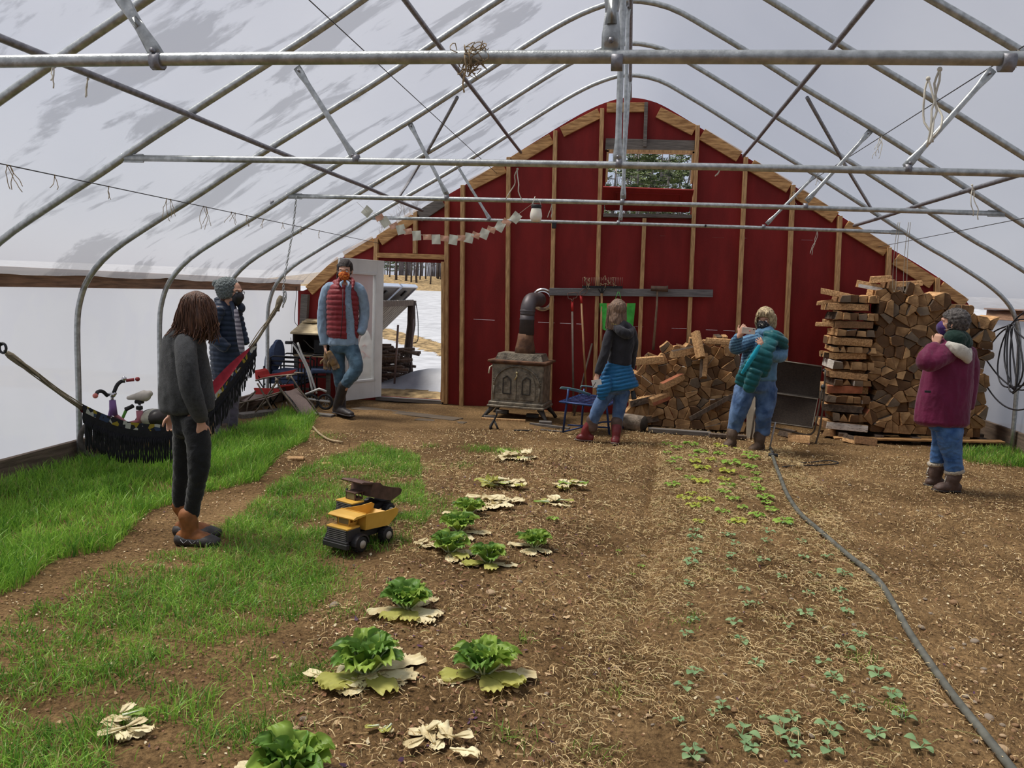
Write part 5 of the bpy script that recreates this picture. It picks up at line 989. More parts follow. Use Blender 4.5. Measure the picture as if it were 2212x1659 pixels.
b = B(); b.prism([PY(1615, 850, 9.9), PY(1632, 850, 9.9), PY(1630, 955, 9.8), PY(1612, 955, 9.8)], (0, .02, 0)); tag(ob('board', b, mat('pale_board', srgb(172, 160, 140), .8, 0, .15, 10)), 'pale upright board seen between the legs of woman holding phone', 'board')
# ================================================================ cabbages
m_cab = leafmat('cabbage_leaf', srgb(124, 160, 60), srgb(176, 200, 96), .3); m_cab2 = leafmat('cabbage_leaf_dark', srgb(88, 130, 54), srgb(130, 166, 76), .25); m_cyel = leafmat('cabbage_leaf_yellow', srgb(178, 178, 84), srgb(208, 204, 118), .3); m_cdry = mat('cabbage_leaf_dry', srgb(206, 186, 138), .8, 0, .15, 12, .3, 40, col2=srgb(232, 220, 180)); m_rib = mat('cabbage_rib', srgb(214, 222, 190), .5, 0, .06, 10)
def cab_leaf(q, L, W, ph, lift, curl, seed, ruf=1.):
    NU, NV = 18, 15; V = []; R = Matrix.Rotation(ph, 3, 'Z'); x = z = 0.; path = []
    for i in range(NU+1):                        # stalk rises, the blade cups up, the lip falls outwards
        u = i/NU; path.append((x, z)); ang = lift*(.55+.45*math.sin(PI*min(u*1.15, 1)))-(1-curl)*.9*max(u-.62, 0)/.38 if lift > .35 else lift*(1-u)-.05*u; x += math.cos(ang)*L/NU; z += math.sin(ang)*L/NU
    for i in range(NU+1):
        u = i/NU; w = W*(math.sin(PI*(u*.80+.08))**.65)*(.30+.70*u); x, z = path[i]
        for j in range(NV):
            v = j/(NV-1)*2-1; av = abs(v); rf = ruf*(1. if lift > .35 else .5)*L*(.07*av**2*math.sin(u*13+seed*3+v*4)*(.35+u*.65)+.05*max(u-.8, 0)*5*math.sin(v*9+seed)+.035*noise.noise(Vector((u*9, v*7, seed))))
            cup = av**2*w*(.55 if lift > .35 else -.05); nx_, nz_ = -math.sin(lift*.8), math.cos(lift*.8)
            V.append(R @ Vector((x+nx_*(cup+rf), v*w*(1-.12*av), max(z+nz_*(cup+rf), .003+.004*av))))
    fs = [(i*NV+j, i*NV+j+1, (i+1)*NV+j+1, (i+1)*NV+j) for i in range(NU) for j in range(NV-1)]
    rib = [R @ Vector((path[i][0], 0, max(path[i][1], .004)+.003)) for i in (0, 4, 8, 12, 15)]
    return V, fs, rib
def cabbage(lab, px, py, r, seed, green=1., dry=5, yel=2, mats=None, grp=None):
    q = random.Random(seed); p = G(px, py); t = thing('cabbage', lab, 'cabbage', on(p), group=grp); hm = m_cab if seed % 2 else m_cab2
    k = 0; nin = int(12*green)
    for ring, (n, L, lift, curl) in enumerate(((int(6*green), r*.80, 1.42, .9), (int(8*green), r*1.05, 1.18, .5), (int(8*green), r*1.12, .82, .2))):
        for i in range(n):
            b = B(); V, fs, rib = cab_leaf(q, L*q.uniform(.85, 1.1), L*.40*q.uniform(.85, 1.15), 2*PI*(i+.5*ring)/max(n, 1)+q.uniform(-.25, .25), lift*q.uniform(.85, 1.1), curl*q.uniform(.6, 1.2), seed+k); k += 1
            b.add([v+Vector((0, 0, .01)) for v in V], fs, 0, True); b.tube(rib, [.006*r/.15, .005*r/.15, .004*r/.15, .003*r/.15, .001], 5, mi=1); ob('leaf', b, [m_cab if q.random() < .55 else m_cab2, m_rib], t, world=False)
    for i in range(yel): 
        b = B(); V, fs, rib = cab_leaf(q, r*1.25, r*.5, -PI/2+q.uniform(-1.2, 1.2), .22, .02, seed+50+i, 1.5); b.add([v+Vector((0, 0, .012)) for v in V], fs, 0, True); b.tube(rib, [.007, .006, .004, .003, .001], 5, mi=1); ob('yellow_leaf', b, [m_cyel, m_rib], t, world=False)
    for i in range(dry):
        b = B(); V, fs, rib = cab_leaf(q, r*q.uniform(1.0, 1.5), r*.45, q.uniform(-PI, .3) if q.random() < .8 else q.uniform(0, PI), .1, .0, seed+80+i, 1.5); b.add([v+Vector((0, 0, .003+.002*i)) for v in V], fs, 0, True); ob('dry_leaf', b, m_cdry, t, world=False)
    return t
cabbage('large green cabbage with ragged upright leaves, nearest the left front of the bed', 792, 1482, .172, 3, 1.35, 7, 3)
cabbage('large green cabbage with bright yellow outer leaves at the right front of bed', 1045, 1478, .15, 4, 1.25, 2, 4)
cabbage('round green cabbage sitting on a mat of dried pale leaves', 880, 1335, .148, 5, 1.35, 8, 2)
cabbage('leafy cabbage with yellow leaves at its foot, right of the cabbage cluster', 1055, 1226, .13, 6, 1.2, 2, 3)
cabbage('spreading green cabbage at the lower left of the cabbage cluster', 972, 1203, .14, 7, 1.2, 3, 1)
cabbage('dark green upright cabbage in the middle of the cabbage cluster', 990, 1160, .145, 8, 1.3, 2, 1)
cabbage('light green cabbage at the back of the cabbage cluster', 1010, 1122, .13, 9, 1.2, 2, 1)
cabbage('compact green cabbage standing alone right of the cabbage cluster', 1153, 1192, .12, 10, 1.4, 5, 0)
cabbage('green cabbage cut off by the bottom edge of the photo', 625, 1700, .155, 13, 1.2, 3, 1)
def wilt(lab, px, py, r, seed, g, n):
    q = random.Random(seed); t = thing('wilted_cabbage', lab, 'cabbage', on(G(px, py)))
    n = int(n*1.1)
    for i in range(n):
        m = m_cdry if q.random() > g else (m_cyel if q.random() < .75 else m_cab); b = B(); V, fs, rib = cab_leaf(q, r*q.uniform(.45, .95), r*.34, q.uniform(0, 2*PI), q.uniform(.04, .36), q.uniform(-.1, .2), seed+i, 2.2); o_ = Vector((q.uniform(-.5, .5)*r, q.uniform(-.35, .35)*r, .004+.003*i)); b.add([v+o_ for v in V], fs, 0, True); b.tube([v+o_ for v in rib], [.005, .004, .003, .002, .001], 5, mi=1); ob('leaf', b, [m, m_rib if m is not m_cdry else m_cdry], t, world=False)
wilt('yellowing wilted cabbage at the back left of bed', 1085, 1062, .19, 31, .45, 16); wilt('wilted yellow-green cabbage at the back right of the bed', 1222, 1060, .15, 32, .5, 14); wilt('small wilted cabbage among dry leaves right of centre', 1200, 1095, .14, 33, .3, 12)
wilt('farthest wilted pale cabbage lying before the stove', 1120, 1002, .21, 34, .3, 16); wilt('dry shrivelled cabbage stump in the left foreground grass', 262, 1590, .10, 35, .12, 14); wilt('dry tan cabbage remains before the front cabbages', 950, 1625, .12, 36, .1, 9); wilt('small bleached cabbage heart in the bottom litter', 835, 1605, .06, 37, .4, 6); wilt('mat of dry cabbage leaves left of the cluster', 940, 1185, .14, 38, .05, 8); wilt('pale dry leaves strewn behind the cabbage cluster', 1065, 1100, .24, 39, .05, 14); wilt('dried leaf heap left of the front left cabbage', 735, 1500, .14, 40, .05, 8)
# ================================================================ seedlings and small greens
def seedling(seed, m, n, L, up):
    q = random.Random(seed); b = B(); V0 = []
    for i in range(n):
        ph = 2*PI*i/n+q.uniform(-.4, .4); R = Matrix.Rotation(ph, 3, 'Z'); l = L*q.uniform(.75, 1.1); el = up*q.uniform(.7, 1.2); st = l*.7; tip = Vector((math.cos(el)*st, 0, math.sin(el)*st))
        b.tube([(0, 0, -.01), tuple(R @ (tip*.5)), tuple(R @ tip)], [.0035, .003, .002], 5); NU, NV = 6, 5; V = []
        for a in range(NU+1):
            u = a/NU; w = .52*l*math.sin(PI*min(.08+u*.9, 1))**.75; e2 = el*(1-.9*u)
            for c in range(NV): v = c/(NV-1)*2-1; V.append(R @ (tip+Vector((l*.95*u*math.cos(e2*.6), v*w, l*.5*u*math.sin(e2)+abs(v)*w*.3-u*u*l*.15))))
        b.add(V, [(a*NV+c, a*NV+c+1, (a+1)*NV+c+1, (a+1)*NV+c) for a in range(NU) for c in range(NV-1)], 0, True)
    return mesh('seedling', b, m)
m_sd = leafmat('seedling_leaf', srgb(122, 156, 108), srgb(156, 184, 130), .2); m_ls = leafmat('lettuce_leaf', srgb(128, 172, 66), srgb(170, 200, 90), .3); m_ly = leafmat('lettuce_yellow', srgb(200, 200, 80), srgb(160, 190, 84), .3)
sdm = [seedling(k, m_sd, 3+k % 3, .05, .75) for k in range(6)]; lsm = [seedling(20+k, m_ls if k < 4 else m_ly, 8, .045, .5) for k in range(6)]
SD = [(1610, 1640, 34), (1690, 1600, 60), (1500, 1470, 38), (1480, 1500, 40), (1560, 1545, 36), (1467, 1572, 26), (1537, 1560, 28), (1632, 1455, 30), (1710, 1452, 14), (1775, 1455, 32), (1480, 1388, 30), (1600, 1408, 30), (1700, 1380, 24), (1585, 1370, 30), (1495, 1355, 22), (1488, 1320, 14), (1613, 1332, 28), (1740, 1355, 32), (1742, 1305, 24), (1607, 1297, 24), (1486, 1275, 26), (1582, 1253, 24), (1690, 1265, 22), (1490, 1232, 30), (1645, 1228, 30), (1500, 1210, 26), (1578, 1218, 22), (1585, 1192, 22), (1655, 1187, 26), (1500, 1178, 28), (1730, 1190, 26), (1568, 1172, 22), (1500, 1160, 20), (1657, 1165, 24), (1735, 1222, 28), (1785, 1222, 24), (1758, 1262, 26), (1820, 1262, 34), (1810, 1300, 26), (1817, 1320, 20), (1825, 1345, 34), (1855, 1395, 28), (1820, 1425, 38), (1895, 1485, 44), (1925, 1530, 44), (1810, 1535, 34), (1855, 1560, 34), (1710, 1570, 34), (1650, 1570, 24), (1790, 1605, 54), (1890, 1620, 46), (1945, 1580, 46), (1985, 1645, 54), (1710, 1635, 46), (1790, 1645, 50), (1600, 1610, 60), (1495, 1655, 50), (1490, 1635, 36), (1620, 1640, 40), (1800, 1490, 34), (1820, 1540, 20), (1580, 1172, 18), (1700, 1150, 20), (1640, 1330, 12), (1710, 1655, 30)]
q = random.Random(2)
for k, (x, y, s) in enumerate(SD):
    p = G(x, y); o = link('seedling', sdm[k % 6]); o.location = on(p, .012); o.rotation_euler = (q.uniform(-.15, .15), q.uniform(-.15, .15), q.uniform(0, 6)); r = s*p.y/F/.13*1.15; o.scale = (r, r, r)
    tag(o, 'young blue-green seedling with rounded leaves growing in the straw-strewn bed', 'seedling', 'blue-green seedlings')
LS = [(1440, 966, 20), (1462, 975, 24), (1440, 984, 18), (1494, 968, 30), (1555, 972, 26), (1592, 976, 14), (1515, 985, 30), (1448, 1005, 20), (1460, 998, 24), (1495, 993, 20), (1500, 1007, 26), (1535, 1003, 22), (1555, 990, 26), (1615, 988, 22), (1620, 1000, 30), (1575, 1012, 40), (1515, 1022, 32), (1572, 1028, 30), (1620, 1020, 30), (1632, 1032, 20), (1488, 1040, 22), (1450, 1052, 32), (1515, 1050, 36), (1565, 1045, 24), (1632, 1045, 24), (1630, 1058, 22), (1572, 1060, 30), (1640, 1068, 26), (1492, 1075, 20), (1478, 1086, 28), (1565, 1075, 28), (1583, 1090, 28), (1650, 1085, 34), (1655, 1097, 24), (1525, 1093, 34), (1498, 1104, 30), (1602, 1108, 24), (1560, 1116, 30), (1668, 1112, 28), (1635, 1126, 34), (1510, 1138, 24), (1595, 1138, 34), (1690, 1143, 42), (1580, 1140, 20), (1465, 1022, 14), (1605, 1040, 18)]
for k, (x, y, s) in enumerate(LS):
    p = G(x, y); o = link('lettuce_seedling', lsm[k % 6]); o.location = on(p, .01); o.rotation_euler = (0, 0, q.uniform(0, 6)); r = s*p.y/F/.13*1.2; o.scale = (r, r, r)
    tag(o, 'small bright green lettuce plant at the far end of the seedling bed', 'lettuce', 'small lettuce plants')
for x, y, s in ((1192, 1132, 26), (1336, 1188, 12), (1366, 1240, 12), (1385, 1220, 16), (1075, 1050, 20), (1130, 1395, 14)):
    p = G(x, y); o = link('weed', lsm[1]); o.location = on(p, .01); r = s*p.y/F/.13*1.2; o.scale = (r, r, r); tag(o, 'small green weed growing alone on bare soil', 'weed', 'lone green weeds')
# ================================================================ left side: chairs, box, bikes, hammock
m_fab = mat('blue_fabric', srgb(66, 80, 108), .9, 0, .12, 40, .2, 200); m_redf = mat('red_fabric', srgb(176, 52, 48), .8, 0, .12, 10); m_brf = mat('recliner_mesh', srgb(120, 104, 98), .8, 0, .15, 60, .2, 150); m_brt = mat('recliner_tube', srgb(110, 98, 84), .5, .3, .2, 14)
sc = thing('office_chair', 'dark blue stacking armchair on top of the stack of chairs', 'chair', (PY(637, 800, 10.25).x, 10.25, .06), math.radians(4), 'stacked blue armchairs')
b = B(); b.box((0, 0, .44), (.46, .46, .055), bev=.022); ob('seat', b, m_fab, sc, world=False)
b = B(); b.prism([(-.25, .21*math.cos(a), .66+.20*math.sin(a)*(1.0 if math.sin(a) > 0 else .75)) for a in [2*PI*k/24 for k in range(24)]], (.035, 0, 0)); ob('backrest', b, m_fab, sc, world=False, bev=.01)
for sy in (-.25, .25):
    b = B(); b.tube([(-.24, sy, .0), (-.24, sy, .64), (-.20, sy, .66), (.18, sy, .66), (.22, sy, .64), (.22, sy, .0)], .011, 8); ob('side_frame', b, m_blackmetal, sc, world=False)
b = B(); b.tube([(-.24, -.25, .40), (-.24, .25, .40)], .01, 6); b.tube([(.2, -.25, .40), (.2, .25, .40)], .01, 6); ob('cross_tube', b, m_blackmetal, sc, world=False)
L0 = sc.location.copy(); zt = PY(600, 743, 10.25).z-.86
sc.location.z = zt+.06
for k, lab in ((1, 'dark blue stacking armchair second from the top of the stack'), (2, 'dark blue stacking armchair at the bottom of the stack')):
    dup(sc, (L0.x-.045*k, L0.y+.0, zt+.06-.06*k), math.radians(4), lab)
sc2 = dup(sc, (L0.x+.27, L0.y+.35, .0), math.radians(-150), 'dark armchair standing behind the stack, partly hidden by the man'); del sc2['group']
# red camp chair
t = thing('camp_chair', 'red folding camp chair behind the brown recliner', 'chair', on(G(590, 880))); YR = 9.45
b = B(); b.prism([PY(557, 812, YR), PY(600, 806, YR), PY(640, 798, YR), PY(632, 806, YR), PY(590, 814, YR), PY(560, 818, YR)], (0, .03, 0)); ob('arm_panel', b, m_redf, t)
b = B(); b.prism([PY(550, 800, YR), PY(556, 804, YR), PY(562, 817, YR), PY(552, 820, YR)], (0, .3, 0)); ob('back_panel', b, m_redf, t)
b = B(); b.prism([PY(602, 832, YR), PY(634, 829, YR), PY(636, 840, YR+.2), PY(604, 842, YR+.2)], (0, .0, -.02)); b.prism([PY(548, 838, YR), PY(604, 840, YR), PY(600, 852, YR), PY(552, 852, YR)], (0, .03, 0)); ob('seat', b, m_redf, t)
for pts in ([(556, 818), (600, 885)], [(634, 808), (575, 890)], [(556, 880), (600, 820)], [(640, 880), (604, 822)]): b = B(); b.tube([PY(x, y, YR+.05) for x, y in pts], .008, 6); ob('leg', b, m_blackmetal, t)
# brown zero-gravity recliner
t = thing('recliner', 'brown mesh folding recliner with long footrest standing at edge of grass', 'recliner', on(G(620, 915))); YN, YF = 8.95, 9.35
c4 = [PY(614, 845, YN+.2), PY(640, 838, YF+.1), PY(680, 889, YF-.1), PY(655, 898, YN)]
b = B(); V = [quadpt(*c4, i/8, j/8)+Vector((0, 0, .018*math.sin(PI*j/8)-.01*math.sin(PI*i/8))) for j in range(9) for i in range(9)]; b.add(V, [(j*9+i, j*9+i+1, j*9+i+10, j*9+i+9) for j in range(8) for i in range(8)], 0, True); ob('footrest_mesh', b, m_brf, t)
b = B(); sd4 = [PY(518, 866, YN+.3), PY(545, 848, YF+.3), PY(608, 842, YF+.2), PY(600, 852, YN+.3)]; V = [quadpt(*sd4, i/6, j/6)+Vector((0, 0, -.03*math.sin(PI*j/6))) for j in range(7) for i in range(7)]; b.add(V, [(j*7+i, j*7+i+1, j*7+i+8, j*7+i+7) for j in range(6) for i in range(6)], 0, True); ob('seat_mesh', b, m_brf, t)
for pts, Y in (([(553, 822), (575, 816), (600, 812), (625, 810), (640, 808)], YN+.1), ([(600, 818), (630, 806), (655, 806)], YF+.2)):
    b = B(); b.tube(spline([PY(x, y, Y) for x, y in pts], 3), .022, 8, flat=.45); ob('armrest', b, m_brt, t)
b = B(); b.tube(spline([PY(604, 838, YN+.05), PY(630, 872, YN), PY(650, 900, YN), PY(664, 920, YN-.02), PY(673, 926, YN), PY(690, 918, YN+.2), PY(696, 908, YF), PY(690, 898, YF), PY(672, 872, YF), PY(642, 838, YF)], 4), .012, 8); ob('footrest_frame', b, m_brt, t)
for pts, Y in (([(595, 815), (612, 850), (655, 905)], YN+.03), ([(556, 828), (580, 870), (612, 928)], YN+.03), ([(600, 822), (560, 880), (522, 925)], YN+.06), ([(552, 845), (530, 870), (516, 886)], YN+.1), ([(516, 872), (562, 860), (610, 846)], YN+.04), ([(628, 812), (650, 845), (682, 885)], YF), ([(590, 845), (560, 872), (520, 905)], YF), ([(536, 870), (530, 905)], YN+.1), ([(575, 868), (540, 900), (508, 925)], YN+.2), ([(560, 872), (590, 905), (600, 912)], YF), ([(610, 870), (606, 900)], YF), ([(618, 868), (632, 905)], YF)):
    b = B(); b.tube(spline([PY(x, y, Y) for x, y in pts], 3), .0105, 8); ob('frame_tube', b, m_brt, t)
for x, y in ((598, 822), (622, 815)): b = B(); b.ball(PY(x, y, YN), .024, 10, 6); ob('pivot_knob', b, m_brt, t)
b = B(); b.tube([quadpt(*c4, 1.02, j/14)+Vector((0, 0, .008 if j % 2 else -.004)) for j in range(15)], .005, 5); b.tube([quadpt(*c4, -.02, j/14)+Vector((0, 0, .008 if j % 2 else -.004)) for j in range(15)], .005, 5); ob('lacing', b, m_tube, t)
# plywood-lidded box with a battery and charger
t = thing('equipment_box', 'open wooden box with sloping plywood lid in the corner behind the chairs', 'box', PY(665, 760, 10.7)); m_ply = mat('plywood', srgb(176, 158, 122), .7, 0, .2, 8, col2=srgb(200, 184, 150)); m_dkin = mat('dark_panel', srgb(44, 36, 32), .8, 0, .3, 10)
xa, xb = PY(633, 740, 10.45).x, PY(712, 740, 10.45).x; z1 = PY(650, 722, 10.45).z; z0 = PY(650, 768, 10.45).z
b = B(); b.prism([(xa-.03, 10.42, z1), (xb, 10.42, z1-.0), (xb, 10.98, z1+.17), (xa-.03, 10.98, z1+.17)], (0, 0, .022)); ob('lid', b, m_ply, t)
b = B(); b.box(((xa+xb)/2, 10.72, z0), (xb-xa, .52, .025)); ob('bottom_shelf', b, m_ply, t)
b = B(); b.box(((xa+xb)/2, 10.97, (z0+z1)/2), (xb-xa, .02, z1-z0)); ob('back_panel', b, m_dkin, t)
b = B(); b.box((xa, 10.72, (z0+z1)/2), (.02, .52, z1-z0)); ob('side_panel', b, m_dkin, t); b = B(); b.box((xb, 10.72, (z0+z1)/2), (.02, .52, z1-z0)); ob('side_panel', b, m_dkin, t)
for xx in (xa+.03, xb-.03): b = B(); b.box((xx, 10.5, z0/2), (.05, .05, z0)); ob('leg', b, m_grey, t)
b = B(); b.box(((xa+xb)/2, 10.5, z0-.28), (xb-xa, .03, .03)); b.box(((xa+xb)/2, 10.5, z0-.46), (xb-xa, .03, .03)); ob('rail', b, m_grey, t)
cx_ = PY(694, 745, 10.6); b = B(); b.box((cx_.x, 10.65, z0+.12), (.2, .16, .2), bev=.01); o = ob('charge_controller', b, m_black); tag(o, 'black charge controller with a pale label inside the open box', 'controller'); b = B(); b.box((cx_.x+.03, 10.565, z0+.16), (.09, .006, .035)); o2 = ob('label_plate', b, mat('pale_label', srgb(170, 190, 200), .5)); o2.parent = o
b = B(); b.tube(spline([(cx_.x-.05, 10.6, z0+.05), (cx_.x-.14, 10.55, z0+.12), (cx_.x-.2, 10.55, z0+.18), (cx_.x-.26, 10.6, z0+.2)], 4), .006, 6); tag(ob('power_cable', b, m_grey), 'grey cable curling inside the open box', 'cable')
b = B(); b.tube(spline([(xa+.05, 10.5, z1+.1), PY(636, 690, 10.6), PY(640, 640, 10.8), PY(640, 620, 10.9)], 4), .004, 5); b.tube(spline([(xa-.02, 10.42, z1-.05), PY(630, 750, 10.4), PY(628, 775, 10.4)], 4), .004, 5); tag(ob('power_cable', b, m_black), 'thin black cable running up the corner from the wooden box', 'cable')
for k in range(3): b = B(); b.box((PY(660+9*k, 700, 10.75).x, 10.8, z1+.155), (.12, .08, .02), Matrix.Rotation(.3*k, 3, 'Z')); tag(ob('wood_chip', b, m_ply), 'thin wood scrap lying on the plywood lid', 'scrap', 'scraps on the plywood lid')
# push cart
t = thing('push_cart', 'folding hand cart with white tubes and black grip between chairs and box', 'cart', on(G(668, 872))); m_wt = mat('white_tube', srgb(205, 205, 200), .4); YC2 = 9.95
for pts in ([(632, 742), (645, 762), (664, 800), (676, 850)], [(643, 740), (652, 765), (668, 800), (684, 850)]): b = B(); b.tube(spline([PY(x, y, YC2) for x, y in pts], 3), .014, 8); ob('tube', b, m_wt, t)
b = B(); b.tube([PY(617, 740, YC2), PY(632, 740, YC2)], .022, 10); ob('grip', b, m_black, t); b = B(); b.tube([PY(632, 740, YC2), PY(646, 752, YC2)], .012, 8); ob('grip_bar', b, m_black, t)
for pts in ([(655, 860), (712, 868)], [(660, 852), (690, 840), (705, 846)]): b = B(); b.tube([PY(x, y, 9.8) for x, y in pts], .016, 8); ob('base_tube', b, m_wt, t)
for x in (672, 703): b = B(); c_ = PY(x, 868, 9.8); b.tube([c_+Vector((.09*math.cos(a), 0, .09*math.sin(a))) for a in [2*PI*k/20 for k in range(20)]], .016, 8, close=True); wq = ob('wheel', b, m_black, t); b = B(); [b.tube([c_, c_+Vector((.085*math.cos(a), 0, .085*math.sin(a)))], .003, 4) for a in [2*PI*k/8 for k in range(8)]]; ob('spokes', b, m_galv, wq)
plank(515, 905, 610, 893, .16, .06, m_grey, 'weathered board lying on the ground under the recliner', .02); plank(640, 893, 720, 900, .12, .03, m_grey, 'old board lying by the man\'s boots', .01)
# children's bikes behind the hammock
m_pur = mat('purple_paint', srgb(128, 92, 150), .4, 0, .12, 8); m_pink = mat('pink_paint', srgb(200, 128, 140), .4, 0, .1, 8); m_grn = mat('green_paint', srgb(92, 158, 56), .4, 0, .1, 8); m_chr = mat('chrome', (.6, .6, .62), .2, .9, .05); m_tyre = mat('tyre', srgb(84, 78, 74), .8, 0, .25, 30)
def wheel(par, c, r, ax, m=m_tyre):
    ax = Vector(ax).normalized(); u = ax.orthogonal().normalized(); w_ = ax.cross(u); b = B(); b.tube([c+u*r*math.cos(a)+w_*r*math.sin(a) for a in [2*PI*k/28 for k in range(28)]], .022, 8, close=True); wq = ob('wheel', b, m, par)
    b = B(); [b.tube([c, c+(u*math.cos(a)+w_*math.sin(a))*r*.95], .0018, 3) for a in [2*PI*k/14 for k in range(14)]]; ob('spokes', b, m_chr, wq); b = B(); b.tube([c-ax*.04, c+ax*.04], .016, 8); ob('hub', b, m_chr, wq)
YB = 6.35; t = thing('kids_bicycle', 'child\'s purple and pink bicycle with white saddle behind the hammock', 'bicycle', on(G(262, 1000)))
hd = PY(243, 872, YB); fw = Vector((PY(228, 900, YB).x, YB-.02, .21)); rw = Vector((PY(325, 900, YB+.45).x, YB+.45, .21)); ax = Vector((-(rw-fw).y, (rw-fw).x, 0))
wheel(t, fw, .185, ax+Vector((.25, .2, 0))); wheel(t, rw, .185, ax)
b = B(); b.tube([hd+Vector((0, 0, .03)), hd+Vector((0, .01, -.10))], [.026, .034], 12); ob('head_tube', b, m_pur, t)
b = B(); b.tube([hd, hd.lerp(fw, .35), fw+Vector((0, .05, 0))], .016, 8); b.tube([hd.lerp(fw, .35), fw+Vector((0, -.05, 0))], .012, 8); ob('fork', b, m_pur, t)
sp = PY(301, 868, YB+.28); b = B(); b.tube([hd+Vector((0, 0, -.08)), Vector(((hd.x+sp.x)/2, YB+.15, .32)), Vector((sp.x, YB+.28, .33)), rw], .018, 8); b.tube([Vector((sp.x, YB+.28, .30)), Vector((sp.x, YB+.28, sp.z-.08))], [.022, .03], 10); ob('frame', b, m_pink, t)
b = B(); b.tube([sp+Vector((0, 0, -.14)), sp], .013, 8); ob('seat_post', b, m_chr, t)
b = B(); s_ = sp+Vector((0, 0, .045)); b.limb([s_+Vector((-.09, -.02, -.012)), s_+Vector((-.03, -.01, 0)), s_+Vector((.05, .01, .012)), s_+Vector((.085, .02, .03))], [.018, .03, .052, .03], side=(0, 1, 0), n=12); ob('saddle', b, mat('cream_saddle', srgb(200, 192, 180), .5), t)
b = B(); b.box(sp+Vector((0, 0, .0)), (.07, .05, .03), bev=.006); b.box(sp+Vector((0, 0, -.055)), (.05, .04, .035), bev=.006); ob('seat_clamp', b, m_black, t)
b = B(); b.tube([hd+Vector((0, 0, .02)), PY(241, 852, YB)], .013, 8); b.tube([PY(232, 853, YB), PY(250, 850, YB)], .014, 8); b.ball(PY(243, 853, YB), .026, 10, 8); b.ball(PY(268, 818, YB+.02), .02, 10, 8); ob('stem', b, m_chr, t)
b = B(); b.tube(spline([PY(232, 855, YB), PY(222, 846, YB-.05), PY(212, 846, YB-.1), PY(208, 852, YB-.15)], 4), .016, 8); b.tube(spline([PY(246, 848, YB), PY(253, 832, YB+.03), PY(262, 824, YB+.06), PY(270, 823, YB+.08)], 4), .016, 8); ob('handlebar', b, m_black, t)
m_rg = mat('red_grip', srgb(150, 60, 62), .5); b = B(); b.ball(PY(206, 855, YB-.16), .022, 10, 8); ob('grip', b, mat('pink_grip', srgb(206, 120, 110), .5), t)
b = B(); b.tube([PY(272, 822, YB+.08), PY(290, 820, YB+.12)], .014, 8); b.ball(PY(297, 819, YB+.13), .02, 10, 8); ob('grip', b, m_rg, t)
YG2 = 6.55; t = thing('green_bicycle', 'small green child\'s bicycle with black grip half hidden by hammock', 'bicycle', on(G(275, 990)))
g0 = PY(264, 905, YG2); b = B(); b.tube([g0+Vector((0, 0, -.25)), g0, PY(272, 887, YG2)], .014, 8); ob('stem', b, m_grn, t); b = B(); b.tube([PY(272, 884, YG2), PY(281, 880, YG2), PY(287, 877, YG2)], [.02, .017, .019], 10); ob('grip', b, m_black, t)
wheel(t, Vector((g0.x, YG2-.1, .19)), .15, (1, -.5, 0)); wheel(t, Vector((g0.x+.45, YG2+.2, .17)), .15, (1, -1.4, 0)); b = B(); b.tube([g0+Vector((0, 0, -.2)), Vector((g0.x+.2, YG2+.05, .28)), Vector((g0.x+.45, YG2+.2, .18))], .014, 8); ob('frame', b, m_grn, t)
t = thing('bike_helmet', 'cream and dark child\'s helmet resting on bikes behind the hammock', 'helmet', PY(335, 897, 6.7)); b = B(); b.ball(PY(332, 903, 6.7), (.10, .13, .085), 16, 10); ob('shell', b, mat('cream_shell', srgb(196, 192, 172), .4), t); b = B(); b.ball(PY(341, 903, 6.68), (.09, .11, .082), 16, 10); ob('dark_panel', b, mat('helmet_dark', srgb(58, 52, 50), .4), t)
# hammock
m_hb = mat('hammock_black', srgb(26, 26, 32), .85, 0, .3, 30); m_hr = mat('hammock_red', srgb(132, 32, 46), .85, 0, .15, 20); m_rope = mat('hammock_cord', srgb(122, 112, 92), .9, 0, .2, 40); m_hp = bpy.data.materials.new('hammock_border'); m_hp.use_nodes = True
nt = m_hp.node_tree; bs = nt.nodes['Principled BSDF']; bs.inputs['Roughness'].default_value = .9; vo = nt.nodes.new('ShaderNodeTexVoronoi'); vo.inputs['Scale'].default_value = 26; tcx = nt.nodes.new('ShaderNodeTexCoord'); nt.links.new(tcx.outputs['Object'], vo.inputs['Vector']); rp = nt.nodes.new('ShaderNodeValToRGB'); rp.color_ramp.interpolation = 'CONSTANT'
for i, (p_, c_) in enumerate(((0, srgb(28, 28, 36)), (.42, srgb(150, 132, 40)), (.58, srgb(176, 178, 172)), (.74, srgb(44, 60, 90)), (.86, srgb(30, 30, 36)))):
    e = rp.color_ramp.elements[i] if i < 2 else rp.color_ramp.elements.new(p_); e.position = p_; e.color = (*c_, 1)
sx_ = nt.nodes.new('ShaderNodeSeparateColor'); nt.links.new(vo.outputs['Color'], sx_.inputs[0]); nt.links.new(sx_.outputs[0], rp.inputs[0]); nt.links.new(rp.outputs[0], bs.inputs['Base Color'])
HC = [(180, 876, 5.42), (215, 893, 5.55), (255, 908, 5.7), (300, 917, 5.85), (350, 918, 6.0), (400, 905, 6.15), (440, 878, 6.35), (480, 838, 6.6), (520, 785, 6.9), (556, 738, 7.12)]
near = spline([PY(*c) for c in HC], 4); n = len(near); t = thing('hammock', 'dark fringed hammock with red inside slung between hoop and chain', 'hammock', near[n//2])
b = B(); NV = 10; V = []; mi_ = []
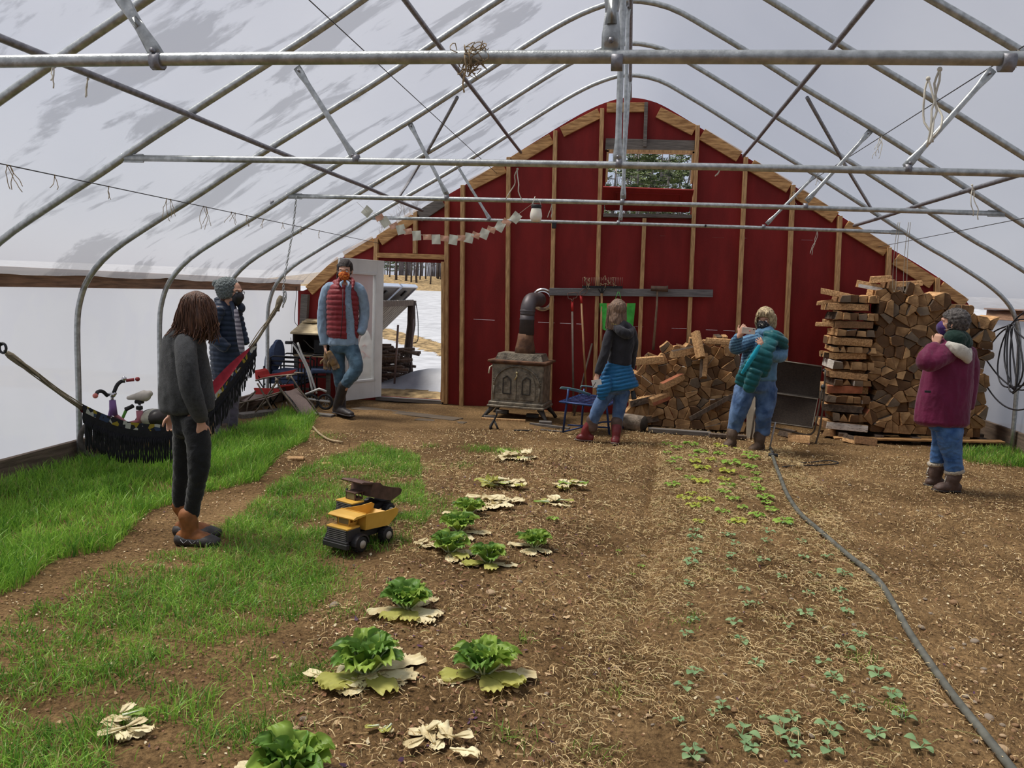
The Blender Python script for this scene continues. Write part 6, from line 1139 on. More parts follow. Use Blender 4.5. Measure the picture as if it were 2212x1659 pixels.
for i, p in enumerate(near):
    u = i/(n-1); w_ = max(.06, math.sin(PI*min(max(u, .02), .98))**.5); tg = (near[min(i+1, n-1)]-near[max(i-1, 0)]).normalized(); sd_ = Vector((-tg.y, tg.x, 0)).normalized(); sd_ = sd_ if sd_.y > 0 else -sd_
    for j in range(NV+1):
        v = j/NV; V.append(p+sd_*(v*.18*w_)+Vector((0, 0, -math.sin(PI*v)*.13*w_+(.11*v*w_*max(u-.45, 0)-.03*v))))
b.add(V, [(i*(NV+1)+j, (i+1)*(NV+1)+j, (i+1)*(NV+1)+j+1, i*(NV+1)+j+1) for i in range(n-1) for j in range(NV)], 0, True); ob('sling', b, m_hr, t)
def strip(nm, o0, o1, m, dy=-.006):
    b = B(); V = []
    for i, p in enumerate(near): V += [p+Vector((0, dy, -o0)), p+Vector((-.002, dy*1.6, -(o0+o1)/2)), p+Vector((0, dy, -o1))]
    b.add(V, [(i*3+j, (i+1)*3+j, (i+1)*3+j+1, i*3+j+1) for i in range(n-1) for j in range(2)], 0, True); return ob(nm, b, m, t)
strip('patterned_border', -.012, .045, m_hp); strip('black_border', .045, .13, m_hb, -.008)
for k in range(0, 96):
    u = .02+.965*k/95; i = min(int(u*(n-1)), n-2); p = near[i].lerp(near[i+1], u*(n-1)-i)+Vector((0, -.01, -.11)); rq = random.Random(k); L = .17+.05*rq.random(); L *= .75 if u > .93 else 1
    b = B(); pts = [p+Vector((rq.uniform(-.006, .006), 0, -L*j/5)) for j in range(6)]; b.tube(pts, [.011, .0065, .009, .006, .008, .0035], 5); b.tube([pts[0]+Vector((.008, 0, .01)), pts[2]], .004, 4); b.tube([pts[0]+Vector((-.008, 0, .01)), pts[2]], .004, 4); ob('fringe_tassel', b, m_hb, t)
EL, ER = PY(8, 757, 5.1), PY(607, 648, 7.42)
def cords(E, P0, idxs, nc, seed, nm):
    rq = random.Random(seed); b = B()
    for k in range(nc):
        j = k/(nc-1); q_ = V0[idxs+int(round(j*NV))]; pts = [E, E.lerp(q_, .3)+Vector((rq.uniform(-.012, .012), rq.uniform(-.02, .02), rq.uniform(-.012, .012))), E.lerp(q_, .65)+Vector((rq.uniform(-.01, .01), 0, rq.uniform(-.02, .01))), q_]; b.tube(spline(pts, 3), .0045, 5)
    ob(nm, b, m_rope, t)
V0 = []
for i, p in enumerate(near):
    u = i/(n-1); w_ = max(.06, math.sin(PI*min(max(u, .02), .98))**.5); tg = (near[min(i+1, n-1)]-near[max(i-1, 0)]).normalized(); sd_ = Vector((-tg.y, tg.x, 0)).normalized(); sd_ = sd_ if sd_.y > 0 else -sd_
    V0 += [p+sd_*(j/NV*.18*w_)+Vector((0, 0, -math.sin(PI*j/NV)*.13*w_)) for j in range(NV+1)]
cords(EL, None, 1*(NV+1), 12, 1, 'end_cords'); cords(ER, None, (n-2)*(NV+1), 12, 2, 'end_cords')
b = B(); a_ = PY(14, 762, 5.12); c_ = PY(58, 795, 5.22); b.tube([a_, a_.lerp(c_, .2), a_.lerp(c_, .6), c_], [.018, .026, .024, .018], 10); [b.tube([a_.lerp(c_, .06*k)+Vector((.024*math.cos(q2), .024*math.sin(q2), .0)) for q2 in [2*PI*m/10 for m in range(10)]], .003, 4, close=True) for k in range(2, 15)]; ob('rope_whipping', b, m_rope, t)
b = B(); a_ = PY(607, 640, 7.44); c_ = PY(598, 668, 7.38); b.tube([a_, a_.lerp(c_, .3), c_], [.02, .03, .022], 10); b.tube([c_, c_+Vector((.0, 0, -.02))], .028, 8); ob('rope_whipping', b, m_rope, t)
b = B(); cc = PY(6, 752, 5.08); b.tube([cc+Vector((.026*math.cos(a), 0, .034*math.sin(a))) for a in [2*PI*k/16 for k in range(16)]], .009, 8, close=True); b.tube([cc+Vector((0, 0, .02)), PY(-60, 700, 4.98)], .008, 6); tag(ob('shackle', b, m_tube), 'dark metal shackle holding the left end of the hammock', 'shackle')
# chain with carabiner
t = thing('chain', 'galvanised chain hanging from the third cross bar to the hammock end', 'chain', PY(640, 430, 7.48)); ch = spline([PY(640, 426, 7.46), PY(632, 500, 7.46), PY(618, 580, 7.46), PY(612, 625, 7.44), PY(614, 645, 7.44), PY(611, 664, 7.44)], 10); Lc = sum((ch[i+1]-ch[i]).length for i in range(len(ch)-1)); nl = int(Lc/.031)
def alongp(P_, s):
    for i in range(len(P_)-1):
        l = (P_[i+1]-P_[i]).length
        if s <= l: return P_[i].lerp(P_[i+1], s/l), (P_[i+1]-P_[i]).normalized()
        s -= l
    return P_[-1], (P_[-1]-P_[-2]).normalized()
b0 = B(); b0.tube([(.0095*math.cos(a), 0, .019*math.sin(a)) for a in [2*PI*k/12 for k in range(12)]], .0036, 5, close=True); lkm = mesh('link', b0, m_galv)
for k in range(nl):
    p, d = alongp(ch, (k+.5)*Lc/nl); o = link('chain_link', lkm, t); o.location = p-t.location; o.rotation_euler = (0, math.atan2(d.x, d.z), 0); o.rotation_mode = 'QUATERNION'; qd = Vector((0, 0, 1)).rotation_difference(d); o.rotation_quaternion = qd @ Quaternion((0, 0, 1), (PI/2 if k % 2 else .3))
b = B(); cc = PY(615, 641, 7.40); b.tube([cc+Vector((.014*math.cos(a)+.003*math.sin(a), 0, .055*math.sin(a))) for a in [2*PI*k/16 for k in range(16)]], .0065, 6, close=True); tag(ob('carabiner', b, m_galv), 'steel carabiner hanging at the lower end of the chain', 'carabiner')
b = B(); b.box(PY(657, 440, 7.48)+Vector((-.32, 0, 0)), (.03, .04, .05), bev=.004); tag(ob('bar_clip', b, m_galv2), 'small clip at the left end of third cross bar', 'clip')
# ================================================================ people
m_skin = mat('skin', srgb(200, 154, 130), .5, 0, .06, 20, spec=.3); m_skin2 = mat('skin_tan', srgb(176, 122, 98), .5, 0, .06, 20, spec=.3)
m_eye = mat('eye', (.75, .75, .75), .2, 0, .02); m_iris = mat('iris', (.03, .02, .015), .2)
def cloth(name, c, v=.14, sc=9, bump=.25, bs=120, col2=None, sheen=.2, rough=.85): return mat(name, srgb(*c), rough, 0, v, sc, bump, bs, col2=srgb(*col2) if col2 else None, sheen=sheen, spec=.2)
m_fleece = cloth('charcoal_fleece', (56, 58, 61), .25, 60, .6, 260); m_blackp = cloth('black_trousers', (30, 31, 34), .2); m_tanlea = mat('tan_leather', srgb(136, 84, 44), .65, 0, .2, 20, .1); m_rub = mat('boot_rubber', srgb(52, 48, 48), .55, 0, .2, 20, .15)
m_navy = cloth('navy_puffer', (36, 48, 68), .12, 12, .1, 60, rough=.5); m_knit = cloth('grey_knit', (104, 112, 112), .35, 55, .9, 70); m_stripe = cloth('grey_stripe', (92, 88, 100)); m_purp = cloth('grey_purple_trousers', (98, 90, 106), .18)
m_vest = cloth('maroon_vest', (130, 42, 48), .1, 12, .1, 60, rough=.5); m_cham = cloth('chambray', (138, 160, 182), .14, 14, .2); m_jean = cloth('blue_jeans', (58, 88, 134), .22, 9, .3, 160, col2=(98, 128, 170)); m_jean2 = cloth('dark_jeans', (62, 86, 104), .25, 9, .3, 160, col2=(88, 116, 136)); m_jean3 = cloth('bright_jeans', (56, 98, 158), .22, 9, .3, 160, col2=(92, 136, 190))
m_hood = cloth('dark_hoodie', (44, 44, 50), .2); m_bpuf = cloth('blue_puffer', (24, 94, 140), .14, 10, .1, 60, rough=.45); m_teal = cloth('teal_puffer', (18, 86, 92), .14, 10, .1, 60, rough=.45); m_teall = cloth('teal_lining', (26, 150, 176), .1); m_swt = cloth('blue_sweater', (92, 132, 162), .12, 20, .2)
m_maroon = cloth('maroon_coat', (104, 28, 64), .14, 6, .15, 60, rough=.6); m_green = cloth('green_scarf', (24, 52, 44), .2); m_lin = cloth('cream_lining', (196, 192, 180), .08, 8); m_flc = cloth('fleece_cuff', (196, 184, 164), .15, 60, .8, 120); m_bbr = mat('brown_boot', srgb(92, 74, 66), .6, 0, .25, 16, .2); m_rboot = mat('red_boot', srgb(112, 38, 40), .45, 0, .2, 16, .1); m_mboot = mat('muddy_boot', srgb(84, 66, 52), .7, 0, .3, 16, .2)
m_hbr = mat('brown_hair', srgb(78, 50, 38), .5, 0, .35, 90, .5, 160, stretch=(1, 1, .12), col2=srgb(112, 76, 56), spec=.5); m_hash = mat('ash_brown_hair', srgb(104, 82, 68), .5, 0, .3, 90, .5, 160, stretch=(1, 1, .12), col2=srgb(140, 112, 90)); m_htip = mat('blond_tips', srgb(176, 160, 100), .5, 0, .25, 90, .4, 160, stretch=(1, 1, .12)); m_hbl = mat('blond_hair', srgb(150, 126, 92), .5, 0, .3, 70, .5, 120, col2=srgb(206, 186, 146), stretch=(1, 1, .3)); m_hgr = mat('dark_grey_hair', srgb(58, 52, 50), .6, 0, .4, 60, .6, 90, col2=srgb(104, 98, 94)); m_hdk = mat('black_brown_hair', srgb(40, 30, 26), .6, 0, .3, 80, .6, 120)
class Fig:
    """a person posed from joints given as photo points at distance Y (+d)"""
    def __init__(s, lab, Y, foot, group=None):
        s.Y = Y; s.t = thing('person', lab, 'person', on(PY(foot[0], foot[1], Y))); s.k = Y/F; s.body = B()
    def P(s, x, y, d=0.): return PY(x, y, s.Y+d)
    def limb(s, b, pts, ratio=.8, side=(1, 0, 0), sub=4, n=18, ch=None):
        P = []; R = []; w_ = .74 if b is s.body else 1.
        if ch is None: ch = 1. if b is s.body else .3
        for q in pts:
            d = q[3] if len(q) > 3 else 0.; rt = q[4] if len(q) > 4 else ratio; P.append(s.P(q[0], q[1], d)); R.append((q[2]*s.k*w_, q[2]*s.k*rt*w_))
        b.limb(P, R, side=side, n=n, sub=sub, ch=ch)
    def head(s, c, f, size=1., tilt=0., mouth=True, skinm=None):
        c = Vector(c); f = Vector(f).normalized(); u = Vector((0, 0, 1)); u = (u-f*u.dot(f)).normalized(); r = f.cross(u); R = Matrix((r, f, u)).transposed(); z = size; b = s.body
        q = lambda a, bb, cc: c+(r*a+f*bb+u*cc)*z
        b.ball(q(0, -.012, .03), (.075*z, .095*z, .092*z), 20, 14, rot=R); b.limb([q(0, .022, .035), q(0, .03, -.01), q(0, .035, -.06), q(0, .042, -.088)], [(.066*z, .062*z), (.064*z, .058*z), (.052*z, .05*z), (.030*z, .03*z)], side=r)
        b.limb([q(-.05, .066, .028), q(0, .085, .034), q(.05, .066, .028)], [.010*z, .012*z, .010*z], side=u)
        b.limb([q(0, .085, .018), q(0, .103, -.014), q(0, .106, -.022)], [.008*z, .012*z, .013*z], side=r); b.limb([q(-.013, .092, -.025), q(.013, .092, -.025)], [.009*z, .009*z], side=u)
        for sg in (-1, 1):
            b.ball(q(sg*.036, .066, -.018), (.022*z, .02*z, .02*z), 10, 8, rot=R); b.ball(q(sg*.077, -.005, -.002), (.010*z, .020*z, .032*z), 10, 8, rot=R)
        if mouth:
            b.limb([q(-.022, .082, -.048), q(0, .092, -.046), q(.022, .082, -.048)], [.005*z, .007*z, .005*z], side=u); b.limb([q(-.020, .082, -.056), q(0, .090, -.057), q(.020, .082, -.056)], [.005*z, .008*z, .005*z], side=u)
        s.hd = (c, r, f, u, R, z, q); return q
    def scalp(s, b, m=.016, mr=None):
        c, r, f, u, R, z, q = s.hd; b.ball(q(0, -.018, .036), ((.075+(mr or m))*z, (.095+m)*z, (.092+m)*z), 24, 16, rot=R)
    def faceclip(s, lo=.03, hi=.058, wd=.062, a=-.05):
        c, r, f, u, R, z, q = s.hd
        def fn(co):
            d = co-np.array(c); fr, up, rt = d@np.array(f), d@np.array(u), d@np.array(r); return np.where((fr > lo*z) & (up < hi*z+.010*np.cos(rt*30)) & (np.abs(rt) < wd*z), a, 0)
        return fn
    def neck(s, a, b_, r=.055): s.body.limb([a, Vector(a).lerp(Vector(b_), .5), b_], [(r*1.15, r*1.1), (r, r), (r, r)])
    def eyes(s):
        c, r, f, u, R, z, q = s.hd
        for sg in (-1, 1):
            b = B(); b.ball(q(sg*.031, .078, .010), .0125*z, 12, 8); e = ob('eye', b, m_eye, s.t); b = B(); b.ball(q(sg*.031, .0855, .010), .0065*z, 8, 6); ob('iris', b, m_iris, e)
            b = B(); b.tube([q(sg*.018, .088, .033), q(sg*.034, .088, .038), q(sg*.05, .078, .032)], .0035*z, 6); ob('eyebrow', b, m_hdk, s.t)
    def mask(s, m, ext=1.):
        c, r, f, u, R, z, q = s.hd; b = B()
        b.limb([q(0, .045, -.014), q(0, .062, -.03), q(0, .06, -.05), q(0, .048, -.088), q(0, .038, -.104)], [(.046*z, .050*z), (.066*z, .058*z), (.062*z, .052*z), (.046*z, .042*z), (.026*z, .03*z)], side=r); b.limb([q(0, .082, -.008), q(0, .103, -.026), q(0, .098, -.06)], [.012*z, .02*z, .02*z], side=r)
        o = skin('face_mask', b, m, s.t, .006, 3); b = B()
        for sg in (-1, 1): b.tube([q(sg*.062, .06, -.01), q(sg*.08, .0, .022), q(sg*.083, -.015, .01), q(sg*.08, -.01, -.03), q(sg*.058, .05, -.055)], .0018*z, 4)
        ob('ear_loops', b, m_white, o)
    def glasses(s):
        c, r, f, u, R, z, q = s.hd; b = B()
        for sg in (-1, 1): b.tube([q(sg*.033+.023*math.cos(a), .098, .010+.018*math.sin(a)) for a in [2*PI*k/16 for k in range(16)]], .0022*z, 5, close=True); b.tube([q(sg*.056, .096, .014), q(sg*.076, .03, .016), q(sg*.08, -.01, .012)], .002*z, 4)
        b.tube([q(-.01, .1, .012), q(.01, .1, .012)], .002*z, 4); ob('glasses', b, m_tube, s.t)
    def hand(s, w, d, nrm, side, L=.175, curl=.5, spread=.12):
        """w wrist, d finger direction, nrm palm normal, side +1/-1 where the thumb sits"""
        w = Vector(w); d = Vector(d).normalized(); nrm = Vector(nrm); nrm = (nrm-d*nrm.dot(d)).normalized(); a = d.cross(nrm)*side; b = s.body; k = L/.18
        b.limb([w-d*.03*k, w+d*.01*k, w+d*.05*k, w+d*.088*k], [(.026*k, .02*k), (.030*k, .018*k), (.041*k, .015*k), (.040*k, .012*k)], side=a, n=14)
        for i, (o, l, r_) in enumerate(((.030, .070, .0088), (.0105, .078, .009), (-.0095, .072, .0086), (-.028, .057, .0078))):
            p0 = w+d*.082*k+a*o*k; dd = (d+a*spread*(1.2-i*.8)).normalized(); pts = [p0-d*.02*k, p0]; ang = 0; p = p0.copy()
            for j, f_ in enumerate((.45, .30, .25)): ang += curl*(.75+.12*i)*(.8, 1, .9)[j]; p = p+(dd*math.cos(ang)+nrm*math.sin(ang))*l*f_*k; pts.append(p.copy())
            b.limb(pts, [r_*k, r_*k, r_*.95*k, r_*.88*k, r_*.75*k], side=a, n=10, sub=2)
        t0 = w+d*.022*k+a*.026*k; td = (d*.72+a*.62+nrm*.32).normalized(); b.limb([t0-a*.012*k, t0+td*.03*k, t0+td*.052*k+d*.006*k, t0+td*.062*k+d*.022*k], [.0135*k, .0115*k, .0098*k, .0085*k], side=nrm, n=10, sub=2)
    def finish_body(s, m=None): return skin('body', s.body, m or m_skin, s.t, .0058, 2)
    def wear(s, name, b, m, vox=.011, smooth=3, disp=None, matfn=None, parent=None): return skin(name, b, m, parent or s.t, vox, smooth+(4 if smooth >= 3 else 1), disp, matfn)
def folds(a=.008, sc=9, seed=1, st=(1, 1, .6)):
    def f(c, n):
        k = c*np.array(st); w_ = k+.05*np.stack([vnoise(k, sc*.6, seed+4), vnoise(k, sc*.6, seed+5), vnoise(k, sc*.6, seed+6)], 1); return a*(.7*vnoise(k, sc*.7, seed)+1.1*(.45-np.abs(vnoise(w_, sc*1.5, seed+1)))+.35*(.4-np.abs(vnoise(w_, sc*3.4, seed+2))))
    return f
def quilt(pitch, a=.010, seed=1, ax=2, tilt=0.):
    def f(c, n):
        s_ = c[:, ax]+tilt*c[:, 0]+.010*vnoise(c, 6, seed); r_ = np.abs(np.sin(PI*s_/pitch)); return a*(np.sqrt(r_)-.55)+.003*vnoise(c, 30, seed+2)
    return f
def hairstrands(t, name, m, roots, fn, n, r, seed, parent=None):
    q = random.Random(seed); b = B()
    for k in range(n): b.tube(spline(fn(q), 2), [r, r, r*.9, r*.8, r*.6, r*.5, r*.3][:7] if False else r, 4, cap=False)
    return ob(name, b, m, parent or t)
def boot(s, name, ank, toe, heel, sh, m_up, m_sole, wr=.045, top=None, ext=None):
    """ank/toe/heel are world points; shaft up to top"""
    b = B(); f = (toe-heel).normalized(); sd_ = f.cross(Vector((0, 0, 1)))
    b.limb([heel+Vector((0, 0, .045)), heel.lerp(toe, .35)+Vector((0, 0, .05)), heel.lerp(toe, .7)+Vector((0, 0, .042)), toe-f*.03+Vector((0, 0, .034))], [(.036, .044), (.04, .05), (.05, .04), (.042, .03)], side=sd_)
    tp = top if top is not None else ank+Vector((0, 0, sh)); b.limb([heel+f*.05+Vector((0, 0, .05)), heel+f*.055+Vector((0, 0, .12)), tp], [(.042, .05), (wr, wr*1.1), (wr*1.15, wr*1.15)], side=sd_)
    o = s.wear(name, b, m_up, .008, 3, folds(.003, 22, 3)); b = B()
    b.limb([heel-f*.012+Vector((0, 0, .014)), heel.lerp(toe, .35)+Vector((0, 0, .014)), heel.lerp(toe, .7)+Vector((0, 0, .014)), toe+f*.0+Vector((0, 0, .016))], [(.04, .014), (.04, .014), (.054, .014), (.04, .014)], side=sd_); skin('sole', b, m_sole, o, .007, 1); return o
V3 = Vector
# ---- woman in charcoal fleece, standing on the grass at left -------------------------------------------------
g = Fig('woman in charcoal fleece jacket and black trousers standing on the grass path at left', 4.54, (415, 1172))
q = g.head(g.P(432, 690, .04), (.72, .68, -.08), 1.0); g.neck(g.P(418, 735), g.P(424, 705, .02)); g.limb(g.body, [(402, 745, 42), (405, 800, 45), (405, 870, 42), (405, 910, 40)], .5); b = g.body
g.limb(b, [(415, 745, 16, -.05), (413, 835, 14, -.10), (430, 905, 11, -.08)]); g.limb(b, [(375, 745, 16, .12), (372, 840, 13, .2), (372, 900, 11, .17)]); g.limb(b, [(420, 905, 26, -.04), (424, 1020, 20, -.06), (412, 1120, 14, -.03)]); g.limb(b, [(400, 905, 26, .08), (395, 1020, 18, .1), (388, 1095, 14, .12)])
g.hand(g.P(434, 912, -.08), (.10, .05, -1), (-.5, .3, .1), 1, .165, .75); g.hand(g.P(371, 893, .17), (.05, -.1, -1), (.4, -.4, 0), 1, .16, .8); g.finish_body()
b = B(); g.limb(b, [(410, 722, 34, .0), (398, 740, 50, .0), (398, 790, 58, .0), (402, 850, 66, .0), (405, 884, 66, .0)], .62); g.limb(b, [(420, 712, 22), (414, 722, 32), (408, 740, 44)], .8); g.limb(b, [(402, 724, 15, -.03), (400, 744, 23, -.09), (404, 790, 24, -.16), (412, 838, 23, -.17), (426, 880, 20, -.14), (435, 908, 16, -.09)], .9); g.limb(b, [(396, 726, 14, .03), (384, 748, 22, .10), (372, 830, 22, .19), (371, 885, 17, .17)])
g.wear('fleece_jacket', b, m_fleece, .010, 4, folds(.009, 7, 5)); b = B(); g.limb(b, [(412, 701, 18, .0), (414, 713, 24, .0), (412, 722, 26, .0)], .9); g.wear('collar', b, cloth('teal_lining_dark', (40, 62, 66)), .008, 2)
b = B(); g.limb(b, [(405, 872, 42, .02), (410, 915, 41, .02), (412, 935, 38, .0)], .7); g.limb(b, [(420, 905, 30, -.04), (430, 975, 27, -.06), (428, 1025, 22, -.07), (420, 1070, 19, -.05), (413, 1114, 18, -.03)], .95); g.limb(b, [(398, 905, 28, .08), (396, 1000, 22, .1), (390, 1050, 18, .11), (389, 1096, 16, .12)], .95)
g.wear('trousers', b, m_blackp, .009, 3, folds(.008, 12, 8, (1, 1, 1.2)))
for (ax_, ay, hx_, hy, tx, ty, d) in ((405, 1120, 392, 1168, 466, 1170, -.05), (390, 1098, 388, 1136, 468, 1136, .13)):
    H_ = g.P(hx_, hy, d); T_ = g.P(tx, ty, d); H_.z = gzf(H_.x, H_.y)+.004; T_.z = H_.z; A_ = g.P(ax_, ay, d); o = boot(g, 'boot', A_, T_, H_, .05, m_tanlea, m_rub, .047, A_+V3((0, 0, .02)))
    b = B(); f_ = (T_-H_).normalized(); b.limb([H_+V3((0, 0, .03)), H_.lerp(T_, .4)+V3((0, 0, .028)), H_.lerp(T_, .75)+V3((0, 0, .034)), T_+V3((0, 0, .03))], [(.05, .046), (.05, .036), (.06, .042), (.046, .032)], side=f_.cross(V3((0, 0, 1)))); skin('rubber_overshoe', b, m_rub, o, .007, 2)
    b = B(); [b.tube([H_.lerp(T_, u)+V3((0, -.052, .045)), H_.lerp(T_, u+.1)+V3((0, -.056, .025)), H_.lerp(T_, u+.2)+V3((0, -.052, .045))], .002, 5) for u in (.1, .35, .6, .78)]; ob('ice_cleat_chain', b, m_galv2, o)
b = B(); c_ = g.P(424, 668, .0)
g.scalp(b, .02); g.limb(b, [(430, 662, 30, 0), (427, 685, 33, -.01), (423, 701, 31, -.02)], 1.0, ch=1.); g.limb(b, [(400, 665, 14, .0), (393, 695, 13, .0), (384, 711, 7, .0)], ch=1.); g.limb(b, [(446, 665, 12, .02), (452, 695, 12, .02), (456, 712, 7, .01)], ch=1.)
hr = g.wear('hair', b, m_hbr, .009, 3, lambda c, n: .010*vnoise(c*np.array([1, 1, .22]), 34, 6)+.006*vnoise(c*np.array([1, 1, .3]), 80, 7))
def hs(qq):
    a = qq.uniform(-PI, PI); R_ = .088+qq.uniform(-.008, .012); st = c_+V3((math.cos(a)*.008, math.sin(a)*.008, .108)); m0 = c_+V3((math.cos(a)*R_*.66, math.sin(a)*R_*.66, .082)); m1 = c_+V3((math.cos(a)*R_, math.sin(a)*R_, .02)); l = qq.uniform(-.20, -.12); e = c_+V3((math.cos(a)*(R_+.015)+qq.uniform(-.03, .03), math.sin(a)*R_*.95, l+.06)); e2 = e+V3((qq.uniform(-.05, .04)-.015, qq.uniform(-.02, .02), -.04-qq.uniform(0, .03)))
    return [st, m0, m1, e, e2]
hairstrands(g.t, 'hair_strands', m_hbr, None, hs, 420, .0028, 3, hr)
# ---- woman in navy puffer and knitted hat --------------------------------------------------------------------
g = Fig('woman in long navy quilted coat, grey knitted bobble hat and black mask behind hammock', 7.86, (487, 940))
q = g.head(g.P(504, 633), (.93, -.32, -.05), 1.02, mouth=False); g.neck(g.P(492, 670), g.P(497, 650)); g.limb(g.body, [(492, 675, 34), (492, 760, 32), (492, 830, 32)], .6); b = g.body; g.limb(b, [(472, 668, 12, -.1), (456, 716, 10, -.14), (482, 752, 9, -.08)]); g.hand(g.P(484, 752, -.06), (1, 0, -.3), (0, 1, 0), 1, .16, .5); g.limb(b, [(484, 820, 17, -.05), (480, 930, 11, -.05)]); g.limb(b, [(502, 820, 17, .06), (500, 925, 11, .06)]); g.finish_body(); g.eyes(); g.mask(m_tube); g.glasses()
b = B(); g.limb(b, [(492, 658, 17, .02), (486, 668, 29, .0), (486, 700, 36, 0), (488, 750, 38, 0), (491, 800, 37, 0), (494, 822, 35, 0)], .75); g.limb(b, [(474, 668, 14, -.12), (463, 692, 14, -.17), (458, 718, 14, -.2), (472, 738, 14, -.2), (490, 752, 13, -.17)], .9); g.limb(b, [(512, 672, 11, .1), (520, 710, 12, .14), (530, 742, 10, .1)])
g.wear('quilted_coat', b, m_navy, .009, 2, quilt(.052, .013, 2)); b = B(); g.limb(b, [(474, 655, 14, .04), (484, 664, 18, .04), (500, 668, 14, -.02)], .8); g.limb(b, [(466, 652, 10, .05), (478, 648, 12, .08)]); g.wear('hood', b, m_navy, .009, 2, quilt(.04, .008, 3)); b = B(); g.limb(b, [(515, 655, 6, .04), (522, 664, 8, .04), (520, 672, 6, .02)], 1.4); g.limb(b, [(499, 652, 5, -.06), (505, 670, 5, -.10), (508, 690, 4, -.12)]); g.wear('stand_collar', b, m_navy, .007, 2)
b = B(); g.limb(b, [(509, 668, 5, -.13), (514, 700, 7, -.15), (520, 740, 8, -.155), (524, 765, 6, -.15)], .5); g.wear('striped_shirt', b, [m_stripe, cloth('shirt_light', (150, 146, 156))], .007, 1, None, lambda c: ((c[:, 2]/.022).astype(int) % 2))
b = B(); g.limb(b, [(484, 815, 19, -.04), (481, 880, 17, -.04), (479, 925, 15, -.04), (480, 940, 15, -.05)], .9); g.limb(b, [(503, 815, 18, .07), (500, 880, 16, .07), (498, 930, 14, .07)], .9); g.wear('trousers', b, m_purp, .010, 2, folds(.012, 9, 14, (1, 1, 1.6)))
for x, d in ((482, -.05), (500, .07)): T_ = g.P(x+16, 944, d-.03); H_ = g.P(x-8, 944, d); H_.z = T_.z = gzf(H_.x, H_.y)+.003; boot(g, 'boot', g.P(x, 925, d), T_, H_, .04, m_bbr, m_rub, .04, g.P(x, 928, d))
b = B(); c_ = g.P(491, 622); b.ball(c_+V3((0, 0, .0)), (.125, .125, .115), 24, 14); g.limb(b, [(493, 612, 24, 0), (493, 628, 27, 0), (494, 640, 24, 0)], 1.0, side=(.93, 0, .35)); hat = g.wear('knitted_hat', b, m_knit, .008, 2, lambda c, n: .006*np.sin(c[:, 2]*190+np.sin(c[:, 0]*120)*1.5)*np.sin(c[:, 0]*150+c[:, 1]*110))
b = B(); b.ball(g.P(467, 613), .04, 14, 10); skin('bobble', b, m_knit, hat, .005, 0, lambda c, n: .007*vnoise(c, 120, 4))
b = B(); g.limb(b, [(482, 640, 7, .0), (484, 656, 6, .0)], 1.4); g.wear('hair', b, m_hbr, .007, 2, folds(.004, 40, 3))
# ---- man in maroon vest leaning by the door --------------------------------------------------------------------
g = Fig('tall man in maroon quilted vest and orange patterned mask leaning at the open door', 9.52, (745, 898))
q = g.head(g.P(745.5, 586), (.16, -.97, -.2), 1.06, mouth=False); g.neck(g.P(742, 615), g.P(744, 600), .06); b = g.body; g.limb(b, [(741, 622, 32), (742, 700, 26), (743, 745, 27)], .6); g.limb(b, [(703, 622, 10, 0), (699, 680, 8.5, 0), (702, 744, 7, -.03)]); g.limb(b, [(780, 622, 10, .0), (787, 678, 8, .06), (780, 715, 7, .0)]); g.limb(b, [(730, 745, 16), (734, 800, 12), (737, 870, 8)]); g.limb(b, [(757, 752, 16), (768, 790, 12, -.09), (757, 815, 10, -.12), (745, 840, 8, -.13)])
g.hand(g.P(702.5, 748, -.03), (.12, -.1, -1), (.8, .2, 0), 1, .19, .7); g.finish_body(); g.eyes()
m_om = mat('orange_patterned_mask', srgb(190, 66, 24), .8, 0, .3, 60, col2=srgb(232, 140, 60), lo=.45, hi=.55); g.mask(m_om)
b = B(); c_ = g.P(745, 578, .02); g.scalp(b, .012); g.limb(b, [(732, 572, 5, .02), (731, 588, 4, .06), (731, 605, 5, .09), (729, 612, 4, .1)]); g.limb(b, [(757, 574, 4, .03), (760, 585, 3, .04)]); g.wear('hair', b, m_hdk, .006, 2, lambda c, n: .006*vnoise(c, 60, 4)+g.faceclip(.02, .062, .07)(c))
b = B(); g.limb(b, [(743, 608, 12, .01), (742, 618, 28, .02), (742, 650, 33), (742, 700, 31), (742, 730, 34), (742, 744, 35)], .66); g.limb(b, [(722, 618, 10), (708, 624, 12), (700, 650, 12), (697, 680, 11.5), (698, 712, 11, -.01), (701, 744, 8.5, -.03)], .9); g.limb(b, [(762, 618, 10), (776, 624, 12, .0), (784, 650, 11.5, .04), (787, 680, 11, .06), (783, 708, 10, .02), (778, 720, 9, -.02)], .9); g.wear('blue_shirt', b, m_cham, .009, 3, folds(.009, 12, 21)); b = B(); [b.limb([g.P(745+sg*4, 607, -.10), g.P(745+sg*9, 613, -.14), g.P(745+sg*6, 621, -.17)], [.012, .016, .005], side=(1, 0, 0)) for sg in (-1, 1)]; g.wear('shirt_collar', b, m_cham, .006, 2)
b = B(); [b.ball(g.P(754-.0*k, 625+14*k, -.205), .005, 6, 5) for k in range(8)]; ob('shirt_buttons', b, m_tube, g.t)
def vclip(c, n):                                  # vest is open in front: sink the strip over the shirt front
    A_, E_, C_, D_ = PY(740, 620, 9.32), PY(751, 620, 9.32), PY(744, 728, 9.32), PY(760, 728, 9.32); u = (A_.z-c[:, 2])/(A_.z-C_.z); inn = (c[:, 0] > A_.x+(C_.x-A_.x)*u) & (c[:, 0] < E_.x+(D_.x-E_.x)*u) & (c[:, 1] < g.Y) & (u > -.075)
    return np.where(inn, -.05, quilt(.062, .016, 5)(c, n))
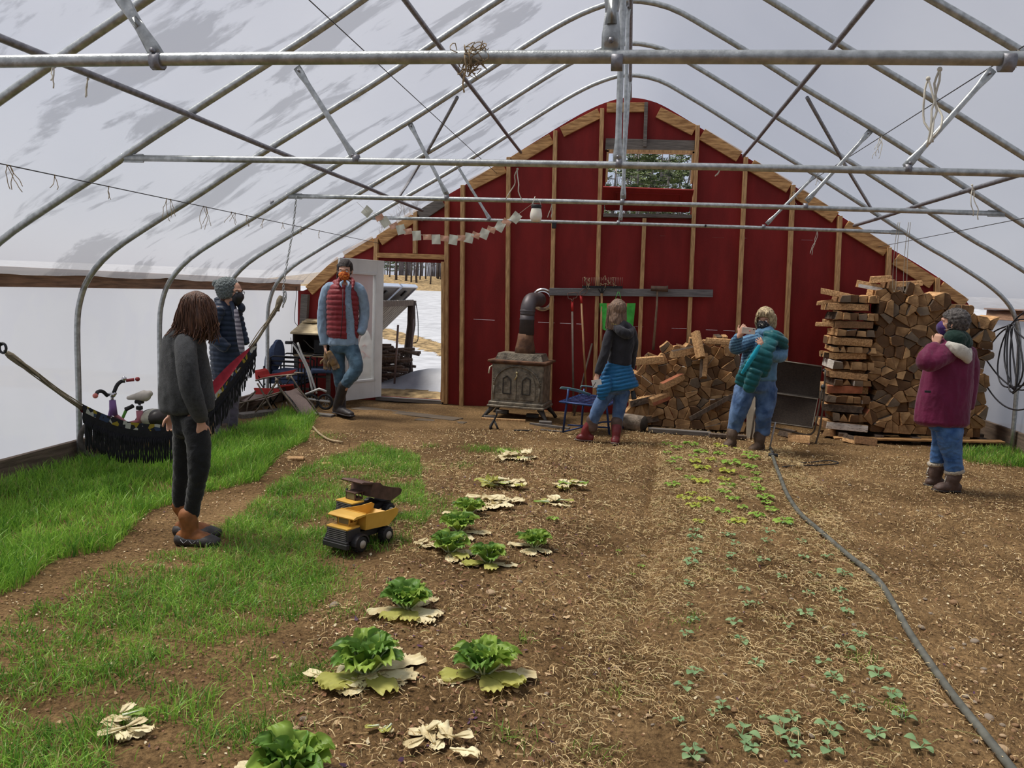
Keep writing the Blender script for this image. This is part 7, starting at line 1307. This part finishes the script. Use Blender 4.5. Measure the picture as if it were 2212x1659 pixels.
b = B(); g.limb(b, [(743, 607, 16, .02), (742, 616, 28, .03), (741, 640, 37), (740, 690, 36), (741, 722, 37), (741, 727, 36)], .68); g.wear('quilted_vest', b, m_vest, .009, 2, vclip)
b = B(); [b.limb([g.P(xx, 600, -.03), g.P(xx+sg*3, 608, -.10), g.P(xx+sg*2, 622, -.17)], [.012, .022, .012], side=(1, 0, 0)) for xx, sg in ((733, -1), (760, 1))]; b.limb([g.P(733, 602, .0), g.P(745, 600, .08), g.P(759, 602, .0)], [.014, .018, .014], side=(0, 0, 1)); g.wear('vest_collar', b, m_vest, .008, 2, quilt(.04, .006, 5)); b = B(); b.tube([g.P(741, 624, -.21), g.P(740, 680, -.225), g.P(736, 728, -.22)], .004, 5); ob('zip', b, m_tube, g.t)
b = B(); g.limb(b, [(742, 730, 27, .0), (743, 748, 29, .0), (744, 758, 28)], .68); g.limb(b, [(729, 750, 18, .02), (730, 790, 15, .0), (734, 820, 13, .0), (736, 838, 11.5, .02)], .95); g.limb(b, [(758, 750, 18, .0), (769, 785, 15.5, -.08), (768, 800, 15, -.1), (757, 815, 14, -.12), (745, 832, 12, -.13)], .95); g.wear('jeans', b, m_jean2, .009, 3, folds(.010, 12, 23))
g0_ = gzf(-3.4, 9.4); H_ = g.P(724, 880, -.02); T_ = g.P(762, 884, -.22); H_.z = T_.z = g0_+.03; boot(g, 'rubber_boot', None, T_, H_, .2, m_rub, m_rub, .055, g.P(742, 832, -.12)); H_ = g.P(732, 888, .05); T_ = g.P(758, 892, -.1); H_.z = T_.z = g0_; boot(g, 'rubber_boot', None, T_, H_, .2, m_rub, m_rub, .055, g.P(735, 836, .02))
gl = thing('work_gloves', 'pair of worn leather work gloves dangling from the man\'s hand', 'gloves', g.P(715, 775, -.08)); m_glv = mat('work_glove', srgb(168, 132, 84), .8, 0, .3, 14, .3, col2=srgb(96, 84, 76))
for i, (x0, x1, d) in enumerate(((706, 707, -.06), (712, 722, -.11))):
    b = B(); W_ = PY(706+5*i, 762, 9.52+d); E_ = PY(x1, 785, 9.52+d); dr = (E_-W_).normalized(); sd_ = V3((dr.z, 0, -dr.x)); b.limb([W_, W_.lerp(E_, .5), E_], [(.035, .025), (.045, .028), (.052, .026)], side=sd_)
    for j in range(4): a_ = E_+sd_*(.036-.024*j); b.limb([a_-dr*.02, a_+dr*.035, a_+dr*(.065+.01*(j % 2))+V3((0, -.01, 0))], [.014, .0135, .012], side=sd_, n=10)
    b.limb([W_.lerp(E_, .6)+sd_*.03, E_.lerp(W_, .2)+sd_*.07, E_+sd_*.085], [.016, .015, .012], side=sd_, n=10); skin('glove', b, m_glv, gl, .006, 2, folds(.003, 40, 3))
# ---- woman seen from behind at the tool rail --------------------------------------------------------------------
g = Fig('woman seen from behind, dark hoodie, blue quilted jacket tied round her waist, red boots', 8.87, (1300, 955))
q = g.head(g.P(1333, 674), (-.35, .93, .0), 1.0); g.neck(g.P(1340, 705), g.P(1335, 690)); b = g.body; g.limb(b, [(1342, 712, 26), (1340, 770, 22), (1330, 830, 26)], .6); g.limb(b, [(1318, 718, 9, -.05), (1307, 762, 8, -.08), (1291, 806, 6, -.1)]); g.limb(b, [(1366, 716, 9, .0), (1366, 762, 8, .1), (1362, 800, 6.5, .2)]); g.limb(b, [(1312, 840, 15), (1290, 890, 11), (1279, 930, 8)]); g.limb(b, [(1345, 840, 15, .03), (1337, 890, 11, .03), (1331, 940, 8, .03)]); g.hand(g.P(1290, 808, -.1), (-.05, -.1, -1), (.5, .5, 0), -1, .165, .5); g.hand(g.P(1362, 802, .2), (0, .2, -1), (-.5, .3, 0), 1, .165, .6); g.finish_body()
b = B(); g.limb(b, [(1342, 695, 14, .0), (1342, 706, 24), (1343, 730, 27), (1341, 760, 25), (1338, 785, 26)], .68); g.limb(b, [(1322, 712, 11, -.04), (1313, 735, 10.5, -.07), (1307, 762, 10, -.09), (1298, 788, 9, -.1), (1291, 806, 7.5, -.1)], .95); g.limb(b, [(1362, 712, 11, .0), (1369, 740, 10, .05), (1366, 765, 9.5, .12), (1363, 795, 8, .2)], .95); g.wear('hoodie', b, m_hood, .009, 3, folds(.008, 11, 31)); b = B(); g.limb(b, [(1322, 702, 7, -.06), (1342, 716, 10, -.15), (1358, 722, 10, -.12), (1365, 712, 7, -.02)], .8, side=(0, 0, 1)); g.limb(b, [(1330, 700, 8, -.02), (1345, 704, 12, -.08), (1358, 706, 8, .0)], .9, side=(0, 0, 1)); g.wear('hood', b, m_hood, .008, 3, folds(.006, 16, 33))
b = B(); g.limb(b, [(1339, 760, 17, .0), (1338, 775, 21, .0), (1336, 800, 32, .0), (1335, 822, 40, .0), (1337, 838, 43, .0)], .62, side=(1, 0, -.12)); g.limb(b, [(1308, 812, 10, -.12), (1304, 840, 15, -.14), (1298, 862, 8, -.14)], .5); g.wear('tied_jacket', b, m_bpuf, .009, 2, quilt(.040, .013, 6, tilt=-.22)); b = B(); g.limb(b, [(1367, 845, 5, .0), (1370, 862, 6, -.02)]); g.wear('jacket_cuff', b, m_tube, .008, 1)
b = B(); g.limb(b, [(1330, 800, 24), (1328, 845, 27)], .7); g.limb(b, [(1314, 845, 17, .0), (1296, 875, 14.5, -.03), (1286, 895, 13, -.02), (1281, 912, 12, .0)], .95); g.limb(b, [(1344, 845, 17, .03), (1338, 880, 14, .03), (1334, 905, 12, .03), (1333, 920, 12, .03)], .95); g.wear('jeans', b, m_jean, .009, 3, folds(.009, 13, 35))
for (hx_, tx, hy, d, td, tpx, tpy) in ((1276, 1244, 952, .0, .02, 1279, 906), (1331, 1327, 962, .0, -.16, 1332, 910)): H_ = g.P(hx_, hy, d); T_ = g.P(tx, hy, d+td); H_.z = T_.z = gzf(H_.x, H_.y)+.003; o = boot(g, 'tall_boot', None, T_, H_, .2, m_rboot, m_bbr, .05, g.P(tpx, tpy+6, d)); b = B(); b.limb([g.P(tpx, tpy+1, d), g.P(tpx, tpy+18, d)], [(.066, .066), (.062, .062)]); skin('boot_cuff', b, m_bbr, o, .008, 2)
b = B(); c_ = g.P(1332, 671); g.scalp(b, .016); g.limb(b, [(1333, 662, 19, .0), (1333, 685, 20.5, -.02), (1332, 700, 19, -.04), (1330, 706, 17, -.05)], 1.0); hr = g.wear('hair', b, [m_hash, m_htip], .007, 3, lambda c, n: .006*vnoise(c*np.array([1, 1, .15]), 60, 6)+.004*vnoise(c*np.array([1, 1, .2]), 120, 7), lambda c: ((c[:, 2]+.02*vnoise(c, 30, 2)) < c_.z-.145).astype(int))
def hs(qq):
    a = qq.uniform(-PI, .3); R_ = .1+qq.uniform(-.004, .008); return [c_+V3((math.cos(a)*.03, math.sin(a)*.03, .108)), c_+V3((math.cos(a)*R_*.9, math.sin(a)*R_*.9, .045)), c_+V3((math.cos(a)*R_, math.sin(a)*R_, -.06)), c_+V3((math.cos(a)*R_*.98+qq.uniform(-.01, .01), math.sin(a)*R_-.02, -.17-qq.uniform(0, .04)))]
hairstrands(g.t, 'hair_strands', m_hash, None, hs, 220, .0024, 5, hr)
t = thing('notebook', 'small white notebook held with a pen in woman\'s left hand', 'notebook', g.P(1288, 828, -.16)); b = B(); b.prism([g.P(1277, 822, -.14), g.P(1298, 819, -.17), g.P(1301, 835, -.17), g.P(1281, 838, -.14)], (0, .008, 0)); ob('pages', b, m_white, t); b = B(); b.tube([g.P(1281, 836, -.17), g.P(1287, 826, -.19)], .004, 6); ob('pen', b, m_black, t)
# ---- woman taking a picture --------------------------------------------------------------------
g = Fig('blond woman in floral mask holding up a phone, teal jacket over her arm', 9.03, (1605, 968))
q = g.head(g.P(1652, 693), (-.38, -.9, -.18), 1.02, mouth=False); g.neck(g.P(1656, 724), g.P(1654, 708)); b = g.body; g.limb(b, [(1650, 735, 30), (1642, 790, 29), (1632, 830, 33)], .65); g.limb(b, [(1618, 738, 11, -.05), (1590, 752, 10, -.15), (1600, 722, 7, -.3)]); g.limb(b, [(1684, 738, 11, -.02), (1684, 772, 10, -.14), (1656, 762, 8, -.26), (1646, 752, 7, -.3)]); g.limb(b, [(1612, 835, 21), (1598, 890, 14), (1585, 940, 9)]); g.limb(b, [(1652, 835, 21, .0), (1650, 895, 14, -.02), (1648, 945, 9, 0)])
g.hand(g.P(1597, 724, -.30), (.45, -.1, .85), (.3, .9, -.1), 1, .17, .75); g.hand(g.P(1649, 757, -.31), (-.42, -.05, .9), (-.5, .85, 0), -1, .17, .3); g.finish_body(); g.eyes(); g.mask(mat('floral_mask', srgb(28, 28, 32), .8, 0, .1, 90, col2=srgb(210, 205, 190), lo=.62, hi=.66))
b = B(); c_ = g.P(1656, 688); g.scalp(b, .022); g.limb(b, [(1640, 680, 6, -.06), (1636, 695, 6, -.04), (1638, 708, 5, .0)]); g.limb(b, [(1669, 682, 7, .0), (1672, 695, 7, .02), (1670, 708, 6, .03)]); g.limb(b, [(1648, 676, 7, -.08), (1640, 679, 6, -.09)], side=(0, 0, 1)); g.limb(b, [(1655, 676, 8, -.08), (1668, 682, 7, -.06)], side=(0, 0, 1))
g.wear('hair', b, m_hbl, .007, 2, lambda c, n: .006*vnoise(c*np.array([1, 1, .4]), 40, 6)+.004*vnoise(c*np.array([1, 1, .4]), 90, 7)+g.faceclip(.03, .05, .056, -.06)(c))
stp = lambda c: (((c[:, 2]+.3*np.abs(c[:, 0]-1.45))/.016).astype(int) % 2)*(c[:, 0] < 1.38).astype(int)
b = B(); g.limb(b, [(1656, 716, 14, .01), (1652, 728, 32), (1646, 755, 37), (1639, 785, 37), (1637, 805, 39), (1636, 818, 40)], .68); g.limb(b, [(1622, 735, 15, -.03), (1603, 745, 15, -.1), (1590, 752, 14, -.17), (1590, 738, 11, -.24), (1597, 726, 8.5, -.28)], .95); g.limb(b, [(1680, 736, 14, .0), (1688, 752, 13, -.05), (1685, 770, 13, -.13), (1668, 768, 11, -.22), (1654, 760, 8.5, -.28)], .95); g.wear('sweater', b, [m_swt, cloth('sweater_dark', (52, 82, 112))], .009, 3, folds(.009, 11, 41), stp)
b = B(); g.limb(b, [(1655, 714, 16, .0), (1654, 720, 20, -.03), (1654, 726, 18, -.04)], 1.0); g.wear('cowl_neck', b, m_swt, .008, 3, folds(.006, 16, 44))
b = B(); g.limb(b, [(1634, 812, 38), (1632, 840, 41)], .68); g.limb(b, [(1610, 840, 23, .0), (1602, 868, 20, -.03), (1594, 895, 17.5, -.03), (1588, 918, 14.5, -.01), (1586, 930, 14)], .95); g.limb(b, [(1654, 840, 23, .0), (1654, 870, 20, -.02), (1650, 898, 17, -.04), (1648, 922, 15, .0), (1647, 938, 14.5)], .95); g.wear('jeans', b, m_jean, .009, 3, folds(.009, 13, 45))
for (hx_, tx, hy, d, td, tpx, tpy) in ((1584, 1566, 966, .0, -.17, 1582, 934), (1645, 1620, 972, .0, -.17, 1640, 942)): H_ = g.P(hx_, hy, d); T_ = g.P(tx, hy, d+td); H_.z = T_.z = gzf(H_.x, H_.y)+.003; boot(g, 'tall_boot', None, T_, H_, .2, m_mboot, m_bbr, .056, g.P(tpx, tpy, d-.02))
t = thing('teal_jacket', 'teal quilted jacket with bright lining draped over the woman\'s forearm', 'jacket', g.P(1645, 780, -.25)); b = B(); g.limb(b, [(1652, 724, 10, -.16), (1672, 728, 14, -.18), (1690, 738, 11, -.14), (1692, 752, 9, -.1)], 1.0, side=(0, 0, 1)); g.limb(b, [(1668, 730, 14, -.2), (1660, 745, 16, -.27), (1645, 765, 18, -.33), (1628, 790, 20, -.33), (1612, 815, 20, -.3), (1602, 832, 16, -.28)], .5); g.limb(b, [(1655, 765, 14, -.32), (1650, 790, 15, -.33), (1644, 812, 12, -.3)], .6); g.limb(b, [(1632, 800, 14, -.36), (1624, 825, 14, -.36), (1616, 845, 11, -.34)], .7)
skin('jacket_shell', b, m_teal, t, .009, 2, quilt(.07, .013, 9, tilt=.3)); b = B(); g.limb(b, [(1641, 745, 3.5, -.40), (1630, 765, 5, -.42), (1614, 790, 5, -.42), (1603, 808, 3, -.40)], .5); skin('jacket_lining', b, m_teall, t, .008, 2, folds(.004, 20, 3))
t = thing('phone', 'white-backed phone held up sideways in the woman\'s right hand', 'phone', g.P(1617, 715, -.38)); b = B(); c_ = g.P(1617, 714.5, -.385); b.box(c_, (.135, .009, .066), Matrix.Rotation(math.radians(3), 3, 'Y'), bev=.004); ob('phone_case', b, mat('phone_case', srgb(206, 192, 180), .3), t); b = B(); b.lathe([(.0, 0), (.007, 0), (.007, .004), (.0, .004)], c_+V3((.05, -.009, .018)), 12, 'y'); ob('camera_lens', b, m_black, t); b = B(); b.lathe([(.0, 0), (.007, 0), (.007, .003), (.0, .003)], c_+V3((.012, -.0085, .0)), 12, 'y'); ob('finger_ring', b, m_redp, t)
# ---- woman in maroon coat at right --------------------------------------------------------------------
g = Fig('woman with short dark grey hair in long maroon coat looking at the tall woodpile', 7.56, (2040, 1060))
q = g.head(g.P(2058, 701), (-.85, .42, .10), 1.02, mouth=False); g.neck(g.P(2066, 735), g.P(2062, 715)); b = g.body; g.limb(b, [(2058, 752, 36), (2048, 830, 36), (2045, 900, 34)], .62); g.limb(b, [(2040, 762, 14, -.1), (2000, 790, 12, -.16), (2022, 748, 8, -.1)]); g.limb(b, [(2090, 760, 13, .05), (2098, 830, 11, .1), (2090, 890, 9, .05)]); g.limb(b, [(2052, 900, 24), (2058, 960, 17), (2056, 1020, 11)]); g.limb(b, [(2035, 900, 22, .1), (2034, 950, 16, .12), (2026, 995, 11, .12)]); g.hand(g.P(2022, 746, -.1), (.15, .1, 1), (.7, .6, 0), 1, .165, 1.0); g.hand(g.P(2088, 888, .05), (-.1, 0, -1), (-.5, .5, 0), 1, .16, .6); g.finish_body(m_skin); g.mask(cloth('purple_mask', (74, 52, 110)))
b = B(); c_ = g.P(2066, 697); g.scalp(b, .020); g.limb(b, [(2070, 695, 19, .0), (2070, 716, 14, .0)], 1.0, ch=1.); g.wear('hair', b, m_hgr, .007, 2, lambda c, n: .007*vnoise(c, 45, 6)+.004*vnoise(c, 100, 7)+g.faceclip(.035, .05, .09)(c))
b = B(); g.limb(b, [(2062, 738, 26), (2056, 752, 40), (2050, 790, 46), (2044, 840, 49), (2036, 880, 51), (2033, 912, 52)], .66); g.limb(b, [(2048, 758, 21, -.08), (2026, 772, 21, -.16), (2004, 784, 19, -.2), (2000, 775, 16, -.2), (2012, 757, 13, -.15), (2021, 748, 11, -.11)], .95); g.limb(b, [(2088, 758, 17, .03), (2097, 800, 16, .08), (2094, 850, 15, .07), (2088, 880, 13, .05)], .95)
g.wear('maroon_coat', b, m_maroon, .010, 3, lambda c, n: folds(.010, 6, 51, (1.6, 1.6, .35))(c, n)+folds(.004, 18, 52)(c, n)); b = B(); g.limb(b, [(2046, 736, 12, -.02), (2060, 731, 20, -.05), (2078, 734, 17, -.02), (2090, 744, 12, .03)], 1.0, side=(0, 0, 1)); g.wear('green_scarf', b, m_green, .008, 3, folds(.008, 18, 53))
b = B(); g.limb(b, [(2046, 742, 6, -.16), (2064, 752, 11, -.2), (2082, 762, 13, -.18), (2092, 775, 10, -.12), (2093, 757, 8, -.05)], .6, side=(0, 0, 1)); g.wear('hood_lining', b, m_lin, .008, 3, folds(.008, 14, 55)); b = B(); b.box(g.P(1999+5, 846, -.25), (.05, .012, .02), bev=.004); ob('pocket_snap', b, m_tube, g.t)
b = B(); g.limb(b, [(2045, 890, 34), (2043, 925, 33)], .66); g.limb(b, [(2052, 925, 25, -.02), (2052, 955, 22, -.02), (2058, 985, 18, -.01), (2060, 1014, 17, .0)], .95); g.limb(b, [(2035, 925, 20, .1), (2033, 950, 18, .11), (2028, 975, 15, .12), (2025, 998, 14, .12)], .95); g.wear('jeans', b, m_jean3, .009, 3, folds(.012, 12, 57, (1, 1, 1.5)))
for (hx_, tx, hy, d, td, tpx, tpy) in ((2068, 2016, 1062, .0, -.03, 2061, 1018), (2032, 1996, 1046, .14, .02, 2024, 1000)):
    H_ = g.P(hx_, hy, d); T_ = g.P(tx, hy, d+td); H_.z = T_.z = gzf(H_.x, H_.y)+.003; tp = g.P(tpx, tpy+8, d); o = boot(g, 'snow_boot', None, T_, H_, .1, m_bbr, m_rub, .058, tp); b = B(); b.tube([tp+V3((.064*math.cos(a), .064*math.sin(a), .012*math.cos(a)+.03)) for a in [2*PI*k/16 for k in range(16)]], .02, 10, close=True); skin('fleece_cuff', b, m_flc, o, .007, 1, lambda c, n: .006*vnoise(c, 70, 3)); b = B(); f_ = (T_-H_).normalized(); [b.tube([tp+f_*.065+V3((0, -.02, -.02-.025*k)), tp+f_*.072+V3((0, .02, -.028-.025*k))], .004, 5) for k in range(4)]; b.tube([tp+f_*.07+V3((0, -.01, -.01)), tp+f_*.09+V3((0, -.02, -.08))], .004, 5); ob('laces', b, m_twine, o)
